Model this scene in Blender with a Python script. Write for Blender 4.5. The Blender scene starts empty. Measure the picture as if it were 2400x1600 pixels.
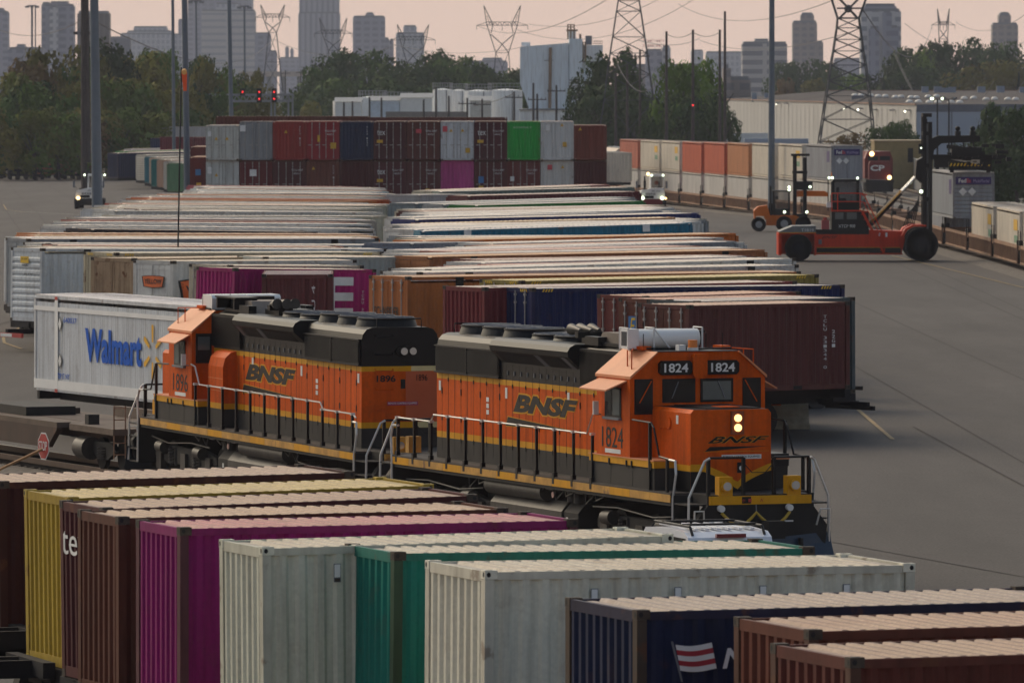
import bpy, math, random
from mathutils import Vector, Matrix
R = math.radians
rnd = random.Random(7)
sc = bpy.context.scene
C = sc.collection
# ---------------------------------------------------------------- camera
F, YH, H = 17500.0, 200.0, 10.5          # focal length and horizon row in photo pixels, eye height in metres
cam = bpy.data.cameras.new('camera'); camo = bpy.data.objects.new('camera', cam); C.objects.link(camo)
camo.location = (0, 0, H); camo.rotation_euler = (math.pi/2, 0, 0)
cam.sensor_width = 36; cam.lens = F/2400*36; cam.shift_y = -0.25
cam.clip_start = 1; cam.clip_end = 30000
cam.dof.use_dof = True; cam.dof.focus_distance = 160; cam.dof.aperture_fstop = 7.1
sc.camera = camo
# ---------------------------------------------------------------- sky and sun
SUN_EL, SUN_AZ = R(38), R(-38)           # azimuth clockwise from the view direction: veiled sun ahead on the left
wd = bpy.data.worlds.new('World'); sc.world = wd; wd.use_nodes = True
nt = wd.node_tree
def N(t, nt=nt, **k):
    n = nt.nodes.new(t)
    for a, b in k.items(): setattr(n, a, b)
    return n
sky = N('ShaderNodeTexSky', sky_type='NISHITA', sun_disc=False, sun_elevation=SUN_EL, sun_rotation=SUN_AZ % (2*math.pi))
sky.air_density = 1.3; sky.dust_density = 5.0; sky.ozone_density = 1.0
tint = N('ShaderNodeMix', data_type='RGBA', blend_type='MULTIPLY'); tint.inputs[0].default_value = 1
tint.inputs[7].default_value = (1.30, 1.35, 1.33, 1)
nt.links.new(sky.outputs[0], tint.inputs[6])
tc = N('ShaderNodeTexCoord'); sp = N('ShaderNodeSeparateXYZ'); nt.links.new(tc.outputs['Generated'], sp.inputs[0])
mr = N('ShaderNodeMapRange', interpolation_type='SMOOTHSTEP'); mr.inputs[1].default_value = 0.0; mr.inputs[2].default_value = 0.22
nt.links.new(sp.outputs[2], mr.inputs[0])
band = N('ShaderNodeMix', data_type='RGBA')                       # dusty pink band above the horizon
band.inputs[6].default_value = (9.9, 7.2, 5.75, 1)
nt.links.new(mr.outputs[0], band.inputs[0]); nt.links.new(tint.outputs[2], band.inputs[7])
bg = nt.nodes['Background']; bg.inputs[1].default_value = 0.10
nt.links.new(band.outputs[2], bg.inputs[0])
sun = bpy.data.lights.new('sun', 'SUN'); suno = bpy.data.objects.new('sun', sun); C.objects.link(suno)
sun.energy = 1.05; sun.angle = R(30); sun.color = (1.0, 0.78, 0.55)
sd = Vector((math.sin(SUN_AZ)*math.cos(SUN_EL), math.cos(SUN_AZ)*math.cos(SUN_EL), math.sin(SUN_EL)))
suno.rotation_euler = sd.to_track_quat('Z', 'Y').to_euler()
sc.view_settings.view_transform = 'Standard'; sc.view_settings.look = 'None'
sc.view_settings.gamma = 1; sc.view_settings.exposure = -0.1
sc.cycles.max_bounces = 6; sc.cycles.volume_bounces = 0; sc.cycles.use_denoising = True
sc.cycles.sample_clamp_indirect = 6
# ---------------------------------------------------------------- places
def P(px, py, Y): return Vector(((px-1200)*Y/F, Y, H-(py-YH)*Y/F))
def onz(px, py, z):
    Y = F*(H-z)/(py-YH); return Vector(((px-1200)*Y/F, Y, z))
def sstep(a, b, x):
    t = min(1, max(0, (x-a)/(b-a))); return t*t*(3-2*t)
def g(x, y): return -1.4*sstep(430, 800, y)
def ong(px, py):
    z = 0
    for _ in range(30): p = onz(px, py, z); z = g(p.x, p.y)
    return p
# ---------------------------------------------------------------- materials
MATS = {}
def mat(name, col, rough=0.6, metal=0.0, var=0.15, scale=1.5, emit=0, objcol=False, streak=0.0, rust=0.0, dust=None, dustf=0.0, bump=0.0, spec=0.4, stretch=(1, 1, 1), rustc=(.13, .05, .022), fine=0):
    if name in MATS: return MATS[name]
    m = bpy.data.materials.new(name); m.use_nodes = True; t = m.node_tree; L = t.links.new
    b = t.nodes['Principled BSDF']; b.inputs['Roughness'].default_value = rough; b.inputs['Metallic'].default_value = metal
    b.inputs['Specular IOR Level'].default_value = spec
    def nn(ty, **k): return N(ty, t, **k)
    co = nn('ShaderNodeTexCoord'); oi = nn('ShaderNodeObjectInfo')
    ad = nn('ShaderNodeVectorMath', operation='ADD'); L(co.outputs['Object'], ad.inputs[0])
    cm = nn('ShaderNodeCombineXYZ'); ml = nn('ShaderNodeMath', operation='MULTIPLY'); ml.inputs[1].default_value = 37
    L(oi.outputs['Random'], ml.inputs[0]); L(ml.outputs[0], cm.inputs[0]); L(ml.outputs[0], cm.inputs[1]); L(cm.outputs[0], ad.inputs[1])
    def noise(sc_, det=4, st=(1, 1, 1)):
        mp = nn('ShaderNodeVectorMath', operation='MULTIPLY'); mp.inputs[1].default_value = st; L(ad.outputs[0], mp.inputs[0])
        n = nn('ShaderNodeTexNoise'); n.inputs['Scale'].default_value = sc_; n.inputs['Detail'].default_value = det; n.inputs['Roughness'].default_value = .6
        L(mp.outputs[0], n.inputs['Vector']); return n.outputs[0]
    def rng(x, a, b_, c, d):
        r = nn('ShaderNodeMapRange'); L(x, r.inputs[0])
        for i, v in zip((1, 2, 3, 4), (a, b_, c, d)): r.inputs[i].default_value = v
        return r.outputs[0]
    def mix(f, a, c, bt='MIX'):
        x = nn('ShaderNodeMix', data_type='RGBA', blend_type=bt)
        for i, v in ((0, f), (6, a), (7, c)):
            if hasattr(v, 'links') or isinstance(v, bpy.types.NodeSocket): L(v, x.inputs[i])
            elif i == 0: x.inputs[0].default_value = v
            else: x.inputs[i].default_value = (*v[:3], 1)
        return x.outputs[2]
    c = oi.outputs['Color'] if objcol else None
    base = c if objcol else (*col, 1)
    if dust: base = mix(rng(noise(.9, 5), .3, .7, max(0, dustf-.22), min(1, dustf+.22)), base, dust)
    v = rng(noise(scale, 5, stretch), .28, .72, 1-var, 1+var)
    hs = nn('ShaderNodeHueSaturation'); L(v, hs.inputs['Value'])
    if isinstance(base, bpy.types.NodeSocket): L(base, hs.inputs['Color'])
    else: hs.inputs['Color'].default_value = base
    out = hs.outputs[0]
    if fine: out = mix(1, out, rng(noise(14, 6), .3, .7, 1-fine, 1+fine), 'MULTIPLY')
    if streak: out = mix(rng(noise(2.2, 4, (2.6, 2.6, .16)), .45, .72, 0, min(1, streak*2.2)), out, (.52, .48, .45), 'MULTIPLY')
    if rust: out = mix(rng(noise(1.7, 7), .60, .66, 0, rust), out, rustc)
    L(out, b.inputs['Base Color'])
    if emit:
        b.inputs['Emission Strength'].default_value = emit; b.inputs['Emission Color'].default_value = (*col, 1)
    if bump:
        bp = nn('ShaderNodeBump'); bp.inputs['Strength'].default_value = bump; bp.inputs['Distance'].default_value = .05
        L(noise(scale*6, 5, stretch), bp.inputs['Height']); L(bp.outputs[0], b.inputs['Normal'])
    MATS[name] = m; return m
DUST_SHEEN = (.50, .40, .32)  # roof tan: chalky dust together with warm sky reflection put into the colour
M_WALL = mat('container_paint', (1, 1, 1), .55, spec=.16, objcol=True, var=.13, scale=.7, streak=.26, rust=.13, stretch=(1, 1, .35), fine=.08)
M_ROOF = mat('container_roof', (1, 1, 1), .62, spec=.25, objcol=True, var=.12, scale=.8, dust=(.40, .30, .21), dustf=.30, rust=.30, fine=.20, rustc=(.16, .10, .07))  # pale tan mix paints grazing sky reflection as well as real chalky dust
M_FRAME = mat('container_frame', (1, 1, 1), .6, spec=.16, objcol=True, var=.2, scale=1.2, streak=.2, rust=.5)
M_CAST = mat('casting_steel', (.055, .04, .03), .8, var=.3, scale=5)
M_CASTP = mat('casting_painted', (1, 1, 1), .6, objcol=True, var=.2, scale=4, rust=.45)
M_DARK = mat('shadow_black', (.008, .008, .009), .7)
M_ROD = mat('galvanised_rod', (.36, .34, .32), .45, .3)
M_CHAS = mat('chassis_black', (.012, .012, .015), .65, var=.3, spec=.2)
M_RUB = mat('tyre_rubber', (.018, .018, .019), .85, var=.25)
M_RIM = mat('wheel_rim', (.30, .30, .30), .5, .2)
M_WHITE = mat('white_paint', (.76, .76, .74), .5, var=.06)
M_STEEL = mat('steel_grey', (.16, .17, .19), .55, .1)
M_YEL = mat('sign_yellow', (.75, .47, .02), .5)
M_BLACK = mat('black_paint', (.008, .008, .009), .5, spec=.2)
M_LETW = mat('white_lettering', (.70, .70, .68), .6)
M_GLASS = mat('dark_glass', (.012, .014, .016), .12, spec=.25)
M_GLAZ = mat('cab_glazing', (.05, .06, .065), .1, spec=.3); M_GLAZ.node_tree.nodes['Principled BSDF'].inputs['Alpha'].default_value = .38
M_RED = mat('red_paint', (.42, .035, .03), .5)
M_LAMP = mat('lamp_white', (1.0, .97, .78), emit=5)
M_LAMPG = mat('lamp_greenish', (.86, 1.0, .72), emit=3.5)
M_LAMPO = mat('lamp_warm', (1.0, .66, .28), emit=4.5)
M_LAMPR = mat('lamp_red', (1.0, .03, .03), emit=2)
# ---------------------------------------------------------------- mesh builder
class MB:
    def __init__(s): s.v = []; s.f = []; s.m = []; s.s = []; s.mats = []
    def mi(s, m):
        if m not in s.mats: s.mats.append(m)
        return s.mats.index(m)
    def add(s, vs, fs, m, smooth=False):
        o = len(s.v); i = s.mi(m); s.v += [tuple(v) for v in vs]
        for f in fs: s.f.append([o+k for k in f]); s.m.append(i); s.s.append(smooth)
        return s
    def bx(s, x0, x1, y0, y1, z0, z1, m):
        return s.add([(x, y, z) for x in (x0, x1) for y in (y0, y1) for z in (z0, z1)],
                     [(0, 1, 3, 2), (4, 6, 7, 5), (0, 4, 5, 1), (2, 3, 7, 6), (0, 2, 6, 4), (1, 5, 7, 3)], m)
    def quad(s, a, b, c, d, m): return s.add([a, b, c, d], [(0, 1, 2, 3)], m)
    def prism(s, prof, lo, hi, m, ax='x', caps=True, smooth=False, capm=None):
        mp = {'x': lambda a, b, t: (t, a, b), 'y': lambda a, b, t: (a, t, b), 'z': lambda a, b, t: (a, b, t)}[ax]
        n = len(prof); vs = [mp(a, b, lo) for a, b in prof]+[mp(a, b, hi) for a, b in prof]
        for i in range(n):
            j = (i+1) % n; mm = m(prof[i], prof[j]) if callable(m) else m
            s.add([vs[i], vs[j], vs[n+j], vs[n+i]], [(0, 1, 2, 3)], mm, smooth)
        if caps:
            cm = capm or (m if not callable(m) else m(prof[0], prof[1]))
            s.add(vs, [tuple(range(n))[::-1], tuple(range(n, 2*n))], cm)
        return s
    def cyl(s, p0, p1, r0, m, r1=None, n=14, caps=True, smooth=True, capm=None):
        p0 = Vector(p0); p1 = Vector(p1); r1 = r0 if r1 is None else r1
        d = (p1-p0).normalized(); u = d.orthogonal().normalized(); w = d.cross(u)
        A = [p0+(u*math.cos(2*math.pi*k/n)+w*math.sin(2*math.pi*k/n))*r0 for k in range(n)]
        B = [p1+(u*math.cos(2*math.pi*k/n)+w*math.sin(2*math.pi*k/n))*r1 for k in range(n)]
        s.add(A+B, [(k, (k+1) % n, n+(k+1) % n, n+k) for k in range(n)], m, smooth)
        if caps: s.add(A+B, [tuple(range(n))[::-1], tuple(range(n, 2*n))], capm or m)
        return s
    def tube(s, pts, r, m, n=5):
        pts = [Vector(p) for p in pts]; rings = []
        for i, p in enumerate(pts):
            d = (pts[min(i+1, len(pts)-1)]-pts[max(i-1, 0)]).normalized()
            if i == 0: u = d.orthogonal().normalized()
            else: u = (u-d*u.dot(d)).normalized() if (u-d*u.dot(d)).length > 1e-4 else d.orthogonal().normalized()
            w = d.cross(u)
            rings.append([p+(u*math.cos(2*math.pi*k/n)+w*math.sin(2*math.pi*k/n))*r for k in range(n)])
        vs = [q for q_ in rings for q in q_]
        fs = [(i*n+k, i*n+(k+1) % n, (i+1)*n+(k+1) % n, (i+1)*n+k) for i in range(len(pts)-1) for k in range(n)]
        fs += [tuple(range(n))[::-1], tuple(range((len(pts)-1)*n, len(pts)*n))]
        return s.add(vs, fs, m, n > 5)
    def ball(s, c, r, m, nu=12, nv=8, sc_=(1, 1, 1), smooth=True):
        vs = []; fs = []
        for j in range(nv+1):
            th = math.pi*j/nv
            for i in range(nu):
                ph = 2*math.pi*i/nu
                vs.append((c[0]+r*sc_[0]*math.sin(th)*math.cos(ph), c[1]+r*sc_[1]*math.sin(th)*math.sin(ph), c[2]+r*sc_[2]*math.cos(th)))
        for j in range(nv):
            for i in range(nu): fs.append((j*nu+i, j*nu+(i+1) % nu, (j+1)*nu+(i+1) % nu, (j+1)*nu+i))
        return s.add(vs, fs, m, smooth)
    def mesh(s, name):
        me = bpy.data.meshes.new(name); me.from_pydata(s.v, [], s.f)
        for m in s.mats: me.materials.append(m)
        me.polygons.foreach_set('material_index', s.m); me.polygons.foreach_set('use_smooth', s.s); me.update(); return me
    def build(s, name, parent=None, **k): return link(s.mesh(name), name, parent, **k)
def link(me, name, parent=None, color=None, label=None):
    o = bpy.data.objects.new(name, me); C.objects.link(o)
    if parent is not None: o.parent = parent
    if color: o.color = (*color, 1)
    if label: o['label'] = label
    return o
def tag(o, label=None, cat=None, group=None, kind=None):
    if label: o['label'] = label
    if cat: o['category'] = cat
    if group: o['group'] = group
    if kind: o['kind'] = kind
    return o
def thing(name, label, cat, loc=(0, 0, 0), rz=0, group=None, rx=0, ry=0):
    o = bpy.data.objects.new(name, None); C.objects.link(o); o.empty_display_size = .3
    o.matrix_world = Matrix.Translation(Vector(loc)) @ Matrix.Rotation(rz, 4, 'Z') @ Matrix.Rotation(ry, 4, 'Y') @ Matrix.Rotation(rx, 4, 'X')
    o.rotation_mode = 'XYZ'
    return tag(o, label, cat, group)
def copy_tree(o, parent=None):
    c = o.copy(); C.objects.link(c)
    if parent is not None: c.parent = parent
    for ch in list(o.children): copy_tree(ch, c)
    return c
TXT = {}
def text(s, name, org, xd, ud, w, h, m, parent=None, shear=0.0, bold=0.0, thick=.004, label=None):
    """lettering s fitted into a w x h box whose lower left corner is org"""
    key = (s, shear, bold)
    if key not in TXT:
        cu = bpy.data.curves.new('letters', 'FONT'); cu.body = s; cu.shear = shear; cu.offset = bold; cu.extrude = .02; cu.resolution_u = 3
        to = bpy.data.objects.new('letters', cu); C.objects.link(to)
        me = bpy.data.meshes.new_from_object(to.evaluated_get(bpy.context.evaluated_depsgraph_get()))
        bpy.data.objects.remove(to); bpy.data.curves.remove(cu)
        TXT[key] = ([v.co.copy() for v in me.vertices], [list(p.vertices) for p in me.polygons]); bpy.data.meshes.remove(me)
    vs, fs = TXT[key]
    x0 = min(v.x for v in vs); x1 = max(v.x for v in vs); y0 = min(v.y for v in vs); y1 = max(v.y for v in vs)
    xd = Vector(xd).normalized(); ud = Vector(ud).normalized(); nd = xd.cross(ud); org = Vector(org)
    mb = MB(); mb.add([org+xd*((v.x-x0)/(x1-x0)*w)+ud*((v.y-y0)/(y1-y0)*h)+nd*((v.z+.02)/.04*thick) for v in vs], fs, m)
    return mb.build(name, parent, label=label)
# ---------------------------------------------------------------- ground, road, tracks
M_ASPH = mat('asphalt', (.080, .070, .063), .85, var=.20, scale=.30, stretch=(1, .12, 1), spec=.18, bump=.15, fine=.38, rust=.35, rustc=(.05, .045, .041), dust=(.092, .083, .076), dustf=.35)
M_ASPD = mat('asphalt_dark', (.076, .069, .064), .85, var=.2, scale=.08, spec=.2, fine=.22)
M_DIRT = mat('dry_ground', (.085, .08, .06), .95, var=.35, scale=.03)
def sheet(name, xs, ys, m, dz, kind='structure', f=None):
    mb = MB(); n = len(ys)
    vs = [(x, y, g(x, y)+dz) for x in xs for y in ys]
    fs = [(i*n+j, (i+1)*n+j, (i+1)*n+j+1, i*n+j+1) for i in range(len(xs)-1) for j in range(n-1)]
    mb.add(vs, fs, m); return tag(mb.build(name), kind=kind)
YS = [30, 60, 90]+list(range(100, 420, 40))+list(range(420, 820, 10))+[850, 900, 960]
sheet('ground', [-4000, -900, -300, -100, 0, 100, 300, 900, 4000], YS+[1100, 1600, 2500, 4500, 9000], M_DIRT, -.12)
sheet('yard_pavement', [-70, -30, -10, 0, 10, 30, 45], YS, M_ASPH, 0)
# seams and painted lines on the pavement
M_SEAM = mat('seam_tar', (.056, .050, .046), .85, spec=.1)
M_LINE = mat('line_yellow', (.24, .16, .055), .7, var=.4, scale=2)
M_LINEW = mat('line_white', (.34, .32, .29), .7, var=.4, scale=2)
SN = [0]
def strip(pts, w, m, mb, dz=.006, wob=0):
    q = []; SN[0] += 1; dz += .0011*SN[0]
    for (x0, y0), (x1, y1) in zip(pts, pts[1:]):
        n = max(2, int(math.hypot(x1-x0, y1-y0)/6))
        q += [(x0+(x1-x0)*k/n+rnd.uniform(-wob, wob), y0+(y1-y0)*k/n) for k in range(n)]
    q.append(pts[-1])
    for (x0, y0), (x1, y1) in zip(q, q[1:]):
        d = Vector((x1-x0, y1-y0)).normalized(); nx, ny = -d.y*w/2, d.x*w/2
        mb.quad((x0-nx, y0-ny, g(x0, y0)+dz), (x0+nx, y0+ny, g(x0, y0)+dz), (x1+nx, y1+ny, g(x1, y1)+dz), (x1-nx, y1-ny, g(x1, y1)+dz), m)
def pix_path(l): return [tuple(ong(a, b)[:2]) for a, b in l]
mb = MB()
for l in ([(1600, 540), (2010, 712), (2400, 890)], [(1900, 540), (2400, 750)], [(1840, 500), (2400, 728)],
          [(1980, 845), (2400, 1085)], [(1950, 1270), (2400, 1352)], [(0, 470), (60, 560), (110, 640)],
          [(0, 410), (90, 500), (130, 560)], [(80, 420), (160, 460), (260, 500)], [(2140, 1000), (2420, 1150)], [(0, 760), (200, 700)], [(0, 585), (60, 570), (200, 500)]):
    strip(pix_path(l), .05, M_SEAM, mb, .005)
tag(mb.build('pavement_seams'), kind='structure')
mb = MB()
for l in ([(1945, 918), (2010, 960), (2092, 1030)], [(2090, 600), (2400, 675)], [(75, 752), (30, 778), (8, 792), (10, 804), (50, 818)], [(8, 480), (15, 492), (60, 498)]):
    strip(pix_path(l), .13, M_LINE, mb, .009)
tag(mb.build('yellow_line_markings'), kind='structure')
mb = MB()
for l in ([(0, 498), (60, 497), (170, 503), (260, 508)], [(20, 501), (40, 501)], [(1640, 497), (1800, 506)], [(2230, 470), (2400, 480)]):
    strip(pix_path(l), .18, M_LINEW, mb, .009)
tag(mb.build('white_line_markings'), kind='structure')
# pale kerb along the far left road edge
mb = MB()
for a, b in zip(pix_path([(0, 401), (80, 398), (170, 393), (300, 400)]), pix_path([(80, 398), (170, 393), (300, 400), (420, 408)])):
    z = g(*a); mb.add([(a[0], a[1], z), (b[0], b[1], z), (b[0], b[1]+2, z), (a[0], a[1]+2, z)]+[(a[0], a[1], z+.35), (b[0], b[1], z+.35), (b[0], b[1]+2, z+.35), (a[0], a[1]+2, z+.35)],
           [(0, 1, 5, 4), (4, 5, 6, 7), (1, 2, 6, 5), (0, 4, 7, 3), (3, 7, 6, 2)], mat('kerb_concrete', (.30, .27, .24), .85))
tag(mb.build('kerb'), kind='structure')
# the locomotives' track
M_BALL = mat('ballast', (.13, .115, .10), .95, var=.45, scale=3.0, bump=.6)
M_RAIL = mat('rail_steel', (.17, .12, .09), .45, .5)
M_RAILT = mat('rail_top', (.50, .42, .34), .3, .8)
M_TIE = mat('timber_tie', (.055, .043, .035), .9)
O2 = Vector((1.76, 162.8)); F2 = Vector((.350, -.937)); O1 = Vector((-5.12, 182.4)); F1 = Vector((-.337, .941))
TR = [O2+F2*60, O2+F2*20, O2, Vector((-1.85, 172.9)), O1, O1+F1*14, O1+F1*14+Vector((-.37, .93))*30, O1+F1*14+Vector((-.37, .93))*70]
def track(pts, zr, name='', ball=1.9):
    out = []
    for a, b in zip(pts, pts[1:]):
        n = max(1, int((b-a).length/3)); out += [a+(b-a)*k/n for k in range(n)]
    out.append(pts[-1]); mb = MB(); rl = []
    for i, p in enumerate(out):
        d = (out[min(i+1, len(out)-1)]-out[max(i-1, 0)]).normalized(); n = Vector((-d.y, d.x)); rl.append((p, d, n))
    zz = lambda p: g(p.x, p.y)+zr
    for (p, d, n), (q, e, m) in zip(rl, rl[1:]):
        mb.quad((*(p-n*ball), zz(p)-.2), (*(p+n*ball), zz(p)-.2), (*(q+m*ball), zz(q)-.2), (*(q-m*ball), zz(q)-.2), M_BALL)
        for s in (-1, 1): mb.quad((*(p+n*ball*s), zz(p)-.2), (*(p+n*(ball+.8)*s), zz(p)-zr), (*(q+m*(ball+.8)*s), zz(q)-zr), (*(q+m*ball*s), zz(q)-.2), M_BALL)
    if ball: tag(mb.build('ballast_bed'), kind='structure')
    mb = MB(); k = 0
    for (p, d, n), (q, e, m) in zip(rl, rl[1:]):
        for s in (-.75, .75):
            for w, z0, z1, mm in ((.035, -.15, -.012, M_RAIL), (.036, -.012, 0, M_RAILT)):
                a, b, c, dd = p+n*(s-w), p+n*(s+w), q+m*(s+w), q+m*(s-w)
                mb.add([(*a, zz(p)+z0), (*b, zz(p)+z0), (*c, zz(q)+z0), (*dd, zz(q)+z0), (*a, zz(p)+z1), (*b, zz(p)+z1), (*c, zz(q)+z1), (*dd, zz(q)+z1)],
                       [(4, 5, 6, 7), (0, 4, 7, 3), (1, 2, 6, 5)], mm)
        L = (q-p).length
        for t in range(max(1, int(L/.6))):
            c = p+d*(t*.6); a = d*.12; b = n*1.3; z = zz(c)-.16
            mb.add([(*(c-a-b), z), (*(c+a-b), z), (*(c+a+b), z), (*(c-a+b), z), (*(c-a-b), z-.1), (*(c+a-b), z-.1), (*(c+a+b), z-.1), (*(c-a+b), z-.1)],
                   [(0, 1, 2, 3), (0, 4, 5, 1), (1, 5, 6, 2), (2, 6, 7, 3), (3, 7, 4, 0)], M_TIE)
    tag(mb.build('railway_track'), kind='structure')
track(TR, .47)
A0 = Vector((-.935, -.35))
track([p+A0*5.2 for p in TR[3:]], .42)                               # second track on the near side, with loose gravel
# the train's track on the right and the one with the red locomotive
TT = [Vector((30.9, 360)), Vector((29.7, 440)), Vector((28.9, 485)), Vector((28.1, 600)), Vector((21.7, 672)), Vector((15.3, 745)), Vector((5, 850))]
track(TT, .3)
T3 = [Vector((42, 330)), Vector((41, 560)), Vector((39.7, 790)), Vector((36, 860)), Vector((20, 940))]
track(T3, .3)
track([Vector((46.5, 330)), Vector((45.5, 560)), Vector((45, 900))], .3)
# ---------------------------------------------------------------- shipping containers
CM = {}
def corr(mb, m, org, u, v, n, ul, vl, pitch, dep, top=.26):
    """trapezoid corrugation running along v, stepping along u, raised along n"""
    org, u, v, n = map(Vector, (org, u, v, n)); k = max(2, round(ul/pitch)); p = ul/k; pts = [(0, 0)]
    for i in range(k): pts += [(i*p+p*.24, 0), (i*p+p*.42, 1), (i*p+p*.74, 1), (i*p+p*.92, 0)]
    pts.append((ul, 0)); A = [org+u*a+n*(b*dep) for a, b in pts]; Bv = [q+v*vl for q in A]; q = len(A)
    mb.add(A+Bv, [(i, i+1, q+i+1, q+i) for i in range(q-1)], m)
def cmesh(kind, L, W, Hh, near=True, smooth=False):
    key = (kind, L, W, Hh, near)
    if key in CM: return CM[key]
    x, y = L/2, W/2; mb = MB()
    if kind == 'walls':       # corrugated side walls
        for s in (-1, 1):
            corr(mb, M_WALL, (-x+.14, s*(y-.05), .16), (1, 0, 0), (0, 0, 1), (0, s, 0), L-.28, Hh-.28, .278, .036)
    elif kind == 'walls_smooth':   # flat riveted sheet-and-post sides
        for s in (-1, 1):
            corr(mb, M_WALL, (-x+.12, s*(y-.03), .2), (1, 0, 0), (0, 0, 1), (0, s, 0), L-.24, Hh-.42, .155, .010)
    elif kind == 'walls_flat':
        mb.bx(-x+.1, x-.1, -y+.02, y-.02, .15, Hh-.12, M_WALL)
        for i in range(1, 7):
            for s in (-1, 1):
                xx = -x+L*i/7; mb.bx(xx-.025, xx+.025, min(s*(y-.021), s*(y-.012)), max(s*(y-.021), s*(y-.012)), .15, Hh-.12, M_WALL)
    elif kind == 'end':
        for s in (-1,): corr(mb, M_WALL, (s*(x-.06), -y+.13, .16), (0, 1, 0), (0, 0, 1), (s, 0, 0), W-.26, Hh-.28, .25, .046)
    elif kind == 'end2':
        for s in (1,): corr(mb, M_WALL, (s*(x-.06), -y+.13, .16), (0, 1, 0), (0, 0, 1), (s, 0, 0), W-.26, Hh-.28, .25, .046)
    elif kind == 'ribbed':    # rear wall with horizontal pressed ribs
        mb.bx(-x+.03, -x+.06, -y+.12, y-.12, .14, Hh-.13, M_WALL)
        for i in range(9):
            z = .34+i*(Hh-.9)/8
            mb.prism([(-x+.03, z), (-x-.012, z+.05), (-x-.012, z+.15), (-x+.03, z+.20)], -y+.14, y-.14, M_WALL, 'y')
    elif kind == 'roof':
        z = Hh-.055
        mb.bx(-x+.1, -x+.36, -y+.07, y-.07, z-.02, z+.012, M_ROOF); mb.bx(x-.36, x-.1, -y+.07, y-.07, z-.02, z+.012, M_ROOF)
        corr(mb, M_ROOF, (-x+.36, -y+.075, z), (1, 0, 0), (0, 1, 0), (0, 0, 1), L-.72, W-.15, .232, .042)
        for s in (-1, 1):    # scalloped ends of the corrugations
            k = round((L-.72)/.232); p = (L-.72)/k
            for i in range(k):
                a = -x+.36+i*p; yy = s*(y-.075); mb.add([(a+p*.24, yy, z), (a+p*.92, yy, z), (a+p*.74, yy, z+.042), (a+p*.42, yy, z+.042)], [(0, 1, 2, 3)], M_ROOF)
    elif kind == 'roof_flat':
        mb.prism([(-y+.02, Hh-.05), (y-.02, Hh-.05), (y-.02, Hh-.012), (0, Hh+.012), (-y+.02, Hh-.012)], -x+.05, x-.05, M_ROOF, 'x')
        for i in range(1, int(L/.6)): mb.prism([(-y+.03, Hh-.01), (y-.03, Hh-.01), (0, Hh+.022)], -x+i*.6, -x+i*.6+.03, M_ROOF, 'x')
    elif kind == 'post': mb.bx(-.13, 0, -.15, 0, .118, Hh-.118, M_FRAME)
    elif kind in ('frame', 'rails'):
        for sx in (-1, 1):
            for sy in (-1, 1):
                if kind == 'frame': a, b = sorted((sx*x, sx*(x-.13))); c, d = sorted((sy*y, sy*(y-.15))); mb.bx(a, b, c, d, .118, Hh-.118, M_FRAME)
            a, b = sorted((sx*(x-.005), sx*(x-.075)))
            mb.bx(a, b, -y+.17, y-.17, Hh-.15, Hh-.012, M_FRAME); mb.bx(a, b, -y+.17, y-.17, .012, .17, M_FRAME)
        for sy in (-1, 1):
            c, d = sorted((sy*(y-.008), sy*(y-.07)))
            mb.bx(-x+.18, x-.18, c, d, Hh-.125, Hh-.02, M_FRAME); mb.bx(-x+.18, x-.18, c, d, .012, .16, M_FRAME)
            if L < 7:
                for xx in (-1.05, 1.05): mb.bx(xx-.16, xx+.16, min(sy*(y-.005), sy*(y-.02)), max(sy*(y-.005), sy*(y-.02)), .03, .14, M_DARK)
    elif kind in ('casting', 'casting_painted'):
        m = M_CAST if kind == 'casting' else M_CASTP
        mb.bx(0, .178, 0, .162, 0, .118, m)
        mb.prism([(.055+.03*math.cos(t*math.pi/4), .06+.034*math.sin(t*math.pi/4)) for t in range(8)], -.002, .003, M_DARK, 'y')
        mb.add([(-.002, .05+.03*math.cos(t*math.pi/4), .06+.038*math.sin(t*math.pi/4)) for t in range(8)], [tuple(range(8))], M_DARK)
        mb.add([(.09+.06*math.cos(t*math.pi/4), .08+.03*math.sin(t*math.pi/4), .120) for t in range(8)], [tuple(range(8))], M_DARK)
    elif kind == 'door':      # one door leaf, hinge at y=0, opening edge at +w
        w = W/2-.13; m = M_WALL
        mb.bx(-.022, .022, 0, w, .17, Hh-.16, m)
        for i in range(5):
            z = .30+i*(Hh-.5)/5; z1 = z+(Hh-.5)/5-.16
            mb.bx(-.034, -.0221, .05, w-.05, z1+.02, z1+.10, m)
        for yy in (.06, w-.06): mb.bx(-.037, -.0222, yy-.035, yy+.035, .2, Hh-.2, m)
    elif kind == 'rod':
        mb.cyl((0, 0, .1), (0, 0, Hh-.09), .022, M_ROD, n=8)
        for z in (.22, .9, 1.5, Hh-.5, Hh-.25): mb.bx(-.03, .03, -.045, .045, z, z+.07, M_ROD)
        mb.bx(-.045, -.02, -.03, .28, 1.1, 1.15, M_ROD)
    CM[key] = mb.mesh(kind); return CM[key]
def lerp(a, b, t): return tuple(p+(q-p)*t for p, q in zip(a, b))
def hazard(par, x, y, z, ax, n=4, w=.42, h=.09):
    mb = MB()
    for i in range(n):
        a = w*i/n
        if ax == 'y': mb.add([(x-.006, y+a, z), (x-.006, y+a+.055, z), (x-.006, y+a+.105, z+h), (x-.006, y+a+.05, z+h)], [(0, 1, 2, 3)], M_YEL)
        else: mb.add([(x+a, y-.006, z), (x+a+.055, y-.006, z), (x+a+.105, y-.006, z+h), (x+a+.05, y-.006, z+h)], [(0, 1, 2, 3)], M_YEL)
    return mb.build('hazard_stripes', par)
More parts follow.
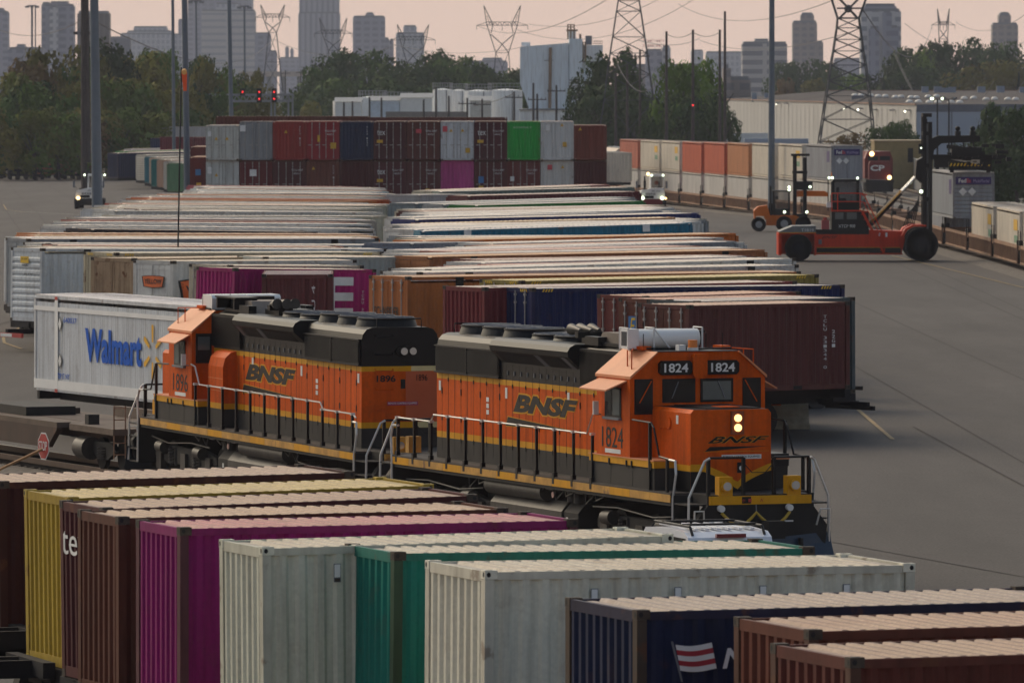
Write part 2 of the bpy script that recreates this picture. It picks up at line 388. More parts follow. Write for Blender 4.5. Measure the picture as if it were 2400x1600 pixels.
def container(label, loc, yaw, L, W, Hh, col, tilt=0, end='corr', side='corr', roofc=None, cast='dark', group=None, framec=None, haz=False, far=False, doorc=None, name='shipping_container', rods=True, postc=None):
    t = thing(name, label, 'container', loc, yaw, group, ry=-tilt)
    rc = roofc or lerp(col, DUST_SHEEN, .25); x, y = L/2, W/2
    link(cmesh({'corr': 'walls', 'smooth': 'walls_smooth', 'flat': 'walls_flat'}[side], L, W, Hh), 'side_walls', t, col)
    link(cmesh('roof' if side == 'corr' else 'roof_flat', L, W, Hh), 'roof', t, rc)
    fc = framec or lerp(col, (.12, .07, .05), .15)
    link(cmesh('frame' if far else 'rails', L, W, Hh), 'frame', t, fc)
    if not far:
        for sx in (-1, 1):
            for sy in (-1, 1): o = link(cmesh('post', 0, 0, Hh), 'corner_post', t, postc or fc); o.scale = (sx, sy, 1); o.location = (sx*x, sy*y, 0)
    link(cmesh('end2', L, W, Hh), 'end_wall', t, col)
    if end == 'corr': link(cmesh('end', L, W, Hh), 'end_wall', t, col)
    elif end == 'ribbed': link(cmesh('ribbed', L, W, Hh), 'rear_door', t, col)
    else:
        for s in (-1, 1):
            d = link(cmesh('door', L, W, Hh), 'door', t, doorc or col)
            d.location = (-x+.035, s*(y-.12), 0); d.scale = (1, -s, 1)
            if rods and not far:
                for yy in (.22, .78):
                    r = link(cmesh('rod', L, W, Hh), 'lock_rod', d); r.location = (-.065, yy, 0)
    if not far:
        k = 'casting' if cast == 'dark' else 'casting_painted'
        for sx in (-1, 1):
            for sy in (-1, 1):
                for zz in (0, Hh-.118):
                    c = link(cmesh(k, 0, 0, 0), 'corner_casting', t, col); c.scale = (-sx, -sy, 1); c.location = (sx*(x+.004), sy*(y+.004), zz+(.004 if zz else -.004))
    if haz:
        for yy in (-y+.25, y-.75): hazard(t, -x, yy, Hh-.13, 'y')
        hazard(t, -x+.4, -y, Hh-.13, 'x'); hazard(t, x-.95, -y, Hh-.13, 'x')
    return t
# chassis: a thing of its own under each parked container
CH = {}
def chassis(label, loc, yaw, L, group, tilt=0, dz=None, far=False, legs=True, base=1.25):
    key = round(L, 1)
    if key not in CH:
        x = L/2; fm = MB()
        for s in (-.42, .42): fm.bx(-x, x, s-.06, s+.06, -.30, -.02, M_CHAS)
        for i in range(6): fm.bx(-x+L*i/5-.06, -x+L*i/5+.06, -.36, .36, -.24, -.05, M_CHAS)
        for sx in (-x+.1, x-.1): fm.bx(sx-.1, sx+.1, -1.2, 1.2, -.26, -.01, M_CHAS)
        bm = MB(); bm.bx(x-.02, x+.75, -.42, .42, -.42, -.28, M_CHAS); bm.bx(x+.7, x+.8, -1.15, 1.15, -.55, -.42, M_CHAS)
        wm = MB()
        wm.cyl((0, -.16, 0), (0, .16, 0), .5, M_RUB, n=20)
        rm = MB(); rm.cyl((0, -.17, 0), (0, .17, 0), .24, M_CHAS, n=14)
        lm = MB(); lm.bx(-.07, .07, -.07, .07, -1.0, -.3, M_CHAS); lm.bx(-.16, .16, -.14, .14, -1.05, -1.0, M_CHAS)
        CH[key] = [q.mesh(n) for q, n in ((fm, 'frame'), (bm, 'bumper'), (wm, 'wheel'), (rm, 'rim'), (lm, 'landing_leg'))]
    fm, bm, wm, rm, lm = CH[key]; x = L/2
    t = thing('container_chassis', label, 'chassis', loc, yaw, group, ry=-tilt)
    link(fm, 'frame', t); link(bm, 'bumper', t)
    hz = -(base-.5)
    if far:
        w = link(wm, 'wheel', t); w.location = (x-1.4, -.98, hz); w = link(wm, 'wheel', t); w.location = (x-1.4, .98, hz); return t
    for xx in ((x-1.0, x-2.25) if L > 7 else (-.4, -1.65)):
        for s in (-1, 1):
            w = link(wm, 'wheel', t); w.location = (xx, s*.98, hz); r = link(rm, 'rim', w)
    for s in (-1, 1):
        l = link(lm, 'landing_leg', t); l.location = (-x+2.2, s*.75, -(base-1.05))
    return t
def solve(B, Cp, L, zt, W=2.44, yaw=None):
    """near top edge from photo corners: left corner B, right corner Cp; returns centre, yaw, tilt"""
    b = onz(B[0], B[1], zt); k = (Cp[0]-1200)/F if Cp else 0
    if yaw is None:
        v = (k*b.y-b.x)/L/math.sqrt(1+k*k); yaw = math.acos(min(.985, max(.5, v)))-math.atan(k)
    ey = b.y+L*math.sin(yaw); tilt = 0
    if Cp and len(Cp) > 1:
        zc = H-(Cp[1]-YH)*ey/F; tilt = max(-.045, min(.045, (zc-zt)/L))
    u = Vector((math.cos(yaw), math.sin(yaw), tilt)); v = Vector((-math.sin(yaw), math.cos(yaw), 0))
    return b+u*L/2+v*W/2, yaw, math.atan(tilt)
def put(label, B, Cp, L, col, zt=4.1, Hh=2.9, W=2.44, group=None, yaw=None, ch=True, chlabel=None, **k):
    c, yaw, tilt = solve(B, Cp, L, zt, W, yaw)
    up = Vector((-math.sin(tilt)*math.cos(yaw), -math.sin(tilt)*math.sin(yaw), math.cos(tilt)))
    loc = c-up*Hh
    t = container(label, loc, yaw, L, W, Hh, col, tilt, group=group, **k)
    if ch:
        gz = g(loc.x, loc.y); base = loc.z-gz
        chassis(chlabel or 'black road chassis of the '+label, loc, yaw, L, 'chassis under parked containers', tilt, base=base, far=k.get('far', False))
    return t
# ---- foreground row of twenty-foot boxes, nearest last
MAROON = (.092, .026, .022); BROWN = (.115, .042, .024); TAN = (.62, .50, .38)
FG = 'twenty-foot containers in the foreground row'
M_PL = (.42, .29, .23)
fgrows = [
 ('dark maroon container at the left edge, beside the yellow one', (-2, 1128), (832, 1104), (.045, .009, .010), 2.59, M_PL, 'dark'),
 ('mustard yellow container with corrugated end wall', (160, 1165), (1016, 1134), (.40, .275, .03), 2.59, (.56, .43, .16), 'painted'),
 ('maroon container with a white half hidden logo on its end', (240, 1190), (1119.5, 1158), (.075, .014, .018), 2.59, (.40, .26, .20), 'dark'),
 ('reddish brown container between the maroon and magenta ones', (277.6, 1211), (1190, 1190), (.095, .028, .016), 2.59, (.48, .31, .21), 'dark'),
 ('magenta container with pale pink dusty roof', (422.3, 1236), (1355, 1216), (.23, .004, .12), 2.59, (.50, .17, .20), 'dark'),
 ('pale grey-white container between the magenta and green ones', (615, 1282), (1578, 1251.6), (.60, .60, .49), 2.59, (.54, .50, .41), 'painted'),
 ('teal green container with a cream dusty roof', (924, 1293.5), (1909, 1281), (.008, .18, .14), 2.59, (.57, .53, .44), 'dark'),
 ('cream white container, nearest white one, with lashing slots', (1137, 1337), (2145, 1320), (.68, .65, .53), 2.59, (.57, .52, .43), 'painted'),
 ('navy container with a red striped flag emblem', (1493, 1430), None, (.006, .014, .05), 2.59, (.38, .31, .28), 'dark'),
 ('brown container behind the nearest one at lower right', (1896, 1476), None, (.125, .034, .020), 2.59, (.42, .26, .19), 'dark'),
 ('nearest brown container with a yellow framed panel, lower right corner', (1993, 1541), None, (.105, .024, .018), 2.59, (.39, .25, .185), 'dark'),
]
FGT = []
FGA = [None, 56, 139.6, 182, 318.5, 514, 808.5, 997, 1324.5, 1720, 1806]; FGW = 2.6; FGL = []
PC = {4: (.10, .035, .045), 6: (.045, .085, .05), 8: (.075, .055, .042), 9: (.10, .05, .035), 10: (.10, .05, .035)}
for i, (lab, b, c, col, hh, rc, cast) in enumerate(fgrows):
    yw = R(20.3); p = onz(b[0], b[1], 4.06); L = 6.3; W = FGW
    if c: k = (c[0]-1200)/F; L = round((k*p.y-p.x)/(math.cos(yw)-k*math.sin(yw)), 2)
    if FGA[i] and i > 0: a = (FGA[i]-1200)/F; W = round((p.x-a*p.y)/(math.sin(yw)+a*math.cos(yw)), 2)
    FGL.append((L, W))
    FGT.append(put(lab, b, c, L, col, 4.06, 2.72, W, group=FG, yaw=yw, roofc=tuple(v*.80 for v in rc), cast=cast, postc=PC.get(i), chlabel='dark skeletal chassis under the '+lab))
def onend(t, L, s, y, z, w, h, m, name='lettering', off=.052, **k): return text(s, name, (-L/2+.06-off, y, z), (0, -1, 0), (0, 0, 1), w, h, m, t, **k)
def onside(t, W, s, x, z, w, h, m, name='lettering', off=-.006, **k): return text(s, name, (x, -W/2+off, z), (1, 0, 0), (0, 0, 1), w, h, m, t, **k)
onend(FGT[2], FGL[2][0], 'tex', 1.06, 1.90, 1.36, .36, M_LETW)
# flag emblem and letter on the navy box
t = FGT[8]; mb = MB(); M_FR = mat('flag_red', (.36, .02, .035), .6)
y = -FGL[8][1]/2-.004
def wav(x, z, a=.022): return z+a*math.sin((x+1.4)*8)
fx0, fx1, fz0 = -2.58, -2.10, 1.97
for i in range(5):
    for k in range(8):
        xa, xb = fx0+(fx1-fx0)*k/8, fx0+(fx1-fx0)*(k+1)/8; za, zb = fz0+.064*i, fz0+.064*(i+1); sh = lambda z: -.20*(z-fz0)
        mb.add([(xa+sh(za), y, wav(xa, za)), (xb+sh(za), y, wav(xb, za)), (xb+sh(zb), y, wav(xb, zb)), (xa+sh(zb), y, wav(xa, zb))], [(0, 1, 2, 3)], M_LETW if i % 2 == 0 else M_FR)
mb.add([(-2.57, y, 1.83), (-2.545, y, 1.83), (-2.675, y, 2.33), (-2.705, y, 2.33)], [(0, 1, 2, 3)], M_STEEL)
mb.build('flag_emblem', t)
onside(t, FGL[8][1], 'N', -2.02, 1.98, .34, .25, M_LETW, shear=.22, bold=.02)
mb = MB(); y = -FGL[10][1]/2; mb.bx(-2.45, -.95, y-.006, y-.002, 2.12, 2.34, M_YEL); mb.bx(-2.42, -.98, y-.009, y-.0065, 2.10, 2.31, M_BLACK); mb.build('framed_panel', FGT[10])
# lashing slots on the pale boxes
for q_, xs in ((7, (-1.55, -.35, .88, 2.1)), (5, (-1.98, .3))):
    t = FGT[q_]; y = -FGL[q_][1]/2
    for xx in xs:
        mb = MB(); mb.bx(xx-.05, xx+.05, y-.006, y+.003, 2.20, 2.46, M_STEEL); mb.bx(xx-.042, xx+.042, y-.011, y-.0055, 2.27, 2.45, M_WHITE); mb.bx(xx-.04, xx+.04, y-.012, y-.0055, 2.21, 2.255, M_CAST); mb.build('lashing_slot', t)
# dark spare chassis lying at the lower left
c = onz(-40, 1500, 1.9)
for i, (dy, z, col_) in enumerate(((0, 1.75, 'blue-black'), (-1.3, 1.45, 'black'))):
    pz = onz(20, 1490+i*70, z)
    chassis(('dark blue' if i == 0 else 'lower black')+' empty skeletal chassis at the lower left corner', (pz.x-2.6, pz.y+1, z), R(18), 6.06, 'spare chassis', base=z)
# ---------------------------------------------------------------- parked rows in the middle of the yard
WH = (.60, .60, .57); CREAM = (.52, .47, .36); GREY = (.26, .29, .31); ORG = (.55, .15, .03); NAVY = (.006, .017, .085)
DKRED = (.17, .022, .028); PINKR = (.36, .10, .085); MAG = (.36, .010, .14); TEALB = (.015, .16, .26); GRN = (.012, .20, .04)
RWHITE = (.80, .74, .66); RPINK = (.60, .33, .26); RTAN = (.68, .40, .22); RGREY = (.55, .53, .53)
ORD = ['first', 'second', 'third', 'fourth', 'fifth', 'sixth', 'seventh', 'eighth', 'ninth', 'tenth', 'eleventh', 'twelfth', 'thirteenth', 'fourteenth', 'fifteenth', 'sixteenth', 'seventeenth',
       'eighteenth', 'nineteenth', 'twentieth', 'twenty-first', 'twenty-second', 'twenty-third', 'twenty-fourth', 'twenty-fifth', 'twenty-sixth', 'twenty-seventh', 'twenty-eighth', 'twenty-ninth', 'thirtieth',
       'thirty-first', 'thirty-second', 'thirty-third', 'thirty-fourth', 'thirty-fifth', 'thirty-sixth']
RG = 'containers parked in the right-hand row of the yard'; LG = 'containers parked in the left-hand row of the yard'
S53, S40, S20 = 16.15, 12.19, 6.06
# (what, left corner, right corner, length, colour, roof, end, side, height, extra)
right = [
 ('dark red-brown container with a vertical white serial number', (1615, 715), (1991.7, 706.5), S20, (.115, .034, .032), (.60, .40, .31), 'door', 'corr', 2.59, dict(doorc=(.15, .055, .04))),
 ('grey-blue container with a teal end post', (1632, 705.5), (2004, 696), S20, (.07, .10, .11), RGREY, 'door', 'corr', 2.9, {}),
 ('brown container with a blue and yellow poster', (1569, 702), (1931, 692.5), S20, (.15, .048, .032), RPINK, 'door', 'corr', 2.59, {}),
 ('red-brown container with a pale patch on its door', (1512, 694), (1877, 683), S20, (.17, .04, .034), (.66, .40, .30), 'door', 'corr', 2.59, {}),
 ('long navy blue container with hazard stripes and white lettering', (1246, 675), (1980, 667), S40, NAVY, RGREY, 'door', 'corr', 2.9, dict(haz=True)),
 ('dark red container with a corrugated end wall', (1135, 673.5), (1868, 658.5), S40, DKRED, (.62, .52, .48), 'corr', 'corr', 2.9, {}),
 ('mustard yellow container with hazard stripes', (1221, 657.5), (1919, 642.6), S40, (.27, .22, .06), (.66, .54, .24), 'door', 'corr', 2.9, dict(haz=True)),
 ('orange container with black lettering on its doors', (955, 648.5), (1877, 636), S53, (.42, .135, .038), RTAN, 'door', 'smooth', 2.9, {}),
 ('white container with ribbed sides', (981.6, 638), (1872, 620), S53, WH, RWHITE, 'door', 'corr', 2.9, {}),
 ('white container with dark door top', (1002, 631), (1866, 604.5), S53, WH, RWHITE, 'door', 'corr', 2.9, {}),
 ('salmon red container', (1212, 621), (1815, 610), S40, PINKR, (.72, .42, .36), 'corr', 'corr', 2.9, {}),
 ('white container with pale doors', (1130, 615), (1756, 600), S40, WH, RWHITE, 'door', 'corr', 2.9, {}),
 ('dark maroon container with dusty pink roof', (1138, 608.6), (1768, 598), S40, (.16, .045, .04), (.55, .40, .35), 'door', 'corr', 2.9, {}),
 ('orange-brown container', (1006, 601), (1799, 584), S53, (.38, .15, .06), RTAN, 'door', 'corr', 2.9, {}),
 ('white container with plain roof', (984, 596), (1740, 580), S53, WH, RWHITE, 'corr', 'smooth', 2.9, {}),
 ('pink-brown container', (1062, 589), (1652, 576), S40, (.35, .13, .09), (.70, .46, .40), 'door', 'corr', 2.9, {}),
 ('white container with corrugated right end', (984, 586.5), (1751, 567), S53, WH, (.72, .64, .62), 'door', 'corr', 2.9, {}),
 ('rusty brown container with striped header', (1165, 576.5), (1728, 563), S40, (.22, .07, .04), (.66, .38, .28), 'door', 'corr', 2.9, dict(haz=True)),
 ('white container with rust on its header', (1150, 570), (1702, 556), S40, WH, RWHITE, 'door', 'corr', 2.9, {}),
 ('short blue-grey container', (968, 569), (1085, 565.5), S20, (.20, .23, .28), (.70, .66, .62), 'door', 'corr', 2.9, {}),
 ('orange container with brown right end', (992, 563.7), (1731, 546), S53, ORG, RTAN, 'door', 'corr', 2.9, {}),
 ('pale grey container', (982, 553.5), (1690, 551), S53, GREY, RWHITE, 'door', 'corr', 2.9, {}),
 ('bright blue container with white side lettering', (985.7, 541), (1648, 521.5), S40, TEALB, (.66, .66, .66), 'door', 'corr', 2.9, {}),
 ('grey container with a white right end', (982, 530), (1661, 512), S53, (.20, .23, .22), RWHITE, 'door', 'corr', 2.9, {}),
 ('tan-roofed container', (978, 524), (1618, 509), S40, (.36, .20, .11), (.74, .56, .38), 'door', 'corr', 2.9, {}),
 ('blue-sided container with a white roof', (975, 514), (1642, 498.5), S53, (.02, .035, .15), RWHITE, 'door', 'corr', 2.9, {}),
 ('cream-roofed white container', (965, 509), (1600, 494), S53, WH, RWHITE, 'door', 'corr', 2.9, {}),
 ('white container with black corner fittings', (1008, 502), (1581.6, 487.5), S53, (.50, .52, .52), RWHITE, 'door', 'corr', 2.9, {}),
 ('off-white container', (990, 491), (1563, 480), S53, CREAM, RWHITE, 'door', 'corr', 2.9, {}),
 ('bright green container', (1116, 480.5), (1514, 470), S40, GRN, (.62, .62, .55), 'door', 'corr', 2.9, {}),
 ('grey-blue container', (975, 476), (1493, 461.5), S53, (.17, .21, .23), (.60, .62, .62), 'door', 'corr', 2.9, {}),
 ('maroon container', (1098, 458.5), (1504, 448), S40, (.13, .035, .04), (.60, .46, .42), 'door', 'corr', 2.9, {}),
 ('short white container', (985, 456), (1042, 454), S20, (.46, .46, .44), RWHITE, 'door', 'corr', 2.9, {}),
 ('dull green-sided container', (1030, 448.5), (1488, 438), S40, (.16, .22, .20), (.68, .62, .58), 'corr', 'corr', 2.9, {}),
 ('pink-roofed container', (1045, 445), (1432, 432), S40, (.38, .16, .14), (.66, .46, .42), 'corr', 'corr', 2.9, {}),
]
RT = []
for i, (w, b, c, L, col, rc, e, s, hh, ex) in enumerate(right):
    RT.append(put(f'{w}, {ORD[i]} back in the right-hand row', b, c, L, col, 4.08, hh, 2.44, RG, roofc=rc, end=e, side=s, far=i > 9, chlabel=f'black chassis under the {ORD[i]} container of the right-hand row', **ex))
left = [
 ('magenta container with a large white letter', (550, 628), (882, 631), S20, MAG, (.72, .62, .52), 'corr', 'corr', 2.59, {}),
 ('beige container almost hidden by the magenta one', (538, 621), (853, 622), S20, CREAM, (.72, .66, .54), 'door', 'corr', 2.9, {}),
 ('white trailer box with an orange shield sign', (405, 611.5), (836, 609), 8.53, WH, (.80, .68, .52), 'flat', 'flat', 2.9, {}),
 ('pale grey container with dark drip marks', (620, 602), (961, 601), S20, (.44, .46, .42), (.70, .62, .52), 'corr', 'corr', 2.9, {}),
 ('badly rusted cream container with peeling doors', (314, 605), (876, 598), S40, (.40, .28, .17), (.74, .60, .44), 'door', 'corr', 2.9, dict(rods=False)),
 ('beige container with hazard stripes and ribbed end', (271, 592), (899, 590), S40, (.50, .44, .31), (.66, .62, .50), 'corr', 'corr', 2.9, dict(haz=True)),
 ('long white container with a yellow sign on its rear', (98, 582), (908, 583), S53, (.60, .64, .66), RWHITE, 'ribbed', 'smooth', 2.9, {}),
 ('dusty pink-brown container', (125, 574), (816, 578), S40, (.35, .17, .12), (.66, .46, .38), 'door', 'corr', 2.9, {}),
 ('white container with small vents', (110, 570), (945, 574), S53, WH, RWHITE, 'door', 'smooth', 2.9, {}),
 ('grey-sided container with a pale blue rear', (64, 559.5), (888, 558.5), S53, (.21, .24, .27), (.72, .62, .54), 'flat', 'flat', 2.9, {}),
 ('orange container', (84, 552), (891, 554), S53, ORG, (.74, .50, .28), 'door', 'smooth', 2.9, {}),
 ('second of the two orange containers', (88, 546.5), (870, 549), S53, (.46, .16, .06), (.72, .46, .28), 'door', 'smooth', 2.9, {}),
 ('dark navy container', (215, 536), (750, 543), S40, (.012, .018, .03), (.50, .44, .38), 'corr', 'corr', 2.9, {}),
 ('white container with a yellow rear placard', (150, 527), (881, 536), S53, WH, RWHITE, 'ribbed', 'smooth', 2.9, {}),
 ('off-white container', (180, 520), (874, 525), S53, WH, RWHITE, 'door', 'smooth', 2.9, {}),
 ('grey-beige container', (207, 511), (883, 516), S53, (.34, .31, .27), (.70, .62, .56), 'flat', 'flat', 2.9, {}),
 ('tall beige container seen at its right end', (300, 505), (914, 506), S53, CREAM, RWHITE, 'door', 'corr', 2.9, {}),
 ('dark brown-sided container', (325, 489.5), (836, 498), S40, (.08, .035, .025), (.66, .60, .52), 'door', 'corr', 2.9, {}),
 ('white-roofed container', (270, 493), (901, 497), S53, WH, RWHITE, 'door', 'corr', 2.9, {}),
 ('white container with a slatted end', (275, 484), (899, 487), S53, (.50, .48, .42), RWHITE, 'ribbed', 'corr', 2.9, {}),
 ('beige container', (300, 479), (913, 481.5), S53, CREAM, (.78, .68, .58), 'door', 'corr', 2.9, {}),
 ('white container', (325, 472), (933, 478.5), S53, WH, RWHITE, 'door', 'corr', 2.9, {}),
 ('orange-red container', (352, 463), (917.5, 467.5), S53, (.52, .11, .035), (.74, .38, .24), 'door', 'corr', 2.9, {}),
 ('cream-topped white container', (375, 457.5), (920, 460.5), S53, (.46, .44, .40), RWHITE, 'door', 'corr', 2.9, {}),
 ('white container with grey corner fittings', (460, 450.5), (933.6, 454), S40, WH, RWHITE, 'door', 'corr', 2.9, {}),
 ('white and pale blue container', (458, 443), (940, 449), S40, (.32, .46, .52), RWHITE, 'door', 'corr', 2.9, {}),
 ('dull pink container', (485, 434.5), (853, 437.5), S40, (.38, .09, .12), (.52, .25, .26), 'door', 'corr', 2.9, {}),
]
LT = []
for i, (w, b, c, L, col, rc, e, s, hh, ex) in enumerate(left):
    LT.append(put(f'{w}, {ORD[i]} back in the left-hand row', b, c, L, col, 4.08, hh, 2.44, LG, roofc=rc, end=e if e != 'flat' else 'door', side=s, far=i > 9, chlabel=f'black chassis under the {ORD[i]} container of the left-hand row', **(dict(rods=False) | ex if e == 'flat' else ex)))
M_RSTY = mat('rust_eaten', (1, 1, 1), .8, objcol=True, var=.2, scale=1.5, streak=.5, rust=.95, dust=(.15, .055, .025), dustf=.20, rustc=(.13, .045, .016))
for o in LT[4].children:
    if o.name.startswith(('door', 'side_walls')):
        o.material_slots[0].link = 'OBJECT'; o.material_slots[0].material = M_RSTY
# the boxes parked close between those, seen mostly as strips of roof
rf = random.Random(21)
RFC = [((.66, .64, .60), RWHITE, 'white'), (WH, (.82, .77, .71), 'chalk white'), (CREAM, (.78, .68, .56), 'cream'), (ORG, RTAN, 'orange'), (PINKR, RPINK, 'salmon'), (GREY, (.64, .63, .61), 'grey'), ((.55, .57, .58), (.78, .75, .72), 'pale grey'), (MAROON, (.58, .42, .35), 'maroon')]
def fill(rows, side_seen, side, grp, lo):
    for i in range(lo, len(rows)-1):
        if i+1 in side_seen: continue
        b0, c0, b1, c1 = rows[i][1], rows[i][2], rows[i+1][1], rows[i+1][2]
        if rows[i][3] == S20 or rows[i+1][3] == S20: continue
        Ya, Yb = F*6.42/(b0[1]-YH), F*6.42/(b1[1]-YH); n = min(3, round((Yb-Ya)*.85/3.5)-1)
        for k in range(max(0, n)):
            f = (k+1)/(n+1); Y = Ya+(Yb-Ya)*f; jx = rf.uniform(-22, 22)
            by_ = YH+F*6.42/Y; fy = (b0[1]-by_)/(b0[1]-b1[1]) if b0[1] != b1[1] else f
            B = (b0[0]+(b1[0]-b0[0])*f+jx, by_); Cc = (max(c0[0], c1[0])-rf.uniform(0, 90)+jx, c0[1]+(c1[1]-c0[1])*fy)
            col, rc, nm = RFC[min(7, int(rf.random()**1.5*8))]
            put(f'{nm} container {("first", "second", "third")[k]} in the gap behind the {ORD[i]} container of the {side} row', B, Cc, S53 if Cc[0]-B[0] > 14.2*F/Y*.83 else S40, col, 4.08, 2.9, 2.44, grp, roofc=rc, end='door', side='corr', far=True, rods=False, chlabel=f'chassis of the {("first", "second", "third")[k]} container in the gap behind the {ORD[i]} {side} container')
fill(right, (8, 22, 25, 29, 31), 'right-hand', RG, 8); fill(left, (9, 12, 17), 'left-hand', LG, 6)
# lettering and marks on the parked boxes
M_ORS = mat('shield_orange', (.72, .14, .03), .5); M_BLUE = mat('letter_blue', (.002, .10, .52), .5, spec=.1); M_ORL = mat('spark_yellow', (.80, .42, .01), .5)
M_BLKL = mat('black_lettering', (.02, .02, .02), .6); M_PATCH = mat('pale_patch', (.40, .44, .42), .6); M_POSTB = mat('poster_blue', (.05, .17, .40), .5)
def box_on_end(t, L, y0, y1, z0, z1, m, name='placard', off=.055):
    mb = MB(); mb.bx(-L/2-off+.05, -L/2-off+.056, min(-y0, -y1), max(-y0, -y1), z0, z1, m); return mb.build(name, t)
def vert(t, W, s, x, z0, h, m, w=.09, name='serial_number'):
    n = len(s); dz = h/n
    for i, ch in enumerate(s):
        if ch == ' ': continue
        onside(t, W, ch, x, z0+h-dz*(i+1), w, dz*.72, m, name, off=-.004) if False else None
    # one mesh for the whole vertical serial
    parts = []
    for i, ch in enumerate(s):
        if ch == ' ': continue
        o = text(ch, name, (x, -W/2-.006, z0+h-dz*(i+1)), (1, 0, 0), (0, 0, 1), w, dz*.72, m, None); parts.append(o)
    mb = MB()
    for o in parts:
        mb.add([v.co for v in o.data.vertices], [list(p.vertices) for p in o.data.polygons], m); bpy.data.objects.remove(o)
    return mb.build(name, t)
vert(RT[0], 2.44, 'TCLU 331344 0', 2.02, .62, 1.62, M_LETW, .12); vert(RT[0], 2.44, '22G1', 2.34, 1.25, .55, M_LETW, .12)
onend(RT[0], S20, '331344', -.35, 1.35, .72, .16, M_LETW, 'serial_number', off=.075); onend(RT[0], S20, '22G1', -.35, 1.08, .42, .16, M_LETW, 'type_code', off=.075)
box_on_end(RT[0], S20, -.32, .02, .95, 1.45, mat('label_red', (.45, .03, .03), .6), off=.075); onend(RT[0], S20, 'TAL', .30, 1.12, .28, .14, M_LETW, off=.087)
box_on_end(RT[2], S20, -.72, -.30, 1.42, 2.05, M_POSTB, 'poster', off=.075); onend(RT[2], S20, 'F', .66, 1.5, .28, .5, M_YEL, 'poster_mark', off=.087, shear=.3)
box_on_end(RT[3], S20, -.92, -.55, .55, 1.2, M_PATCH, 'patch', off=.075)
onend(RT[4], S40, 'ONE', .80, .98, .34, .22, M_LETW, off=.08); onend(RT[4], S40, 'ONEU 180082 5', .25, 1.25, 1.15, .17, M_LETW, 'serial_number', off=.08); onend(RT[4], S40, '45G1', -.35, .98, .5, .15, M_LETW, 'type_code', off=.08)
onend(RT[7], S53, 'SCHNEIDER', .84, 1.55, 1.55, .32, M_BLKL, off=.085, bold=.01); box_on_end(RT[7], S53, -.86, .70, 1.36, 1.42, M_BLKL, 'underline', off=.085)
onside(RT[7], 2.44, "53'", -4.9, 1.35, .75, .42, M_BLKL, off=.006)
onside(RT[7], 2.44, 'VTP', -4.3, 2.25, .55, .25, M_BLKL, off=.006)
onside(RT[22], 2.44, 'HYUNDAI  HIGH CUBE', 2.4, 1.95, 3.2, .28, M_LETW)
vert(RT[5], 2.44, 'TRHU 4457', -5.2, .9, 1.6, M_LETW)
t = LT[0]; mb = MB(); y = -1.224
for x0, x1, z0, z1 in ((1.0, 1.26, .9, 2.30), (1.26, 2.05, 2.0, 2.30), (1.26, 2.05, 1.46, 1.75), (1.26, 2.05, .9, 1.2)): mb.bx(x0, x1, y, y+.003, z0, z1, M_LETW)
mb.build('large_letter', t); vert(t, 2.44, 'TCNU 26618 81', 2.42, .25, 1.6, M_LETW); vert(LT[3], 2.44, 'FCIU', 1.9, 1.2, .8, M_BLKL)
def shield(t, onend_, x, z, w, h, words):
    pf = [(-.5, .42), (-.3, .48), (0, .5), (.3, .48), (.5, .42), (.42, -.42), (0, -.5), (-.42, -.42)]
    for k, m, nm in ((1.1, M_BLKL, 'shield_border'), (1, M_ORS, 'shield_sign')):
        mb = MB(); dd = .004 if k == 1 else 0
        vs = [((-4.265-.045-dd, x-a*w*k, z+b*h*k) if onend_ else (x+a*w*k, -1.222-dd, z+b*h*k)) for a, b in pf]
        mb.add(vs, [tuple(range(8))], m); mb.build(nm, t)
    if onend_: text(words, 'lettering', (-4.318, x+.40*w, z-.2*h), (0, -1, 0), (0, 0, 1), w*.8, h*.44, M_BLKL, t, bold=.02)
    else: text(words, 'lettering', (x-.40*w, -1.230, z-.2*h), (1, 0, 0), (0, 0, 1), w*.8, h*.46, M_BLKL, t, bold=.02)
shield(LT[2], True, -.08, 2.12, 1.30, .42, 'YELLOW'); shield(LT[2], False, -2.75, 1.75, 2.3, .92, 'YELLOW')
vert(LT[2], 2.44, 'DHX45009', -3.9, 1.25, .85, M_BLKL, .12)
box_on_end(LT[6], S53, -.40, .25, 2.30, 2.56, M_YEL, 'yellow_sign', off=.09); onend(LT[6], S53, 'J.B. HUNT', .33, 2.40, .52, .10, M_BLKL, 'lettering', off=.098); onend(LT[6], S53, 'Intermodal', .28, 2.18, .46, .09, M_BLKL, off=.098)
onend(LT[6], S53, 'JBHU 23 7657', .1, 1.82, .7, .08, M_BLKL, 'serial_number', off=.098)
onside(LT[6], 2.44, 'VTP', -4.75, 2.12, .95, .22, M_BLKL, off=-.002); onside(LT[6], 2.44, '->', -4.7, 2.37, .8, .10, M_BLKL, 'arrow', off=-.002)
box_on_end(LT[13], S53, -.6, .2, 2.2, 2.55, M_YEL, 'yellow_sign', off=.09)
mb = MB(); mb.bx(-S53/2-.9, -S53/2-.8, -1.25, 1.25, -.62, -.45, M_RED); mb.bx(-S53/2-.91, -S53/2-.9, -.5, .4, -.60, -.47, M_LETW); mb.bx(-S53/2-.85, -S53/2+1, -.1, .1, -.5, -.3, M_CHAS); mb.build('rear_guard', LT[6])
# black lift-point placards on a few 53-foot roofs edges
for t, L in ((LT[6], S53), (RT[7], S53), (RT[8], S53), (RT[9], S53), (RT[13], S53), (LT[9], S53), (RT[22], S40)):
    for xx in (-6.0, 6.0) if L > 13 else (-4, 4):
        mb = MB(); mb.bx(xx-.16, xx+.16, -1.232, -1.2285, 2.56, 2.86, M_BLACK if t is not RT[22] else M_LETW); mb.build('lift_plate', t)
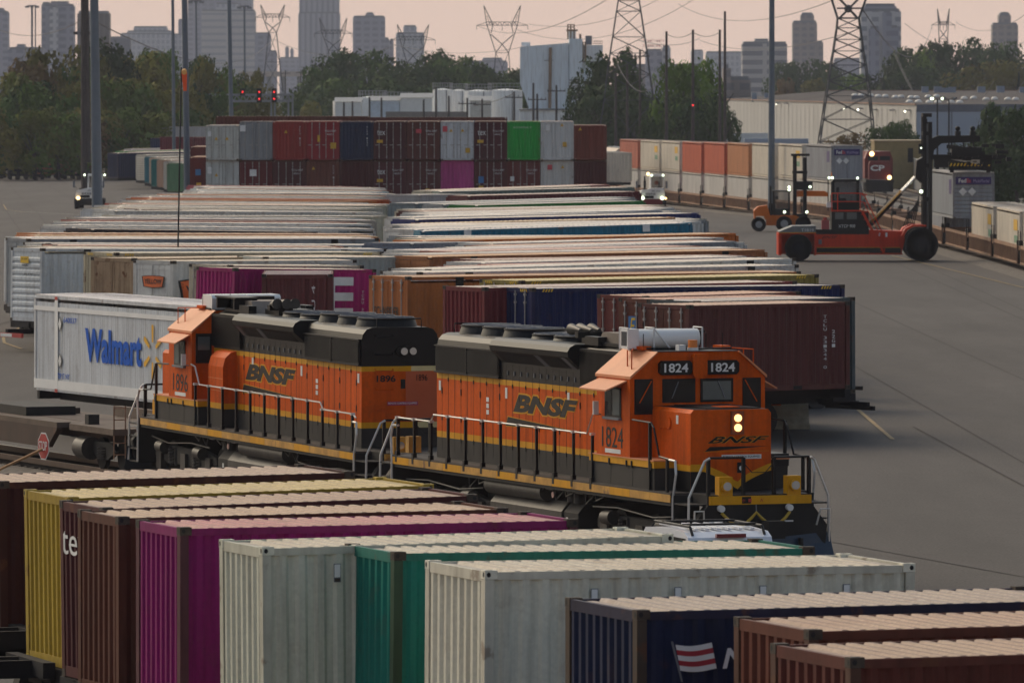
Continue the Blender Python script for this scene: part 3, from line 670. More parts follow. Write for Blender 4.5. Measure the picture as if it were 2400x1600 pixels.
# small brown box beyond the locomotive, end on to the camera
c = onz(611, 642.7, 4.0)
t = container('small plum brown container end on, between the magenta one and the locomotive', (c.x+1.2, c.y+3.1, 1.41), R(91), 6.06, 2.44, 2.59, (.15, .045, .045), end='corr', roofc=(.55, .42, .40))
chassis('chassis under the plum brown end-on container', (c.x+1.2, c.y+3.1, 1.41), R(91), 6.06, 'chassis under parked containers', base=1.41)
text('GESU 4', 'serial_number', (-3.10, -.62, .3), (0, 0, 1), (0, 1, 0), 1.9, .12, M_LETW, t)
# the white box with blue lettering on a chassis behind the locomotive
b = onz(80, 688, 4.22)
yw = math.atan2(-.915, .40); Lw = S53; u = Vector((math.cos(yw), math.sin(yw), 0)); v = Vector((-u.y, u.x, 0))
loc = b+u*Lw/2+v*1.3; loc.z = 1.32
tw = container('long white container with blue lettering and a yellow spark behind the locomotive', loc, yw, Lw, 2.6, 2.9, (.66, .68, .69), side='smooth', end='corr', roofc=(.80, .77, .76), far=True)
chassis('dark chassis under the white container with blue lettering', loc, yw, Lw, 'chassis under parked containers', base=1.32)
mb = MB()
for xx in (-Lw/2+1.98, Lw/2-1.98): mb.bx(xx-.13, xx+.13, -1.318, -1.306, .02, 2.88, M_WHITE)
mb.build('lifting_post', tw)
mb = MB(); mb.bx(-Lw/2+.02, Lw/2-.02, -1.313, -1.303, 2.42, 2.55, M_WHITE); mb.bx(-Lw/2+.02, Lw/2-.02, -1.313, -1.303, .08, .36, M_WHITE); mb.build('rail', tw)
mb = MB()
for xx in (-Lw/2+1.98,):
    for z in (0.0, 2.76): mb.bx(xx-.12, xx+.12, -1.324, -1.319, z, z+.1, M_RED)
mb.build('corner_marker', tw)
onside(tw, 2.6, 'Walmart', -Lw/2+4.45, 1.0, 4.7, 1.0, M_BLUE, bold=.035, off=-.012)
mb = MB()
for k in range(6):
    a = math.pi/2+k*math.pi/3; cx, cz = -Lw/2+10.05, 1.46; da = Vector((math.cos(a)*.8, 0, math.sin(a)*.8)); db = Vector((-math.sin(a)*.10, 0, math.cos(a)*.10))
    p = Vector((cx, -1.316, cz)); a0, a1 = p+da*.36, p+da
    mb.add([a0-db*.55, a0+db*.55, a1+db*.8-da*.06, a1+db*.4, a1-db*.4, a1-db*.8-da*.06], [tuple(range(6))], M_ORL)
mb.build('spark_emblem', tw)
onside(tw, 2.6, '640037', -Lw/2+2.6, 2.10, 1.1, .16, M_BLUE, 'serial_number', off=-.012); onside(tw, 2.6, 'TIP IT NY', -Lw/2+2.1, .42, 1.0, .16, M_BLUE, off=-.012)
mb = MB()
for z in (2.05, .95):
    for k, m in ((1, M_BLKL), (.82, M_LETW)):
        yy = -1.322 if k == 1 else -1.324
        mb.add([(-Lw/2+2.3, yy, z-.24*k), (-Lw/2+2.3+.17*k, yy, z), (-Lw/2+2.3, yy, z+.24*k), (-Lw/2+2.3-.17*k, yy, z)], [(0, 1, 2, 3)], m)
mb.build('diamond_placard', tw)
# ---------------------------------------------------------------- locomotives
M_OR = mat('locomotive_orange', (.62, .092, .002), .5, var=.14, scale=1.0, streak=.26, rust=.14, stretch=(1, 1, .3), spec=.08, fine=.10)
M_ORP = mat('faded_orange_panel', (.48, .11, .045), .6, spec=.1, var=.08)
M_ORSHEEN = mat('orange_sheen', (.64, .25, .11), .6, var=.08)  # lighter orange: grazing sky sheen painted into visors, cab roof edges and trim
M_BK = mat('locomotive_black', (.005, .005, .006), .42, var=.3, scale=1.2, streak=0, stretch=(1, 1, .4), spec=.22)
M_GRM = mat('grimy_grey', (.024, .021, .019), .75, var=.3, scale=1.5)
M_LY = mat('stripe_yellow', (.64, .30, .002), .5, var=.1, streak=.12, spec=.2)
M_LYW = mat('worn_yellow', (.48, .25, .04), .6, var=.35, scale=2.2, rust=.75, rustc=(.10, .05, .03))
M_CRM = mat('faded_cream', (.60, .50, .24), .6)
M_DECK = mat('walkway_grime', (.05, .042, .037), .8, var=.35, scale=2)
M_RAILS = mat('handrail_silver', (.55, .53, .50), .4, .3)
M_HEAD = mat('headlight_lit', (1.0, .62, .24), emit=2.4); M_LENS = mat('headlight_lens', (.62, .62, .60), .12, .6)
M_GRL = mat('radiator_grille', (.007, .007, .008), .5, spec=.15)
M_UND = mat('underframe', (.014, .012, .011), .75, var=.4, scale=2)
M_PIPE = mat('air_tank', (.042, .037, .033), .5, var=.35, scale=2, streak=.4)
M_MAGL = mat('label_magenta', (.34, .03, .09), .6); M_HOSE = mat('hose_yellow', (.45, .29, .03), .6); M_PLOW = mat('plow_blue', (.02, .035, .06), .5)
def bandm(z):
    return M_GRM if z < 2.06 else M_LY if z < 2.2 else M_OR if z < 3.39 else M_LY if z < 3.51 else M_BK
def loco(label, O, fw, zr, V, num, pitch=0, ac='drum', lit=True):
    t = thing('locomotive', label, 'locomotive', (O.x, O.y, zr), math.atan2(fw.y, fw.x), 'switching locomotives', ry=-pitch)
    def by(a, b): return sorted((V*a, V*b))
    xd = (1, 0, 0) if V < 0 else (-1, 0, 0)
    def stext(s, nm, x0, x1, z0, z1, tt, m, **k):   # lettering on the visible side
        org = (x0 if V < 0 else x1, V*tt, z0); return text(s, nm, org, xd, (0, 0, 1), x1-x0, z1-z0, m, t, **k)
    # underframe, walkway, sills
    mb = MB(); mb.bx(-9.55, 9.55, -1.16, 1.16, 1.36, 1.598, M_UND)
    for s in (-1, 1):
        a, b = sorted((s*1.16, s*1.56)); mb.bx(-8.7, 8.52, a, b, 1.545, 1.60, M_DECK)
    mb.build('underframe', t)
    for s in (-1, 1):
        mb = MB(); a, b = sorted((s*1.545, s*1.565)); n = 15
        for i in range(n):
            x0 = -8.7+17.2*i/n; mb.bx(x0, x0+17.2/n-.012, a, b, 1.40, 1.56, M_LYW if i % 3 else M_LY)
        mb.bx(-8.7, 8.5, min(s*1.5, s*1.54), max(s*1.5, s*1.54), 1.33, 1.44, M_UND); mb.build('side_sill', t)
    # long hood
    def arc(y, z0): return [(y-.27+.27*math.cos(a), z0+.30*math.sin(a)) for a in (0, .5, 1.0, math.pi/2)]
    half = [(.95, 1.6), (.95, 2.06), (.95, 2.2), (.95, 3.39), (.95, 3.51)]+arc(.95, 4.12)
    prof = half+[(-y, z) for y, z in half[::-1]]
    mb = MB(); mb.prism(prof, -7.35, 4.2, lambda p, q: bandm((p[1]+q[1])/2) if abs(p[1]-q[1]) > 1e-4 else M_BK, 'x', caps=False, smooth=False)
    for (y0, z0), (y1, z1) in zip(half, half[1:]):
        mb.quad((-7.35, -y0, z0), (-7.35, y0, z0), (-7.35, y1, z1), (-7.35, -y1, z1), bandm((z0+z1)/2))
    # door seams, latches and hinges along both flanks
    for s in (-1, 1):
        yy = s*.953
        for i in range(26):
            x = -7.0+i*.415
            if x > 3.6: break
            mb.bx(x-.006, x+.006, min(yy, yy+s*.002), max(yy, yy+s*.002), 1.75, 3.52 if x < -3.1 else 3.85, M_DARK)
            if i % 2: mb.bx(x-.02, x+.02, min(yy, yy+s*.014), max(yy, yy+s*.014), 3.34, 3.42, M_DARK); mb.bx(x-.015, x+.015, min(yy, yy+s*.012), max(yy, yy+s*.012), 1.98, 2.08, M_DARK)
            for z in (2.45, 3.05):
                if i % 3 == 0: mb.bx(x-.012, x+.03, min(yy, yy+s*.012), max(yy, yy+s*.012), z, z+.14, M_BK)
            if i > 9 and x < 1.7: mb.bx(x+.1, x+.14, min(yy, yy+s*.02), max(yy, yy+s*.02), 3.62, 3.72, M_STEEL)
        for x, z, w, h in ((-7.2, 3.12, .13, .22), (-4.1, 2.98, .16, .1), (-4.1, 2.84, .16, .1), (-4.1, 2.70, .16, .1), (-2.9, 3.1, .13, .24), (.95, 3.16, .13, .22)):
            mb.bx(x, x+w, min(yy, yy+s*.006), max(yy, yy+s*.006), z, z+h, M_LETW)
    hood = mb.build('long_hood', t)
    for s in (-1, 1):
        mb = MB()   # radiator intake
        a, b = sorted((s*.94, s*1.0))
        mb.bx(-7.3, -3.2, a, b, 3.55, 4.12, M_GRL)
        for i in range(60):
            x = -7.26+i*.0675; a, b = sorted((s*1.0, s*1.018)); mb.bx(x, x+.03, a, b, 3.6, 4.08, M_GRM)
        a, b = sorted((s*.95, s*1.03)); mb.bx(-7.34, -3.16, a, b, 4.12, 4.15, M_GRM); mb.bx(-7.34, -3.16, a, b, 3.525, 3.555, M_BK); mb.bx(-5.28, -5.23, a, b, 3.55, 4.12, M_BK)
        mb.build('radiator_grille', t)
        mb = MB()   # flared brake-grid blister with its overhang
        pf = [(.93, 3.88), (1.24, 4.16), (1.26, 4.28), (1.2, 4.38), (1.08, 4.44), (.6, 4.44)]
        mb.prism([(s*y, z) for y, z in pf], -3.1, 1.75, lambda p, q: M_BK, 'x', smooth=False)
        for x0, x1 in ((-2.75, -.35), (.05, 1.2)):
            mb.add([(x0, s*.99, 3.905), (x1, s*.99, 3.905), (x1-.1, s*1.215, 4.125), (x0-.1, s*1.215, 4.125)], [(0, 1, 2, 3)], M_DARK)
        for x in (-.3, 1.35): mb.add([(x, s*.99, 3.9), (x+.28, s*.99, 3.9), (x+.2, s*1.245, 4.15), (x-.08, s*1.245, 4.15)], [(0, 1, 2, 3)], M_STEEL)
        mb.build('brake_blister', t)
        mb = MB()   # filter compartment behind the cab
        a, b = sorted((s*.93, s*1.02)); mb.bx(1.85, 4.17, a, b, 3.56, 4.36, M_GRL)
        for i in range(34): mb.bx(1.9+i*.067, 1.93+i*.067, min(s*1.02, s*1.035), max(s*1.02, s*1.035), 3.6, 4.3, M_BK)
        mb.build('filter_grille', t)
    # roof: cooling fans, dynamic brake fans, exhaust, hatch
    for x, r, z in ((-6.35, .68, .16), (-4.95, .68, .16), (-3.55, .68, .16), (-1.9, .64, .09), (-.55, .64, .09)):
        mb = MB(); mb.cyl((x, 0, 4.40), (x, 0, 4.42+z), r+.06, M_BK, r1=r, n=28, caps=False); mb.cyl((x, 0, 4.42+z), (x, 0, 4.45+z), r+.02, M_BK, n=28, capm=M_DARK)
        for k in range(8):
            a = k*math.pi/4; mb.tube([(x, 0, 4.475+z), (x+r*math.cos(a), r*math.sin(a), 4.465+z)], .012, M_STEEL, 4)
        for rr in (.2, .42, .62): mb.tube([(x+r*rr*1.55*math.cos(k*math.pi/8), r*rr*1.55*math.sin(k*math.pi/8), 4.468+z) for k in range(17)], .008, M_STEEL, 4)
        mb.build('cooling_fan', t)
    mb = MB(); mb.bx(.5, 1.6, -.45, .45, 4.42, 4.56, M_BK); mb.prism([(1.9, 4.42), (2.2, 4.72), (3.3, 4.72), (3.6, 4.42)], -.62, .62, mat('hatch_tan', (.20, .165, .135), .7, var=.25), 'y'); mb.bx(2.3, 3.9, -.75, .75, 4.43, 4.50, M_BK)
    mb.bx(1.7, 2.5, .64, .84, 4.43, 4.62, M_BK); mb.bx(1.7, 2.5, -.84, -.64, 4.43, 4.62, M_BK); mb.bx(2.6, 4.3, .3, .9, 4.76, 4.80, M_BK); mb.bx(2.7, 2.78, .3, .9, 4.5, 4.76, M_BK); mb.bx(4.1, 4.18, .3, .9, 4.5, 4.76, M_BK)
    mb.build('roof_hatch', t)
    mb = MB()
    for k, (dy, dx, L) in enumerate(((-.22, 0, .55), (0, .1, .7), (.22, 0, .5))):
        mb.cyl((.75+dx, V*.35+dy, 4.70), (.75+dx-L, V*.35+dy, 4.72), .045, M_PIPE, r1=.13, n=12)
    mb.bx(.6, .8, V*.35-.3, V*.35+.3, 4.55, 4.68, M_BK); mb.build('air_horn', t)
    mb = MB()
    mb.tube([(-7.3, .55, 4.4), (-7.28, .55, 4.62), (-7.28, -.55, 4.62), (-7.3, -.55, 4.4)], .018, M_BK)
    mb.build('grab_rail', hood)
    # cab
    cp = [(1.53, 2.2), (1.53, 3.86), (1.50, 3.93), (.95, 4.40), (.88, 4.42)]; prof = cp+[(-y, z) for y, z in cp[::-1]]
    mb = MB(); mb.prism(prof, 4.2, 6.13, M_OR, 'x'); mb.prism([(1.55, 3.86), (1.55, 3.92), (1.48, 3.98), (.93, 4.43), (.93, 4.40)], 4.16, 6.2, M_ORSHEEN, 'x'); mb.prism([(-1.55, 3.86), (-1.55, 3.92), (-1.48, 3.98), (-.93, 4.43), (-.93, 4.40)], 4.16, 6.2, M_ORSHEEN, 'x')
    mb.bx(4.2, 6.16, -.9, .9, 4.422, 4.435, M_BK)
    cab = mb.build('cab', t)
    for s in (-1, 1):      # cab side doors low: battery boxes with yellow lid line
        mb = MB(); a, b = sorted((s*.9, s*1.50)); mb.bx(3.75, 7.45, a, b, 1.60, 2.06, M_GRM); mb.bx(3.73, 7.47, min(s*.9, s*1.52), max(s*.9, s*1.52), 2.06, 2.2 if s == V else 2.32, M_LY if s == V else M_BK)
        mb.bx(3.72, 7.48, min(s*.9, s*1.535), max(s*.9, s*1.535), 2.2, 2.225, M_ORSHEEN)
        for x in (3.9, 4.9, 5.9, 6.2, 7.3): mb.bx(x, x+.05, min(s*1.52, s*1.545), max(s*1.52, s*1.545), 2.02, 2.16, M_DARK)
        for x in (4.95, 6.2): mb.bx(x-.008, x+.008, min(s*1.5, s*1.504), max(s*1.5, s*1.504), 1.62, 2.05, M_DARK)
        mb.build('battery_box', t)
        mb = MB(); yy = s*1.532   # sliding side window
        mb.bx(4.72, 5.64, min(yy, yy+s*.02), max(yy, yy+s*.02), 3.03, 3.66, M_BK); mb.bx(4.78, 5.14, min(yy+s*.021, yy+s*.026), max(yy+s*.021, yy+s*.026), 3.08, 3.62, M_GLASS); mb.bx(5.2, 5.58, min(yy+s*.021, yy+s*.026), max(yy+s*.021, yy+s*.026), 3.08, 3.62, mat('cab_glass_pale', (.10, .12, .12), .1, spec=.6))
        mb.bx(4.7, 5.66, min(yy, yy+s*.07), max(yy, yy+s*.07), 2.98, 3.03, M_STEEL); mb.build('side_window', cab)
        mb = MB(); mb.add([(4.35, s*1.53, 3.80), (5.95, s*1.53, 3.80), (5.8, s*1.95, 3.60), (4.25, s*1.95, 3.60), (4.35, s*1.53, 3.83), (5.95, s*1.53, 3.83), (5.8, s*1.95, 3.63), (4.25, s*1.95, 3.63)],
                       [(0, 1, 2, 3), (4, 5, 6, 7), (0, 3, 7, 4), (3, 2, 6, 7), (1, 2, 6, 5), (0, 1, 5, 4)], M_ORSHEEN); mb.build('sun_visor', cab)
        mb = MB(); mb.bx(4.45, 4.5, min(s*1.6, s*1.72), max(s*1.6, s*1.72), 3.06, 3.34, M_LETW); mb.tube([(4.45, s*1.53, 3.06), (4.47, s*1.66, 3.06)], .015, M_STEEL); mb.build('mirror', cab)
        # rear-facing window beside the hood and front corner windows
        for x, dx in ((6.131, 1), (4.199, -1)):
            mb = MB(); a, b = sorted((s*1.02, s*1.43)); mb.bx(min(x, x+dx*.018), max(x, x+dx*.018), a, b, 3.12, 3.86, M_BK)
            mb.bx(min(x+dx*.019, x+dx*.023), max(x+dx*.019, x+dx*.023), a+.04, b-.04, 3.17, 3.81, M_GLASS)
            if dx > 0: mb.tube([(x+.04, s*1.06, 3.82), (x+.045, s*1.33, 3.36)], .014, M_OR, 4)
            else: mb.bx(x-.026, x-.0235, a+.05, b-.05, 3.45, 3.78, mat('cab_glass_pale', (.10, .12, .12), .1))
            mb.build('corner_window', cab)
        mb = MB(); a, b = sorted((s*.06, s*.80)); mb.bx(6.131, 6.15, a, b, 3.36, 3.86, M_BK); mb.bx(6.151, 6.155, a+.05, b-.05, 3.41, 3.80, M_GLASS if s == V else mat('cab_glass_pale', (.10, .12, .12), .1)); mb.tube([(6.17, s*.45, 3.8), (6.175, s*.6, 3.45)], .012, M_STEEL, 4); mb.build('windscreen', cab)
        mb = MB(); a, b = sorted((s*.16, s*.9)); pf = [(a+.06, 3.94), (b-.06, 3.94), (b, 4.0), (b, 4.18), (b-.06, 4.24), (a+.06, 4.24), (a, 4.18), (a, 4.0)]
        mb.prism(pf, 6.131, 6.245, M_BK, 'x'); nb = mb.build('number_board', cab)
        text(num, 'number', (6.247, (s*.53)-.27, 3.995), (0, 1, 0), (0, 0, 1), .54, .19, M_LETW, nb, bold=.02)
        # roof-edge railing
        mb = MB(); mb.tube([(5.85, s*1.38, 4.05), (5.85, s*1.38, 4.45), (5.0, s*1.0, 4.47)], .014, M_OR); mb.tube([(5.45, s*1.32, 4.1), (5.45, s*1.32, 4.45)], .014, M_OR); mb.bx(5.0, 5.5, min(s*.8, s*1.0), max(s*.8, s*1.0), 4.44, 4.52, M_OR); mb.tube([(5.3, s*.9, 4.5), (5.3, s*.9, 4.78)], .01, M_BK); mb.build('roof_rail', cab)
    mb = MB(); mb.prism([(-.13, 4.38), (.13, 4.38), (.16, 4.30), (.16, 3.95), (.1, 3.86), (-.1, 3.86), (-.16, 3.95), (-.16, 4.30)], 6.131, 6.29, M_OR, 'x'); mb.build('lamp_housing', cab)
    if ac == 'drum':
        mb = MB(); mb.cyl((4.95, V*.95, 4.66), (4.95, V*-.45, 4.66), .21, M_WHITE, n=24); mb.bx(4.74, 5.16, min(V*.95, V*1.2), max(V*.95, V*1.2), 4.46, 4.88, M_WHITE)
        for k in range(6): mb.bx(4.80+k*.055, 4.83+k*.055, min(V*1.2, V*1.206), max(V*1.2, V*1.206), 4.52, 4.82, M_DARK)
        for y in (1.2, .62, -.48):
            for x in (4.7, 5.2): mb.tube([(x, V*y, 4.44), (x, V*y, 4.9)], .02, M_LETW)
            mb.tube([(4.7, V*y, 4.9), (5.2, V*y, 4.9)], .015, M_LETW)
        mb.tube([(5.2, V*.62, 4.88), (5.2, V*.25, 4.46)], .018, M_LETW); mb.bx(4.6, 5.2, min(V*1.0, V*-.6), max(V*1.0, V*-.6), 4.436, 4.452, M_DARK)
    else:
        mb = MB()
        for y0, y1 in ((-.9, -.02), (.02, .9)):
            mb.prism([(4.55, 4.44), (4.52, 4.72), (4.6, 4.80), (5.3, 4.80), (5.38, 4.72), (5.4, 4.44)], y0, y1, M_WHITE, 'y')
            for k in range(5): mb.bx(5.36, 5.405, y0+.1, y1-.1, 4.50+k*.045, 4.52+k*.045, M_DARK)
    mb.build('air_conditioner', t)
    mb = MB(); mb.cyl((5.85, 0, 4.43), (5.85, 0, 4.50), .12, M_LETW, n=14); mb.cyl((5.85, 0, 4.5), (5.85, 0, 4.66), .10, mat('amber_beacon', (.75, .22, .04), .3), n=14); mb.build('beacon', t)
    mb = MB(); mb.bx(3.95, 4.45, -.55, .55, 4.44, 4.78, M_BK); mb.tube([(4.5, V*.95, 4.46), (5.5, V*.9, 4.48), (5.8, V*-.2, 4.47), (5.8, V*-.9, 4.48)], .02, M_BK); mb.bx(5.75, 5.95, -.35, -.2, 4.44, 4.56, M_LETW); mb.tube([(5.9, V*-.28, 4.5), (5.9, V*-.28, 4.8)], .012, M_BK); mb.tube([(4.3, V*.5, 4.78), (4.3, V*.5, 5.0)], .008, M_BK)
    mb.build('roof_equipment', t)
    # short nose
    y0, y1 = by(-.77, 1.03); mb = MB(); e = .07
    pr = [(y0, 1.62), (y0, 3.22), (y0+e, 3.30), (y1-e, 3.30), (y1, 3.22), (y1, 1.62)]
    mb.prism(pr, 6.13, 8.3, lambda p, q: M_BK if (p[1] > 3.29 and q[1] > 3.29) else M_OR, 'x', capm=M_OR)
    nose = mb.build('nose', t)
    mb = MB()
    def zc(y): return 1.66+.42*(min(1, abs(y)/.75))**.62
    ys = [y0+(y1-y0)*k/24 for k in range(25)]
    for a, b in zip(ys, ys[1:]):
        mb.quad((8.303, a, 1.62), (8.303, b, 1.62), (8.303, b, max(1.621, zc(b)-.06)), (8.303, a, max(1.621, zc(a)-.06)), M_BK)
        mb.quad((8.305, a, zc(a)-.06), (8.305, b, zc(b)-.06), (8.305, b, zc(b)+.09), (8.305, a, zc(a)+.09), M_LY)
    for y, s in ((y0, -1), (y1, 1)):
        mb.quad((6.2, y+s*.003, 1.62), (8.3, y+s*.003, 1.62), (8.3, y+s*.003, 2.02), (6.2, y+s*.003, 2.02), M_BK); mb.quad((7.47, y+s*.004, 2.02), (8.3, y+s*.004, 2.02), (8.3, y+s*.004, 2.15), (7.47, y+s*.004, 2.15), M_LY)
    mb.build('nose_stripe', nose)
    sv = lambda a: V*a
    def nt_(s, nm, tl, tr, z0, z1, m, off=8.308, **k):   # lettering on the nose front, read from ahead
        return text(s, nm, (off, V*0+min(-tl, -tr) if V < 0 else min(tl, tr), z0), (0, 1, 0), (0, 0, 1), abs(tl-tr), z1-z0, m, nose, **k)
    nt_('BNSF', 'lettering_outline', .66, -.74, 2.595, 2.745, M_LY, shear=.5, bold=.045); nt_('BNSF', 'lettering', .655, -.73, 2.60, 2.74, M_BK, off=8.3125, shear=.5, bold=.02)
    mb = MB(); mb.add([(8.309, V*.72, 2.43), (8.309, V*-.70, 2.53), (8.309, V*.60, 2.53)], [(0, 1, 2)], M_BK); mb.bx(8.304, 8.308, *by(-.72, .74), 2.425, 2.432, M_LY); mb.build('swoosh', nose)
    mb = MB(); mb.bx(8.304, 8.31, *by(.34, -.55), 2.27, 2.36, M_LETW); nl = mb.build('label', nose); nt_('REMOTE CONTROL EQUIPPED', 'lettering', .31, -.52, 2.29, 2.34, M_BLKL, off=8.312)
    mb = MB(); mb.bx(8.304, 8.312, *by(-.01, -.19), 1.98, 2.20, M_BLACK); mb.cyl((8.312, V*-.1, 2.08), (8.315, V*-.1, 2.08), .05, M_LETW, n=12); mb.build('plaque', nose)
    mb = MB(); mb.bx(8.304, 8.36, *by(.14, -.14), 2.78, 3.26, mat('lamp_recess', (.18, .04, .01), .6)); mb.build('lamp_panel', nose)
    for z in (3.12, 2.92):
        mb = MB(); mb.cyl((8.36, 0, z), (8.40, 0, z), .078, M_HEAD if lit else M_LENS, n=18); mb.build('headlight', nose)
    mb = MB(); mb.cyl((7.1, V*1.03, 2.98), (7.1, V*1.06, 2.98), .13, M_OR, n=14); mb.tube([(6.6, V*1.04, 2.85), (6.7, V*1.08, 2.88), (6.95, V*1.08, 2.88), (7.0, V*1.04, 2.85)], .014, M_OR); mb.bx(7.5, 7.62, *by(1.03, 1.036), 2.98, 3.16, M_LETW); mb.bx(7.4, 8.0, -.2, .2, 3.30, 3.34, M_OR); mb.bx(6.3, 8.1, -.6, .6, 3.302, 3.325, M_BK); mb.build('sand_filler', nose)
    # rear of the long hood
    mb = MB()
    pf = [(-.19+.24*math.cos(a)*(1.25 if abs(math.cos(a)) > .3 else 1), 3.86+.14*math.sin(a)) for a in [k*math.pi/8 for k in range(16)]]
    mb.prism([(V*y, z) for y, z in pf], -7.42, -7.35, M_BK, 'x'); lp = mb.build('lamp_panel', t)
    for y in (-.08, -.30):
        mb = MB(); mb.cyl((-7.42, V*y, 3.86), (-7.45, V*y, 3.86), .085, M_LENS, n=16); mb.build('headlight', lp)
    mb = MB(); mb.bx(-7.357, -7.351, *by(-.15, -.94), 2.21, 3.385, M_ORP); mb.bx(-7.357, -7.351, *by(-.28, -.94), 3.392, 3.508, M_CRM); mb.bx(-7.357, -7.351, *by(-.35, -.94), 2.063, 2.197, M_CRM); mb.build('faded_panel', t)
    rd = (0, -1, 0)
    def rtext(s, nm, tl, tr, z0, z1, m, off=-7.362, **k): return text(s, nm, (off, max(V*tl, V*tr), z0), rd, (0, 0, 1), abs(tl-tr), z1-z0, m, t, **k)
    rtext(num, 'number', .58, .11, 3.14, 3.30, M_BK, bold=.02); rtext(num, 'number', -.41, -.68, 3.16, 3.31, M_BK)
    mb = MB(); mb.bx(-7.362, -7.358, *by(.31, -.45), 2.59, 2.68, M_MAGL); mb.build('label', t); rtext('REMOTE CONTROL EQUIPPED', 'lettering', .29, -.42, 2.61, 2.66, M_LETW, off=-7.366)
    mb = MB()
    for z in (2.5, 2.95, 3.4, 3.78, 4.2): mb.tube([(-7.35, V*.62, z+.05), (-7.4, V*.62, z), (-7.4, V*.18, z), (-7.35, V*.18, z+.05)], .012, M_OR if z < 3.45 else M_BK)
    mb.bx(-7.36, -7.351, *by(-.02, -.13), 2.98, 3.2, M_BLACK); mb.build('grab_rail', t)
    # side logo and numbers
    stext('BNSF', 'lettering_outline', -2.42, 1.62, 2.79, 3.26, .952, M_LY, shear=.28, bold=.085); stext('BNSF', 'lettering', -2.38, 1.58, 2.825, 3.225, .957, M_BK, shear=.28, bold=.05)
    mb = MB()
    X0, X1 = (-2.85, 1.2) if V < 0 else (1.75+.1, -2.3); k = 1 if V < 0 else -1
    for d, m, o in ((.02, M_LY, .955), (0, M_BK, .959)): mb.add([(X0-k*d*1.5, V*o, 2.50-d), (X0+k*.12-k*d, V*o, 2.70+d), (X1+k*d*6, V*o, 2.565)], [(0, 1, 2)], m)
    mb.build('swoosh', t)
    stext(num, 'number', 4.52, 5.75, 2.39, 2.82, 1.534, M_BK); mb = MB(); mb.bx(4.7, 5.6, *by(1.53, 1.536), 2.27, 2.36, M_LETW); mb.build('label', t)
    if V > 0:      # equipment cabinet bulging from the flank behind the cab
        mb = MB(); pf = [(.9, 1.6), (1.30, 1.6), (1.30, 3.1), (1.24, 3.32), (1.1, 3.45), (.9, 3.5)]
        mb.prism(pf, 2.35, 3.55, lambda p, q: M_OR, 'x'); mb.bx(2.34, 3.56, .95, 1.303, 1.6, 2.06, M_GRM); mb.bx(2.338, 3.562, .95, 1.306, 2.06, 2.2, M_LY)
        for z in (2.5, 2.8): mb.bx(2.36, 3.54, 1.30, 1.306, z, z+.012, M_ORSHEEN)
        mb.build('equipment_cabinet', t)
    # handrails
    for s in (-1, 1):
        y = s*1.52; mb = MB(); xs = [-8.4+i*1.12 for i in range(12)]
        mb.tube([(-8.65, y, 2.38), (-8.4, y, 2.46), (-6.2, y, 2.46), (-6.0, y, 2.62), (3.6, y, 2.62), (3.95, y*1.0, 3.05), (4.2, y*1.02, 3.1)], .02, M_RAILS)
        mb.build('handrail', t)
        for x in xs:
            mb = MB(); h = 2.46 if x < -6 else 2.62; mb.bx(x-.028, x+.028, y-.028, y+.028, 1.42, h, M_BK); mb.bx(x-.05, x+.05, y-.05, y+.05, h-.03, h+.025, M_RAILS); mb.bx(x-.06, x+.06, y-.05, y+.04, 1.45, 1.7, M_BK); mb.build('stanchion', t)
        mb = MB(); mb.tube([(6.2, s*1.50, 3.02), (7.25, s*1.50, 3.0), (7.42, s*1.50, 2.9), (7.75, s*1.51, 2.32), (8.4, s*1.52, 2.28)], .022, M_BK); mb.bx(7.22, 7.28, y-.03, y+.03, 1.6, 3.0, M_BK); mb.bx(8.2, 8.26, y-.03, y+.03, 1.5, 2.28, M_BK); mb.build('front_rail', t)
        for e in (-1, 1):     # bright grab irons at the step wells
            mb = MB(); mb.tube([(e*8.35, y, 2.28), (e*8.7, s*1.53, 2.27), (e*8.78, s*1.55, 2.0), (e*8.66, s*1.57, 1.5), (e*8.66, s*1.58, .45)], .028, M_RAILS); mb.build('grab_iron', t)
            mb = MB(); mb.tube([(e*9.6, s*1.12, 2.36), (e*9.55, s*1.22, 2.3), (e*9.5, s*1.55, 1.55), (e*9.5, s*1.57, .45)], .028, M_RAILS); mb.build('grab_iron', t)
            mb = MB()
            for k in range(4):
                z = .42+k*.32; mb.bx(min(e*8.72, e*9.48), max(e*8.72, e*9.48), min(s*(1.0+.0*k), s*1.56), max(s*1.0, s*1.56), z, z+.03, M_GRM)
            mb.bx(min(e*8.68, e*8.72), max(e*8.68, e*8.72), min(s*1.0, s*1.56), max(s*1.0, s*1.56), .42, 1.56, M_UND); mb.build('steps', t)
    # ends: platform beam, railing, ditch lights, pilot, coupler
    for e in (-1, 1):
        mb = MB(); mb.bx(min(e*9.55, e*9.62), max(e*9.55, e*9.62), -1.13, 1.13, 1.40, 1.575, M_LY if e > 0 else M_LYW)
        if e > 0: mb.bx(9.615, 9.625, -.42, -.22, 1.42, 1.56, M_BK)
        mb.build('end_beam', t)
        if e > 0:
            for k, tt in enumerate((.42, .28, .02)):
                text('*1A'[k], 'lettering', (9.624, (-tt if V < 0 else tt-.08), 1.45), (0, 1, 0), (0, 0, 1), .07, .07, M_RED, t)
        mb = MB(); mb.prism([(-1.5, .95), (-1.15, 1.40), (1.15, 1.40), (1.5, .95), (1.45, .5), (-1.45, .5)], min(e*9.35, e*9.58), max(e*9.35, e*9.58), M_UND, 'x'); mb.build('pilot', t)
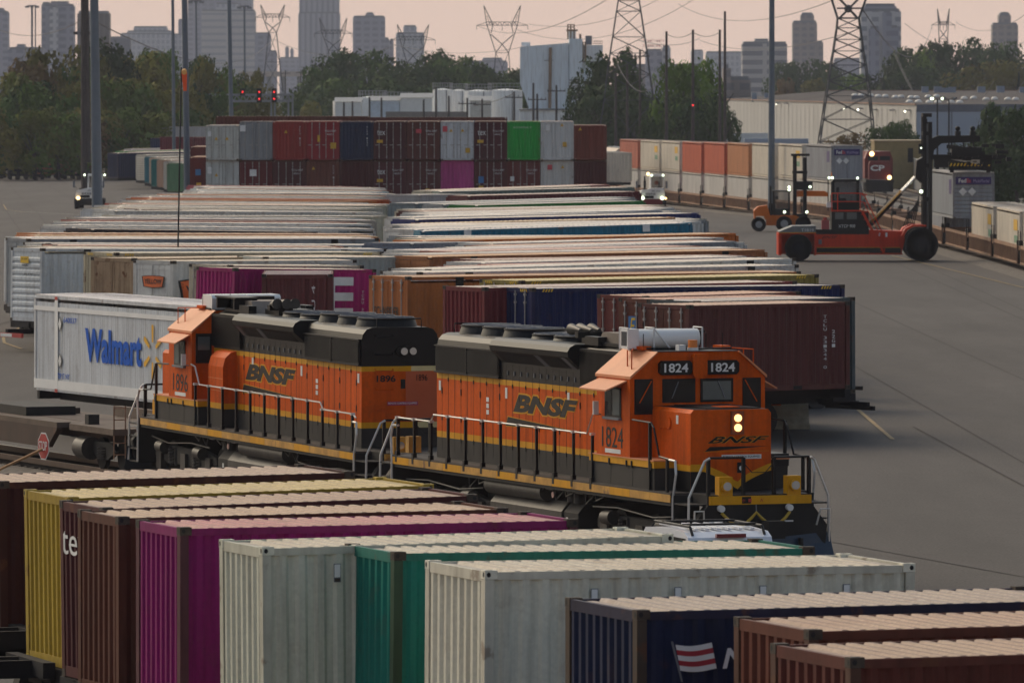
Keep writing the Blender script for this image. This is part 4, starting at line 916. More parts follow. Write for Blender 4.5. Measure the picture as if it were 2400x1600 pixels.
        for y0, y1 in ((-1.12, -.34), (.34, 1.12)):
            mb = MB(); x = e*9.5
            for y in (y0, y1): mb.bx(x-.035, x+.035, y-.035, y+.035, 1.575, 2.36, M_BK)
            mb.tube([(x, y0, 2.36), (x, y1, 2.36)], .026, M_BK); mb.build('end_railing', t)
        mb = MB(); mb.tube([(e*9.5, .34, 2.25), (e*9.5, .15, 2.05), (e*9.5, -.15, 2.05), (e*9.5, -.34, 2.25)], .012, M_BK, 4); mb.build('chain', t)
        for y in (.76, -.76):
            mb = MB(); mb.bx(min(e*9.35, e*9.58), max(e*9.35, e*9.58), y-.15, y+.15, 1.576, 1.97, M_LYW if e < 0 else M_LY); mb.cyl((e*9.58, y, 1.78), (e*9.66, y, 1.78), .115, M_LY, n=16); dl = mb.build('ditch_light', t)
            mb = MB(); mb.cyl((e*9.66, y, 1.78), (e*9.675, y, 1.78), .09, M_LENS, n=16); mb.build('lens', dl)
        mb = MB(); mb.bx(min(e*9.58, e*10.3), max(e*9.58, e*10.3), -.1, .1, .82, 1.05, M_UND); mb.bx(min(e*10.2, e*10.55), max(e*10.2, e*10.55), -.2, .16, .74, 1.10, M_UND); mb.build('coupler', t)
        mb = MB()
        for y in (.62, -.9): mb.cyl((e*9.6, y, 1.33), (e*9.72, y, 1.32), .07, M_LETW, n=12); mb.bx(min(e*9.6, e*9.63), max(e*9.6, e*9.63), y-.25, y+.1, 1.03, 1.06, M_LETW)
        mb.build('air_fitting', t)
        if e > 0:
            mb = MB(); mb.tube([(9.68, .62, 1.24)]+[(9.72, .62-1.52*k/14, 1.24-.26*abs(math.sin(2*math.pi*k/14))) for k in range(1, 14)]+[(9.68, -.9, 1.24)], .032, M_HOSE, 7); mb.tube([(9.7, -.14, 1.4), (9.72, -.14, 1.24)], .012, M_STEEL); mb.build('air_hose', t)
            mb = MB()
            for k in range(10):
                a, b = -1.62+k*.324, -1.62+(k+1)*.324
                f = lambda y, z: (9.75+.55*(1-abs(y)/1.62)-.30*math.sin((z-.12)*2.4), y, z+.05*abs(y))
                for z in (.12, .32, .52): mb.quad(f(a, z), f(b, z), f(b, z+.2), f(a, z+.2), M_PLOW)
            for y in (-.8, .8): mb.bx(9.4, 9.9, y-.03, y+.03, .25, .7, M_UND)
            mb.build('snow_plow', t)
            mb = MB(); mb.tube([(9.62, -1.45, 1.0), (9.66, -1.3, 1.03), (9.66, -.3, .95)], .016, M_RAILS); mb.build('cut_lever', t)
            for s in (-1, 1):
                mb = MB(); mb.tube([(9.6, s*1.25, .95), (9.7, s*1.3, 1.28), (9.7, s*1.5, 1.28), (9.68, s*1.5, 1.0)], .022, M_RAILS); mb.build('step_handle', t)
    # trucks
    for e in (-1, 1):
        mb = MB(); cx = e*5.9
        for s in (-1, 1):
            a, b = sorted((s*1.02, s*1.16)); pf = [(cx-2.6, .62), (cx-2.6, .80), (cx-1.6, .92), (cx+1.6, .92), (cx+2.6, .80), (cx+2.6, .62), (cx+1.5, .48), (cx-1.5, .48)]
            mb.prism(pf, a, b, M_UND, 'y')
            for dx in (-2.07, 0, 2.07): mb.bx(cx+dx-.2, cx+dx+.2, min(s*1.1, s*1.24), max(s*1.1, s*1.24), .3, .78, M_PIPE)
            for dx in (-1.03, 1.03):
                for o in (-.1, .1): mb.cyl((cx+dx+o*2.2, s*1.12, .45), (cx+dx+o*2.2, s*1.12, .9), .085, M_UND, n=9)
                for k in range(5): mb.cyl((cx+dx, s*1.2, .5+k*.08), (cx+dx, s*1.2, .53+k*.08), .1, M_PIPE, n=9)
            mb.tube([(cx-2.5, s*1.3, 1.05), (cx-1, s*1.32, 1.1), (cx+1, s*1.3, 1.0), (cx+2.5, s*1.28, 1.1)], .02, M_PIPE)
        tr = mb.build('truck', t)
        for dx in (-1.6, 1.6):
            for s in (-1, 1):
                mb = MB(); mb.cyl((cx+dx-.25, s*1.28, .86), (cx+dx+.25, s*1.28, .88), .15, M_PIPE, n=14); mb.build('brake_cylinder', tr)
        for dx in (-2.07, 0, 2.07):
            for s in (-1, 1):
                mb = MB(); mb.cyl((cx+dx, s*.69, .51), (cx+dx, s*.83, .51), .51, M_UND, n=24); mb.cyl((cx+dx, s*.83, .51), (cx+dx, s*1.0, .51), .16, M_UND, n=12); mb.build('wheel', tr)
    mb = MB(); pf = [(-1.2, .28), (-1.38, .45), (-1.38, .85), (-1.2, 1.06), (1.2, 1.06), (1.38, .85), (1.38, .45), (1.2, .28)]
    mb.prism(pf, -2.7, 1.7, M_PIPE, 'x'); mb.prism([(y*.97, z) for y, z in pf], 1.75, 2.6, M_UND, 'x'); mb.build('fuel_tank', t)
    for s in (-1, 1):
        mb = MB(); mb.cyl((-2.9, s*1.28, 1.21), (.6, s*1.28, 1.21), .19, M_PIPE, n=18); mb.build('air_reservoir', t)
    mb = MB()
    for x in (1.9, 2.3): mb.cyl((x, V*1.2, 1.06), (x, V*1.2, 1.36), .12, M_PIPE, n=10)
    mb.bx(2.0, 2.1, *by(1.38, 1.39), .55, .75, M_LETW); mb.cyl((1.4, V*1.45, 1.2), (1.4, V*1.47, 1.2), .07, mat('cap_pink', (.5, .3, .25), .6), n=10)
    for k in range(14):
        x = -4+k*.6; mb.tube([(x, V*1.4, 1.36), (x+.1, V*1.42, 1.1+.1*(k % 3)), (x+.5, V*1.4, 1.3)], .018, M_PIPE, 4)
    mb.build('piping', t)
    return t
l1 = loco('orange and black diesel locomotive 1896 facing away, rear lamps unlit', O1, F1, .44, 1, '1896', pitch=.006, ac='box', lit=False)
l2 = loco('orange and black diesel locomotive 1824 facing the camera with lit headlights', O2, F2, .48, -1, '1824')
# ---------------------------------------------------------------- double-stack train on the right
M_WELL = mat('well_car_tan', (.27, .15, .09), .7, var=.3, scale=1.2, rust=.4)
def along(pts, s):
    for a, b in zip(pts, pts[1:]):
        L = (b-a).length
        if s <= L: d = (b-a)/L; return a+d*s, d
        s -= L
    return b, d
WC = {}
def well_car(i, loc, yaw):
    if not WC:
        b = MB()
        for s in (-1, 1):
            a, c = sorted((s*1.36, s*1.46)); b.bx(-8.2, 8.2, a, c, 1.0, 1.18, M_WELL); b.bx(-8.2, 8.2, a, c, .14, .26, M_WELL)
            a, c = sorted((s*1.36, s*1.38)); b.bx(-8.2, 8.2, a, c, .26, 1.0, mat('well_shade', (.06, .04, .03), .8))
            for k in range(34):
                x = -8.15+k*.49; a, c = sorted((s*1.38, s*1.45)); b.bx(x, x+.09, a, c, .26, 1.0, M_WELL)
        b.bx(-8.2, 8.2, -1.36, 1.36, .14, .17, M_UND)
        e = MB()
        for sx in (-1, 1):
            x0, x1 = sorted((sx*8.2, sx*9.2)); e.bx(x0, x1, -1.4, 1.4, .9, 1.2, M_WELL); e.bx(x0, x1, -1.0, 1.0, .3, .9, M_UND)
            for sy in (-1, 1): e.tube([(sx*8.6, sy*1.42, .9), (sx*8.6, sy*1.42, 2.0)], .03, M_UND); e.bx(min(sx*8.4, sx*8.9), max(sx*8.4, sx*8.9), min(sy*1.2, sy*1.5), max(sy*1.2, sy*1.5), 1.2, 1.45, M_UND)
        w = MB(); w.cyl((0, -.06, 0), (0, .06, 0), .42, M_UND, n=18)
        WC.update(b=b.mesh('well_side'), e=e.mesh('end_platform'), w=w.mesh('wheel'))
    t = thing('well_car', f'tan well car with ribbed sides in the container train, number {ORD[i]} from the near end'.replace('number ', ''), 'rail car', loc, yaw, 'well cars of the container train')
    link(WC['b'], 'well_side', t); link(WC['e'], 'end_platform', t)
    for x in (-9.6, -8.6, 8.6):
        for s in (-.75, .75): o = link(WC['w'], 'wheel', t); o.location = (x, s, .42)
    return t
TG = 'containers on the double-stack train'
cars = []
S0 = 42
for i in range(22):
    p, d = along(TT, S0+9.3+i*18.7); cars.append((p, math.atan2(d.y, d.x), g(p.x, p.y)+.3))
    well_car(i, (p.x, p.y, g(p.x, p.y)+.3), math.atan2(d.y, d.x))
M_YST = mat('sticker_ochre', (.62, .36, .03), .6); M_GST = mat('sticker_green', (.14, .26, .17), .6)
RWH = (.68, .61, .50); RGR = (.30, .31, .33); RSAL = (.54, .125, .065)
upper = {}
near_i = next(i for i, (p, y, z) in enumerate(cars) if p.y > 608)
seq = [('grey container with purple sign on its doors', RGR), ('cream container with ochre sticker', RWH), ('cream container between another cream one and a tan one', RWH), ('tan-orange container', (.52, .22, .10)), ('salmon red container with white lettering on its end', RSAL),
       ('red container between the salmon and white ones', RSAL), ('white container with yellow signs', RWH), ('cream container with faded sticker', RWH), ('coral orange container, farthest', (.52, .17, .11))]
def stick(t, L, x, z, w, h, m, W):
    mb = MB(); mb.bx(x, x+w, W/2+.001, W/2+.006, z, z+h, m); return mb.build('sticker', t)
def tbox(label, car, z0, col, sg=True, end='door', doorc=None):
    p, yw, zr = car; W = 2.59
    t = container(label, (p.x, p.y, z0), yw, S53, W, 2.88, col, side='smooth', end=end, roofc=lerp(col, (.75, .66, .56), .6), far=True, group=TG, doorc=doorc)
    if sg:
        if col == RWH: stick(t, S53, -6.6, 1.75, 2.6, .62, M_YST, W); stick(t, S53, -6.6, 1.05, 2.2, .42, M_GST, W)
        mb = MB(); mb.bx(-S53/2-.012, -S53/2-.002, -.5, .7, 1.95, 2.35, M_YST if col == RWH else M_LETW); mb.build('sticker', t)
    return t
for k, (lab, col) in enumerate(seq):
    p, yw, zr = cars[near_i+k]
    t = tbox(lab+', top tier of the stacked train', cars[near_i+k], zr+.22+2.9, col, sg=k > 0)
    if k == 0: tfx = t
    tbox(f'white lower container, {ORD[k]} under the stacked top tier counted from the near end', cars[near_i+k], zr+.2, (.60, .57, .52))
M_PUR = mat('sign_purple', (.035, .02, .13), .5); M_FXR = mat('letter_red', (.55, .06, .08), .5)
def fsign(t, yL, z, w, h):
    x = -S53/2-.06
    mb = MB(); mb.bx(x-.006, x, yL-w, yL, z, z+h, M_PUR); sg = mb.build('sign_panel', t)
    text('Fed', 'lettering', (x-.012, yL-.08*w, z+.22*h), (0, -1, 0), (0, 0, 1), w*.22, h*.56, M_LETW, sg, bold=.03); text('Ex', 'lettering', (x-.012, yL-.31*w, z+.22*h), (0, -1, 0), (0, 0, 1), w*.13, h*.56, M_FXR, sg, bold=.03)
    text('MultiModal', 'lettering', (x-.012, yL-.5*w, z+.25*h), (0, -1, 0), (0, 0, 1), w*.44, h*.42, mat('letter_mauve', (.42, .36, .55), .6), sg)
    mb = MB()
    for k in range(2):
        yc = yL-.2*w-.26*w*k; mb.add([(x-.006, yc-.26, z-.45), (x-.006, yc, z-.19), (x-.006, yc+.26, z-.45), (x-.006, yc, z-.71)], [(0, 1, 2, 3)], M_LETW)
    mb.build('diamond_placard', t)
fsign(tfx, 1.05, 2.08, 2.1, .50); stick(tfx, S53, -6.9, 1.5, 1.6, .9, M_PUR, 2.59)
# low containers in the near wells
for k, (i, lab, col) in enumerate(((0, 'nearest cream container in a well, lower right edge', RWH), (1, 'second cream container in a well, right edge', RWH), (2, 'third cream container in a well behind the big reach stacker front wheel', RWH), (4, 'silver container in a well behind the lifted one', RGR))):
    t = tbox(lab, cars[i], cars[i][2]+.2, col, end='corr')
# the lifted silver container
pl = Vector((28.35, 470.0)); ZL = 2.25
tl = container('silver container with purple sign held in the air by the reach stacker', (pl.x, pl.y, ZL), R(91.5), S53, 2.59, 2.88, (.30, .315, .33), side='smooth', end='ribbed', roofc=(.55, .54, .52), far=True)
fsign(tl, 1.12, 2.12, 2.2, .46); stick(tl, S53, -6.9, 1.5, 1.6, .9, M_PUR, 2.59)
# two white boxes and a tank car at the far left of the train
for k, (a, b) in enumerate(((1441, 'left'), (1480, 'right'))):
    put(f'white container on a trailer behind the yard tractor, {b} of the pair', (a+1, 358), None, S53, RWH, zt=3.9, W=2.6, yaw=R(94), side='smooth', end='corr', roofc=RWHITE, far=True, chlabel=f'chassis under the {b} white container behind the yard tractor', group='pair of white containers behind the tractor')
t = thing('hopper_car', 'beige rounded hopper car beyond the coral container', 'rail car', (11.5, 812, -1.0), R(94))
mb = MB(); mb.prism([(-1.5, 1.2), (-1.62, 2.6), (-1.3, 4.2), (-.6, 4.7), (.6, 4.7), (1.3, 4.2), (1.62, 2.6), (1.5, 1.2)], -9, 9, mat('hopper_beige', (.50, .40, .31), .6, var=.15), 'x', smooth=False); mb.build('hull', t)
mb = MB(); mb.bx(-9.5, 9.5, -1.2, 1.2, .8, 1.2, M_UND); mb.build('underframe', t)
mb = MB(); mb.bx(-8, 8, -.4, .4, 4.7, 4.82, M_STEEL); mb.build('roof_hatch', t)
for x in (-7.5, -5.8, 5.8, 7.5):
    for s in (-.75, .75): mb = MB(); mb.cyl((x, s-.06, .44), (x, s+.06, .44), .44, M_UND); mb.build('wheel', t)
# red locomotive with lit lamps
p3 = Vector((39.3, 802))
t = thing('freight_locomotive', 'dark red locomotive with bright lamps and white letters on its nose', 'locomotive', (*p3, g(*p3)+.3), R(-90))
M_CPR = mat('dark_red_paint', (.17, .016, .014), .5, var=.15)
mb = MB(); mb.prism([(-1.5, 1.6), (-1.5, 3.7), (-1.2, 4.5), (1.2, 4.5), (1.5, 3.7), (1.5, 1.6)], -2, 2, M_CPR, 'x'); mb.build('cab', t)
mb = MB(); mb.prism([(-1.15, 1.3), (-1.15, 3.2), (-1.0, 3.45), (1.0, 3.45), (1.15, 3.2), (1.15, 1.3)], 2, 4.2, M_CPR, 'x'); mb.build('nose', t)
mb = MB(); mb.bx(-18, -2, -1.0, 1.0, 1.5, 4.4, M_CPR); mb.build('long_hood', t)
mb = MB(); mb.bx(-18, 4.5, -1.5, 1.5, 1.2, 1.5, M_UND); mb.bx(4.2, 4.6, -1.4, 1.4, .2, 1.4, M_UND); mb.build('underframe', t)
mb = MB(); mb.bx(2.0, 2.02, -1.2, -.1, 3.55, 4.0, M_GLASS); mb.bx(2.0, 2.02, .1, 1.2, 3.55, 4.0, M_GLASS); mb.build('windscreen', t)
text('CP', 'lettering', (4.21, -1.0, 2.45), (0, 1, 0), (0, 0, 1), 1.5, .62, M_LETW, t, bold=.03)
mb = MB(); mb.bx(4.2, 4.21, -1.15, 1.15, 1.42, 1.52, M_LETW); mb.build('stripe', t)
for y, z, r, x in ((-.75, 4.25, .26, 2.02), (1.0, 1.75, .24, 4.62)): mb = MB(); mb.ball((x, y, z), r, M_LAMPO); mb.build('headlight', t)
for x in (-15, -13, -11, -2, 0, 2):
    for s in (-.75, .75): mb = MB(); mb.cyl((x, s-.08, .5), (x, s+.08, .5), .5, M_UND); mb.build('wheel', t)
# ---------------------------------------------------------------- stacked containers, three tiers, ends towards the camera
SGRP = 'containers in the great stack'
YS_ = 553.0
cols = [(483, 559), (562, 637), (638.5, 717.5), (718, 795), (797, 874), (876, 952), (954, 1031), (1033, 1110), (1111.5, 1188), (1189, 1266), (1268, 1344), (1345, 1422)]
top = [('weathered white', (.56, .57, .52), 'door', 'doors with rust'), ('plain grey', (.27, .285, .295), 'door', 'grey doors'), ('bright red', (.30, .035, .03), 'corr', 'ribbed end'), ('crimson', (.28, .018, .025), 'door', 'placarded doors'), ('navy blue', (.018, .03, .07), 'corr', 'ribbed end'),
       ('dark purple-brown', (.075, .018, .02), 'door', 'white lettering'), ('rust brown', (.11, .03, .024), 'door', 'a red label'), ('pale grey-white', (.58, .60, .61), 'door', 'hazard triangles'), ('dark maroon', (.08, .018, .022), 'door', 'white lettering'), ('bright green', (.015, .34, .05), 'corr', 'a row of digits'),
       ('off-white', (.64, .64, .62), 'corr', 'black smudges'), ('reddish brown', (.19, .046, .03), 'corr', 'a small triangle')]
mid = [('dull white', (.54, .56, .53), 'door', 'grey panels'), ('wine red', (.13, .018, .02), 'door', 'round white emblem'), ('dark brown', (.085, .022, .022), 'door', 'white digits'), ('chestnut', (.16, .052, .035), 'corr', 'ribbed end'), ('deep maroon', (.085, .02, .022), 'corr', 'ribbed end'),
       ('plum brown', (.095, .022, .025), 'door', 'white lettering'), ('oxblood', (.10, .026, .026), 'door', 'yellow triangle'), ('pink', (.48, .07, .25), 'corr', 'ribbed end'), ('dusky brown', (.10, .024, .024), 'door', 'blue emblem'), ('russet', (.14, .028, .024), 'door', 'small labels'),
       ('cream white', (.60, .58, .54), 'corr', 'rust specks'), ('dark claret', (.09, .022, .022), 'corr', 'ribbed end')]
ST = {}
for tier, lst in ((2, top), (1, mid), (0, mid[::-1])):
    for k, ((a, b), (nm, col, e, mk)) in enumerate(zip(cols, lst)):
        xc = ((a+b)/2-1200)*YS_/F; zb = -.85+2.9*tier
        hh = 2.59 if (tier == 2 and k in (0, 11)) else 2.88
        L = S40 if k not in (1, 4) else S20
        lab = f'{("bottom", "middle", "top")[tier]}-tier {nm} container with {mk}, {ORD[k]} from the left of the stack'
        t = container(lab, (xc, YS_+L/2+(.25 if tier != 2 else 0), zb), R(90), L, 2.44, hh, col, end=e, roofc=lerp(col, (.66, .46, .34), .6), group=SGRP, far=True, rods=True)
        ST[tier, k] = t
        if e == 'door' and tier:
            for s in (-1, 1):
                for yy in (.30, .86):
                    o = link(cmesh('rod', L, 2.44, hh), 'lock_rod', t); o.location = (-L/2-.01, s*(1.10-yy), 0)
def smark(t, L, y, z, w, h, m, nm='sticker'):
    mb = MB(); x = -L/2-.07; mb.bx(x-.005, x, y-w/2, y+w/2, z, z+h, m); mb.build(nm, t)
def stri(t, L, y, z, s, m):
    mb = MB(); x = -L/2-.072; mb.add([(x, y-s/2, z), (x, y+s/2, z), (x, y, z+s*.9)], [(0, 1, 2)], m); mb.build('hazard_triangle', t)
def swrd(t, L, s, y, z, w, h, m): text(s, 'lettering', (-L/2-.075, y, z), (0, -1, 0), (0, 0, 1), w, h, m, t)
for tier, k in ((2, 5), (2, 8), (1, 5)): swrd(ST[tier, k], S40, 'tex', .95, 1.85, .6, .36, M_LETW); smark(ST[tier, k], S40, .75, 1.28, .45, .22, M_YST)
for tier, k, y, z, w, h, m in ((2, 3, -.78, .85, .42, .45, M_YST), (2, 7, -.78, .55, .34, .36, M_YST), (1, 1, .65, .5, .4, .42, M_YST), (1, 8, .7, 1.2, .4, .5, M_POSTB), (2, 10, -.55, 1.0, .3, .34, M_YST), (2, 6, .35, 2.0, .4, .3, M_FXR), (1, 0, .95, 1.9, .3, .5, M_LETW), (2, 0, .95, 1.75, .26, .4, M_LETW), (2, 7, .9, 2.1, .34, .42, M_FXR),
                                 (1, 10, .55, 2.2, .34, .36, M_FXR), (2, 10, .7, 2.2, .3, .4, M_LETW), (2, 1, .85, 2.15, .4, .45, M_LETW), (1, 1, .1, 1.75, .5, .5, M_LETW), (2, 4, -.9, 1.3, .0, .0, M_LETW), (1, 8, .7, .6, .34, .4, M_YST), (1, 6, -.3, .5, .3, .3, M_YST), (2, 3, .3, 1.35, .18, .5, M_YST), (1, 9, .85, 1.35, .3, .35, M_LETW)):
    if w: smark(ST[tier, k], S40, y, z, w, h, m)
for tier, k, y, z in ((2, 2, .25, 2.0), (2, 0, .45, 1.5), (2, 0, -.35, 1.5), (2, 7, .45, 2.1), (2, 7, -.4, 2.1), (2, 10, -.35, 2.5), (2, 11, .75, 2.2), (1, 10, -.4, 2.3), (1, 0, .45, 1.7), (1, 3, .7, 2.2)): stri(ST[tier, k], S40 if (tier, k) != (2, 1) else S20, y, z, .26, M_YST)
swrd(ST[2, 9], S40, '6 7 5 0 0 7 0 4 1 9', .75, 2.35, 1.3, .14, M_LETW)
for tier, k in ((2, 3), (2, 6), (1, 2), (1, 5), (1, 6), (1, 8), (1, 9), (2, 8)): swrd(ST[tier, k], S40, 'TCLU 2087', -.15, 2.1, .85, .13, M_LETW); swrd(ST[tier, k], S40, '45G1', -.3, 1.85, .5, .12, M_LETW)
for k, L in ((2, S40), (4, S20), (3, S40)):
    t = ST[2 if k != 3 else 1, k]; vt = -.75; s = 'HLXU 1234'
    for i, ch in enumerate(s):
        if ch != ' ': text(ch, 'serial_number', (-L/2-.075, vt, 2.4-i*.17), (0, -1, 0), (0, 0, 1), .08, .12, M_LETW, t)
# containers lying crosswise behind the stack and beside it
for x0, x1, yt, Y, col, lab in ((490, 885, 271.5, 592, (.13, .045, .03), 'long rust-brown container lying crosswise behind the left of the stack'), (830, 1190, 274, 596, (.15, .05, .04), 'long brown container lying crosswise behind the middle of the stack')):
    p = P((x0+x1)/2, yt, Y); 
    for q in range(3): container(lab+('', ', second tier', ', bottom tier')[q], (p.x, p.y, p.z-2.9*(q+1)), 0, S40, 2.44, 2.88, col, roofc=(.70, .46, .32), far=True, end='door', group='crosswise containers behind the stack')
for (x0, x1, yt, Y, col, lab, e) in ((446, 520, 344, 572, (.12, .03, .026), 'brown container standing left of the white stack, rear one', 'door'), (446, 520, 368, 560, (.12, .022, .022), 'dark red container with yellow label left of the white stack', 'door')):
    p = P((x0+x1)/2, yt, Y); t = container(lab, (p.x, p.y+6.1, p.z-2.88), R(90), S40, 2.44, 2.88, col, end=e, roofc=(.70, .46, .32), far=True)
    container(lab.replace('container', 'lower container'), (p.x, p.y+6.3, p.z-5.8), R(90), S40, 2.44, 2.88, col, end=e, far=True)
    smark(t, S40, .55, .6, .35, .35, M_YST); smark(t, S40, .6, 1.5, .4, .45, M_POSTB)
# stepped row of boxes receding at the left
STG = 'containers in the far stepped row'
for k, (x, yt, col, nm, e) in enumerate(((276, 356.5, (.012, .02, .06), 'navy', 'corr'), (291, 351.5, (.012, .20, .035), 'vivid green', 'corr'), (308, 347, (.34, .36, .36), 'grey-white', 'door'), (322, 354, (.50, .44, .34), 'cream', 'ribbed'), (345, 360.5, (.50, .47, .40), 'slatted cream', 'ribbed'),
        (368, 365.5, (.02, .15, .20), 'teal', 'corr'), (380, 367, (.44, .34, .25), 'rust streaked beige', 'door'), (386.5, 371, (.02, .16, .16), 'narrow teal green', 'corr'), (401, 372.5, (.38, .24, .17), 'rusty pinkish', 'door'), (418, 376, (.46, .44, .40), 'white slatted', 'ribbed'), (428, 380, (.10, .22, .12), 'dull green', 'corr'))):
    put(f'{nm} container in the far left stepped row, {ORD[k]} from its far end', (x, yt+2), (x+215, yt-2), S40, col, zt=2.75, group=STG, roofc=RWHITE, end=e, far=True, chlabel=f'chassis under the {nm} container of the far stepped row')
for x0, L, yt, Y, ztn, col, lab in ((376, S20, 320, 905, 2, (.17, .02, .03), 'crimson container stacked behind the far stepped row'), (452, S20, 321, 900, 2, (.15, .022, .03), 'dark red container with white letters behind the far stepped row'), (353, S20, 323, 925, 2, (.02, .03, .08), 'navy container at the left of the far stacked group'), (378, S20, 296, 960, 2, (.55, .52, .50), 'white container with orange dusty roof on the far stacked group')):
    p = P(x0, yt, Y)
    for q in range(ztn): container(lab+('', ', lower one')[q], (p.x+L/2, p.y, p.z-2.7*(q+1)), 0, L, 2.44, 2.68, col, roofc=(.74, .44, .30) if x0 == 378 else (.5, .3, .26), far=True, group='far stacked containers on the left')
# ---------------------------------------------------------------- reach stacker
M_SR = mat('stacker_red', (.60, .045, .012), .5, spec=.15, var=.12, streak=.2); M_FO = mat('forklift_orange', (.62, .14, .012), .5, spec=.15, var=.1)
def wheel(par, x, y, z, r, w, m=M_RIM, name='wheel'):
    mb = MB(); mb.cyl((x, y-w/2, z), (x, y+w/2, z), r, M_RUB, n=28)
    for s in (-1, 1): mb.cyl((x, y+s*w/2, z), (x, y+s*(w/2-.07), z), r*.9, M_RUB, r1=r*.6, n=28)
    o = mb.build(name, par); mb = MB()
    for s in (-1, 1): mb.cyl((x, y+s*(w/2+.002), z), (x, y+s*(w/2+.03), z), r*.5, m, n=18); mb.cyl((x, y+s*(w/2+.03), z), (x, y+s*(w/2+.08), z), r*.22, m, n=12)
    mb.build('rim', o); return o
def lamp(par, p, r, m=M_LAMPG, name='work_lamp', back=M_BLACK):
    mb = MB(); mb.bx(p[0]-r*.9, p[0]+r*.9, p[1]+r*.6, p[1]+r*1.6, p[2]-r*.9, p[2]+r*.9, back); mb.ball(p, r, m, 10, 6); return mb.build(name, par)
t = thing('reach_stacker', 'big red container handler with black mast lifting the silver container', 'reach stacker', (20.7, 447.2, 0))
wheel(t, -3.6, -1.3, .80, .80, .75, M_CHAS); wheel(t, -3.6, 1.3, .80, .80, .75, M_CHAS)
for y in (-1.75, -.95, .95, 1.75): wheel(t, 3.72, y, 1.0, 1.0, .7, M_CHAS)
mb = MB(); mb.bx(-4.78, -2.57, -1.70, 1.70, 1.62, 1.72, M_SR); mb.bx(-4.80, -4.62, -1.70, 1.70, .36, 1.64, M_SR); mb.bx(-2.66, -2.56, -1.72, 1.72, .36, 1.66, M_SR); mb.bx(-4.7, -2.6, -.85, .85, .4, 1.62, M_SR)
mb.prism([(-4.78, 1.72), (-4.78, 1.76), (-3.95, 2.10), (-2.57, 2.12), (-2.57, 1.72)], -1.70, 1.70, mat('stacker_grey', (.16, .16, .155), .55), 'y'); mb.bx(-4.78, -2.57, -1.715, -1.70, 1.69, 1.73, M_LY); mb.build('counterweight', t)
mb = MB(); mb.prism([(-2.57, .42), (2.55, .42), (2.75, 1.2), (2.75, 1.78), (.62, 1.86), (.62, 1.60), (-2.57, 1.60)], -1.3, 1.3, M_SR, 'y'); mb.bx(-2.5, 2.5, -1.42, -1.3, .50, .82, M_BLACK); mb.bx(-2.5, 2.5, -1.425, -1.41, .80, .83, M_LY); mb.bx(-2.5, .6, -1.425, -1.41, .50, .52, M_LY)
mb.bx(-2.57, 2.62, -1.46, -1.28, .40, .47, M_SR); mb.bx(-2.57, .62, -1.28, 1.28, 1.602, 1.90, M_BLACK); mb.bx(1.2, 1.3, -1.305, -1.30, 1.5, 1.7, M_LETW); mb.bx(1.6, 1.72, -1.305, -1.30, 1.45, 1.7, M_LETW); mb.bx(-2.4, -2.2, -1.306, -1.30, 1.0, 1.3, M_STEEL); mb.build('chassis', t)
mb = MB(); mb.prism([(2.5, 1.5), (2.75, 1.95), (3.2, 2.18), (4.0, 2.16), (4.0, 2.08), (3.25, 2.08), (2.85, 1.85), (2.65, 1.45)], -2.1, -.6, M_SR, 'y'); mb.prism([(2.5, 1.5), (2.75, 1.95), (3.2, 2.18), (4.0, 2.16), (4.0, 2.08), (3.25, 2.08), (2.85, 1.85), (2.65, 1.45)], .6, 2.1, M_SR, 'y'); mb.build('mudguard', t)
text('T1819', 'lettering', (-3.45, -1.712, 1.78), (1, 0, 0), (0, 0, 1), .75, .17, M_LETW, t); text('BNSF', 'lettering', (-2.2, -1.305, 1.35), (1, 0, 0), (0, 0, 1), .95, .16, M_BK, t, shear=.5)
mb = MB(); mb.bx(-1.6, .6, -1.15, 1.15, 1.90, 2.98, M_BLACK); mb.bx(-1.4, -.9, -1.16, -1.15, 2.5, 2.9, mat('cab_glass_pale', (.1, .12, .12), .1)); mb.bx(-.7, -.1, -1.16, -1.15, 2.5, 2.9, mat('cab_glass_pale', (.1, .12, .12), .1)); eb = mb.build('engine_housing', t)
text('XTCP 900', 'lettering', (-1.2, -1.165, 2.0), (1, 0, 0), (0, 0, 1), 1.0, .18, M_LETW, eb)
mb = MB(); mb.bx(-2.2, -1.75, -1.1, -.6, 1.9, 2.45, mat('tank_red', (.35, .05, .05), .5)); mb.cyl((-1.98, -.85, 2.45), (-1.98, -.85, 2.6), .12, M_RED); mb.bx(-1.9, -1.55, -.9, -.5, 3.2, 3.5, M_LETW); mb.build('side_tank', t)
mb = MB()
for x in (-1.5, 0.0):
    for y in (-.72, .72): mb.bx(x-.06, x+.06, y-.06, y+.06, 3.0, 4.72, M_BLACK)
mb.prism([(-1.6, 4.72), (-1.5, 4.88), (.0, 4.88), (.15, 4.72)], -.82, .82, M_BLACK, 'y'); mb.bx(-1.5, .06, -.76, .76, 3.0, 3.55, M_BLACK); mb.prism([(.0, 3.1), (.5, 3.2), (.15, 4.7), (.02, 4.7)], -.7, .7, M_GLAZ, 'y'); mb.bx(-1.44, -.06, -.74, -.72, 3.55, 4.7, M_GLAZ); mb.bx(-1.44, -.06, .72, .74, 3.55, 4.7, M_GLAZ); cabo = mb.build('operator_cab', t); mb = MB(); mb.bx(-1.2, -.7, -.3, .3, 3.55, 3.75, M_BLACK); mb.bx(-1.3, -1.1, -.3, .3, 3.7, 4.4, M_BLACK); mb.build('seat', cabo)
mb = MB()
for z in (3.02, 3.55, 4.05): mb.tube([(-1.6, -1.2, z), (.15, -1.2, z), (.5, -1.2, z-.1)], .032, M_SR)
for x in (-1.6, -1.25, .1): mb.tube([(x, -1.2, 2.95), (x, -1.2, 4.05)], .03, M_SR)
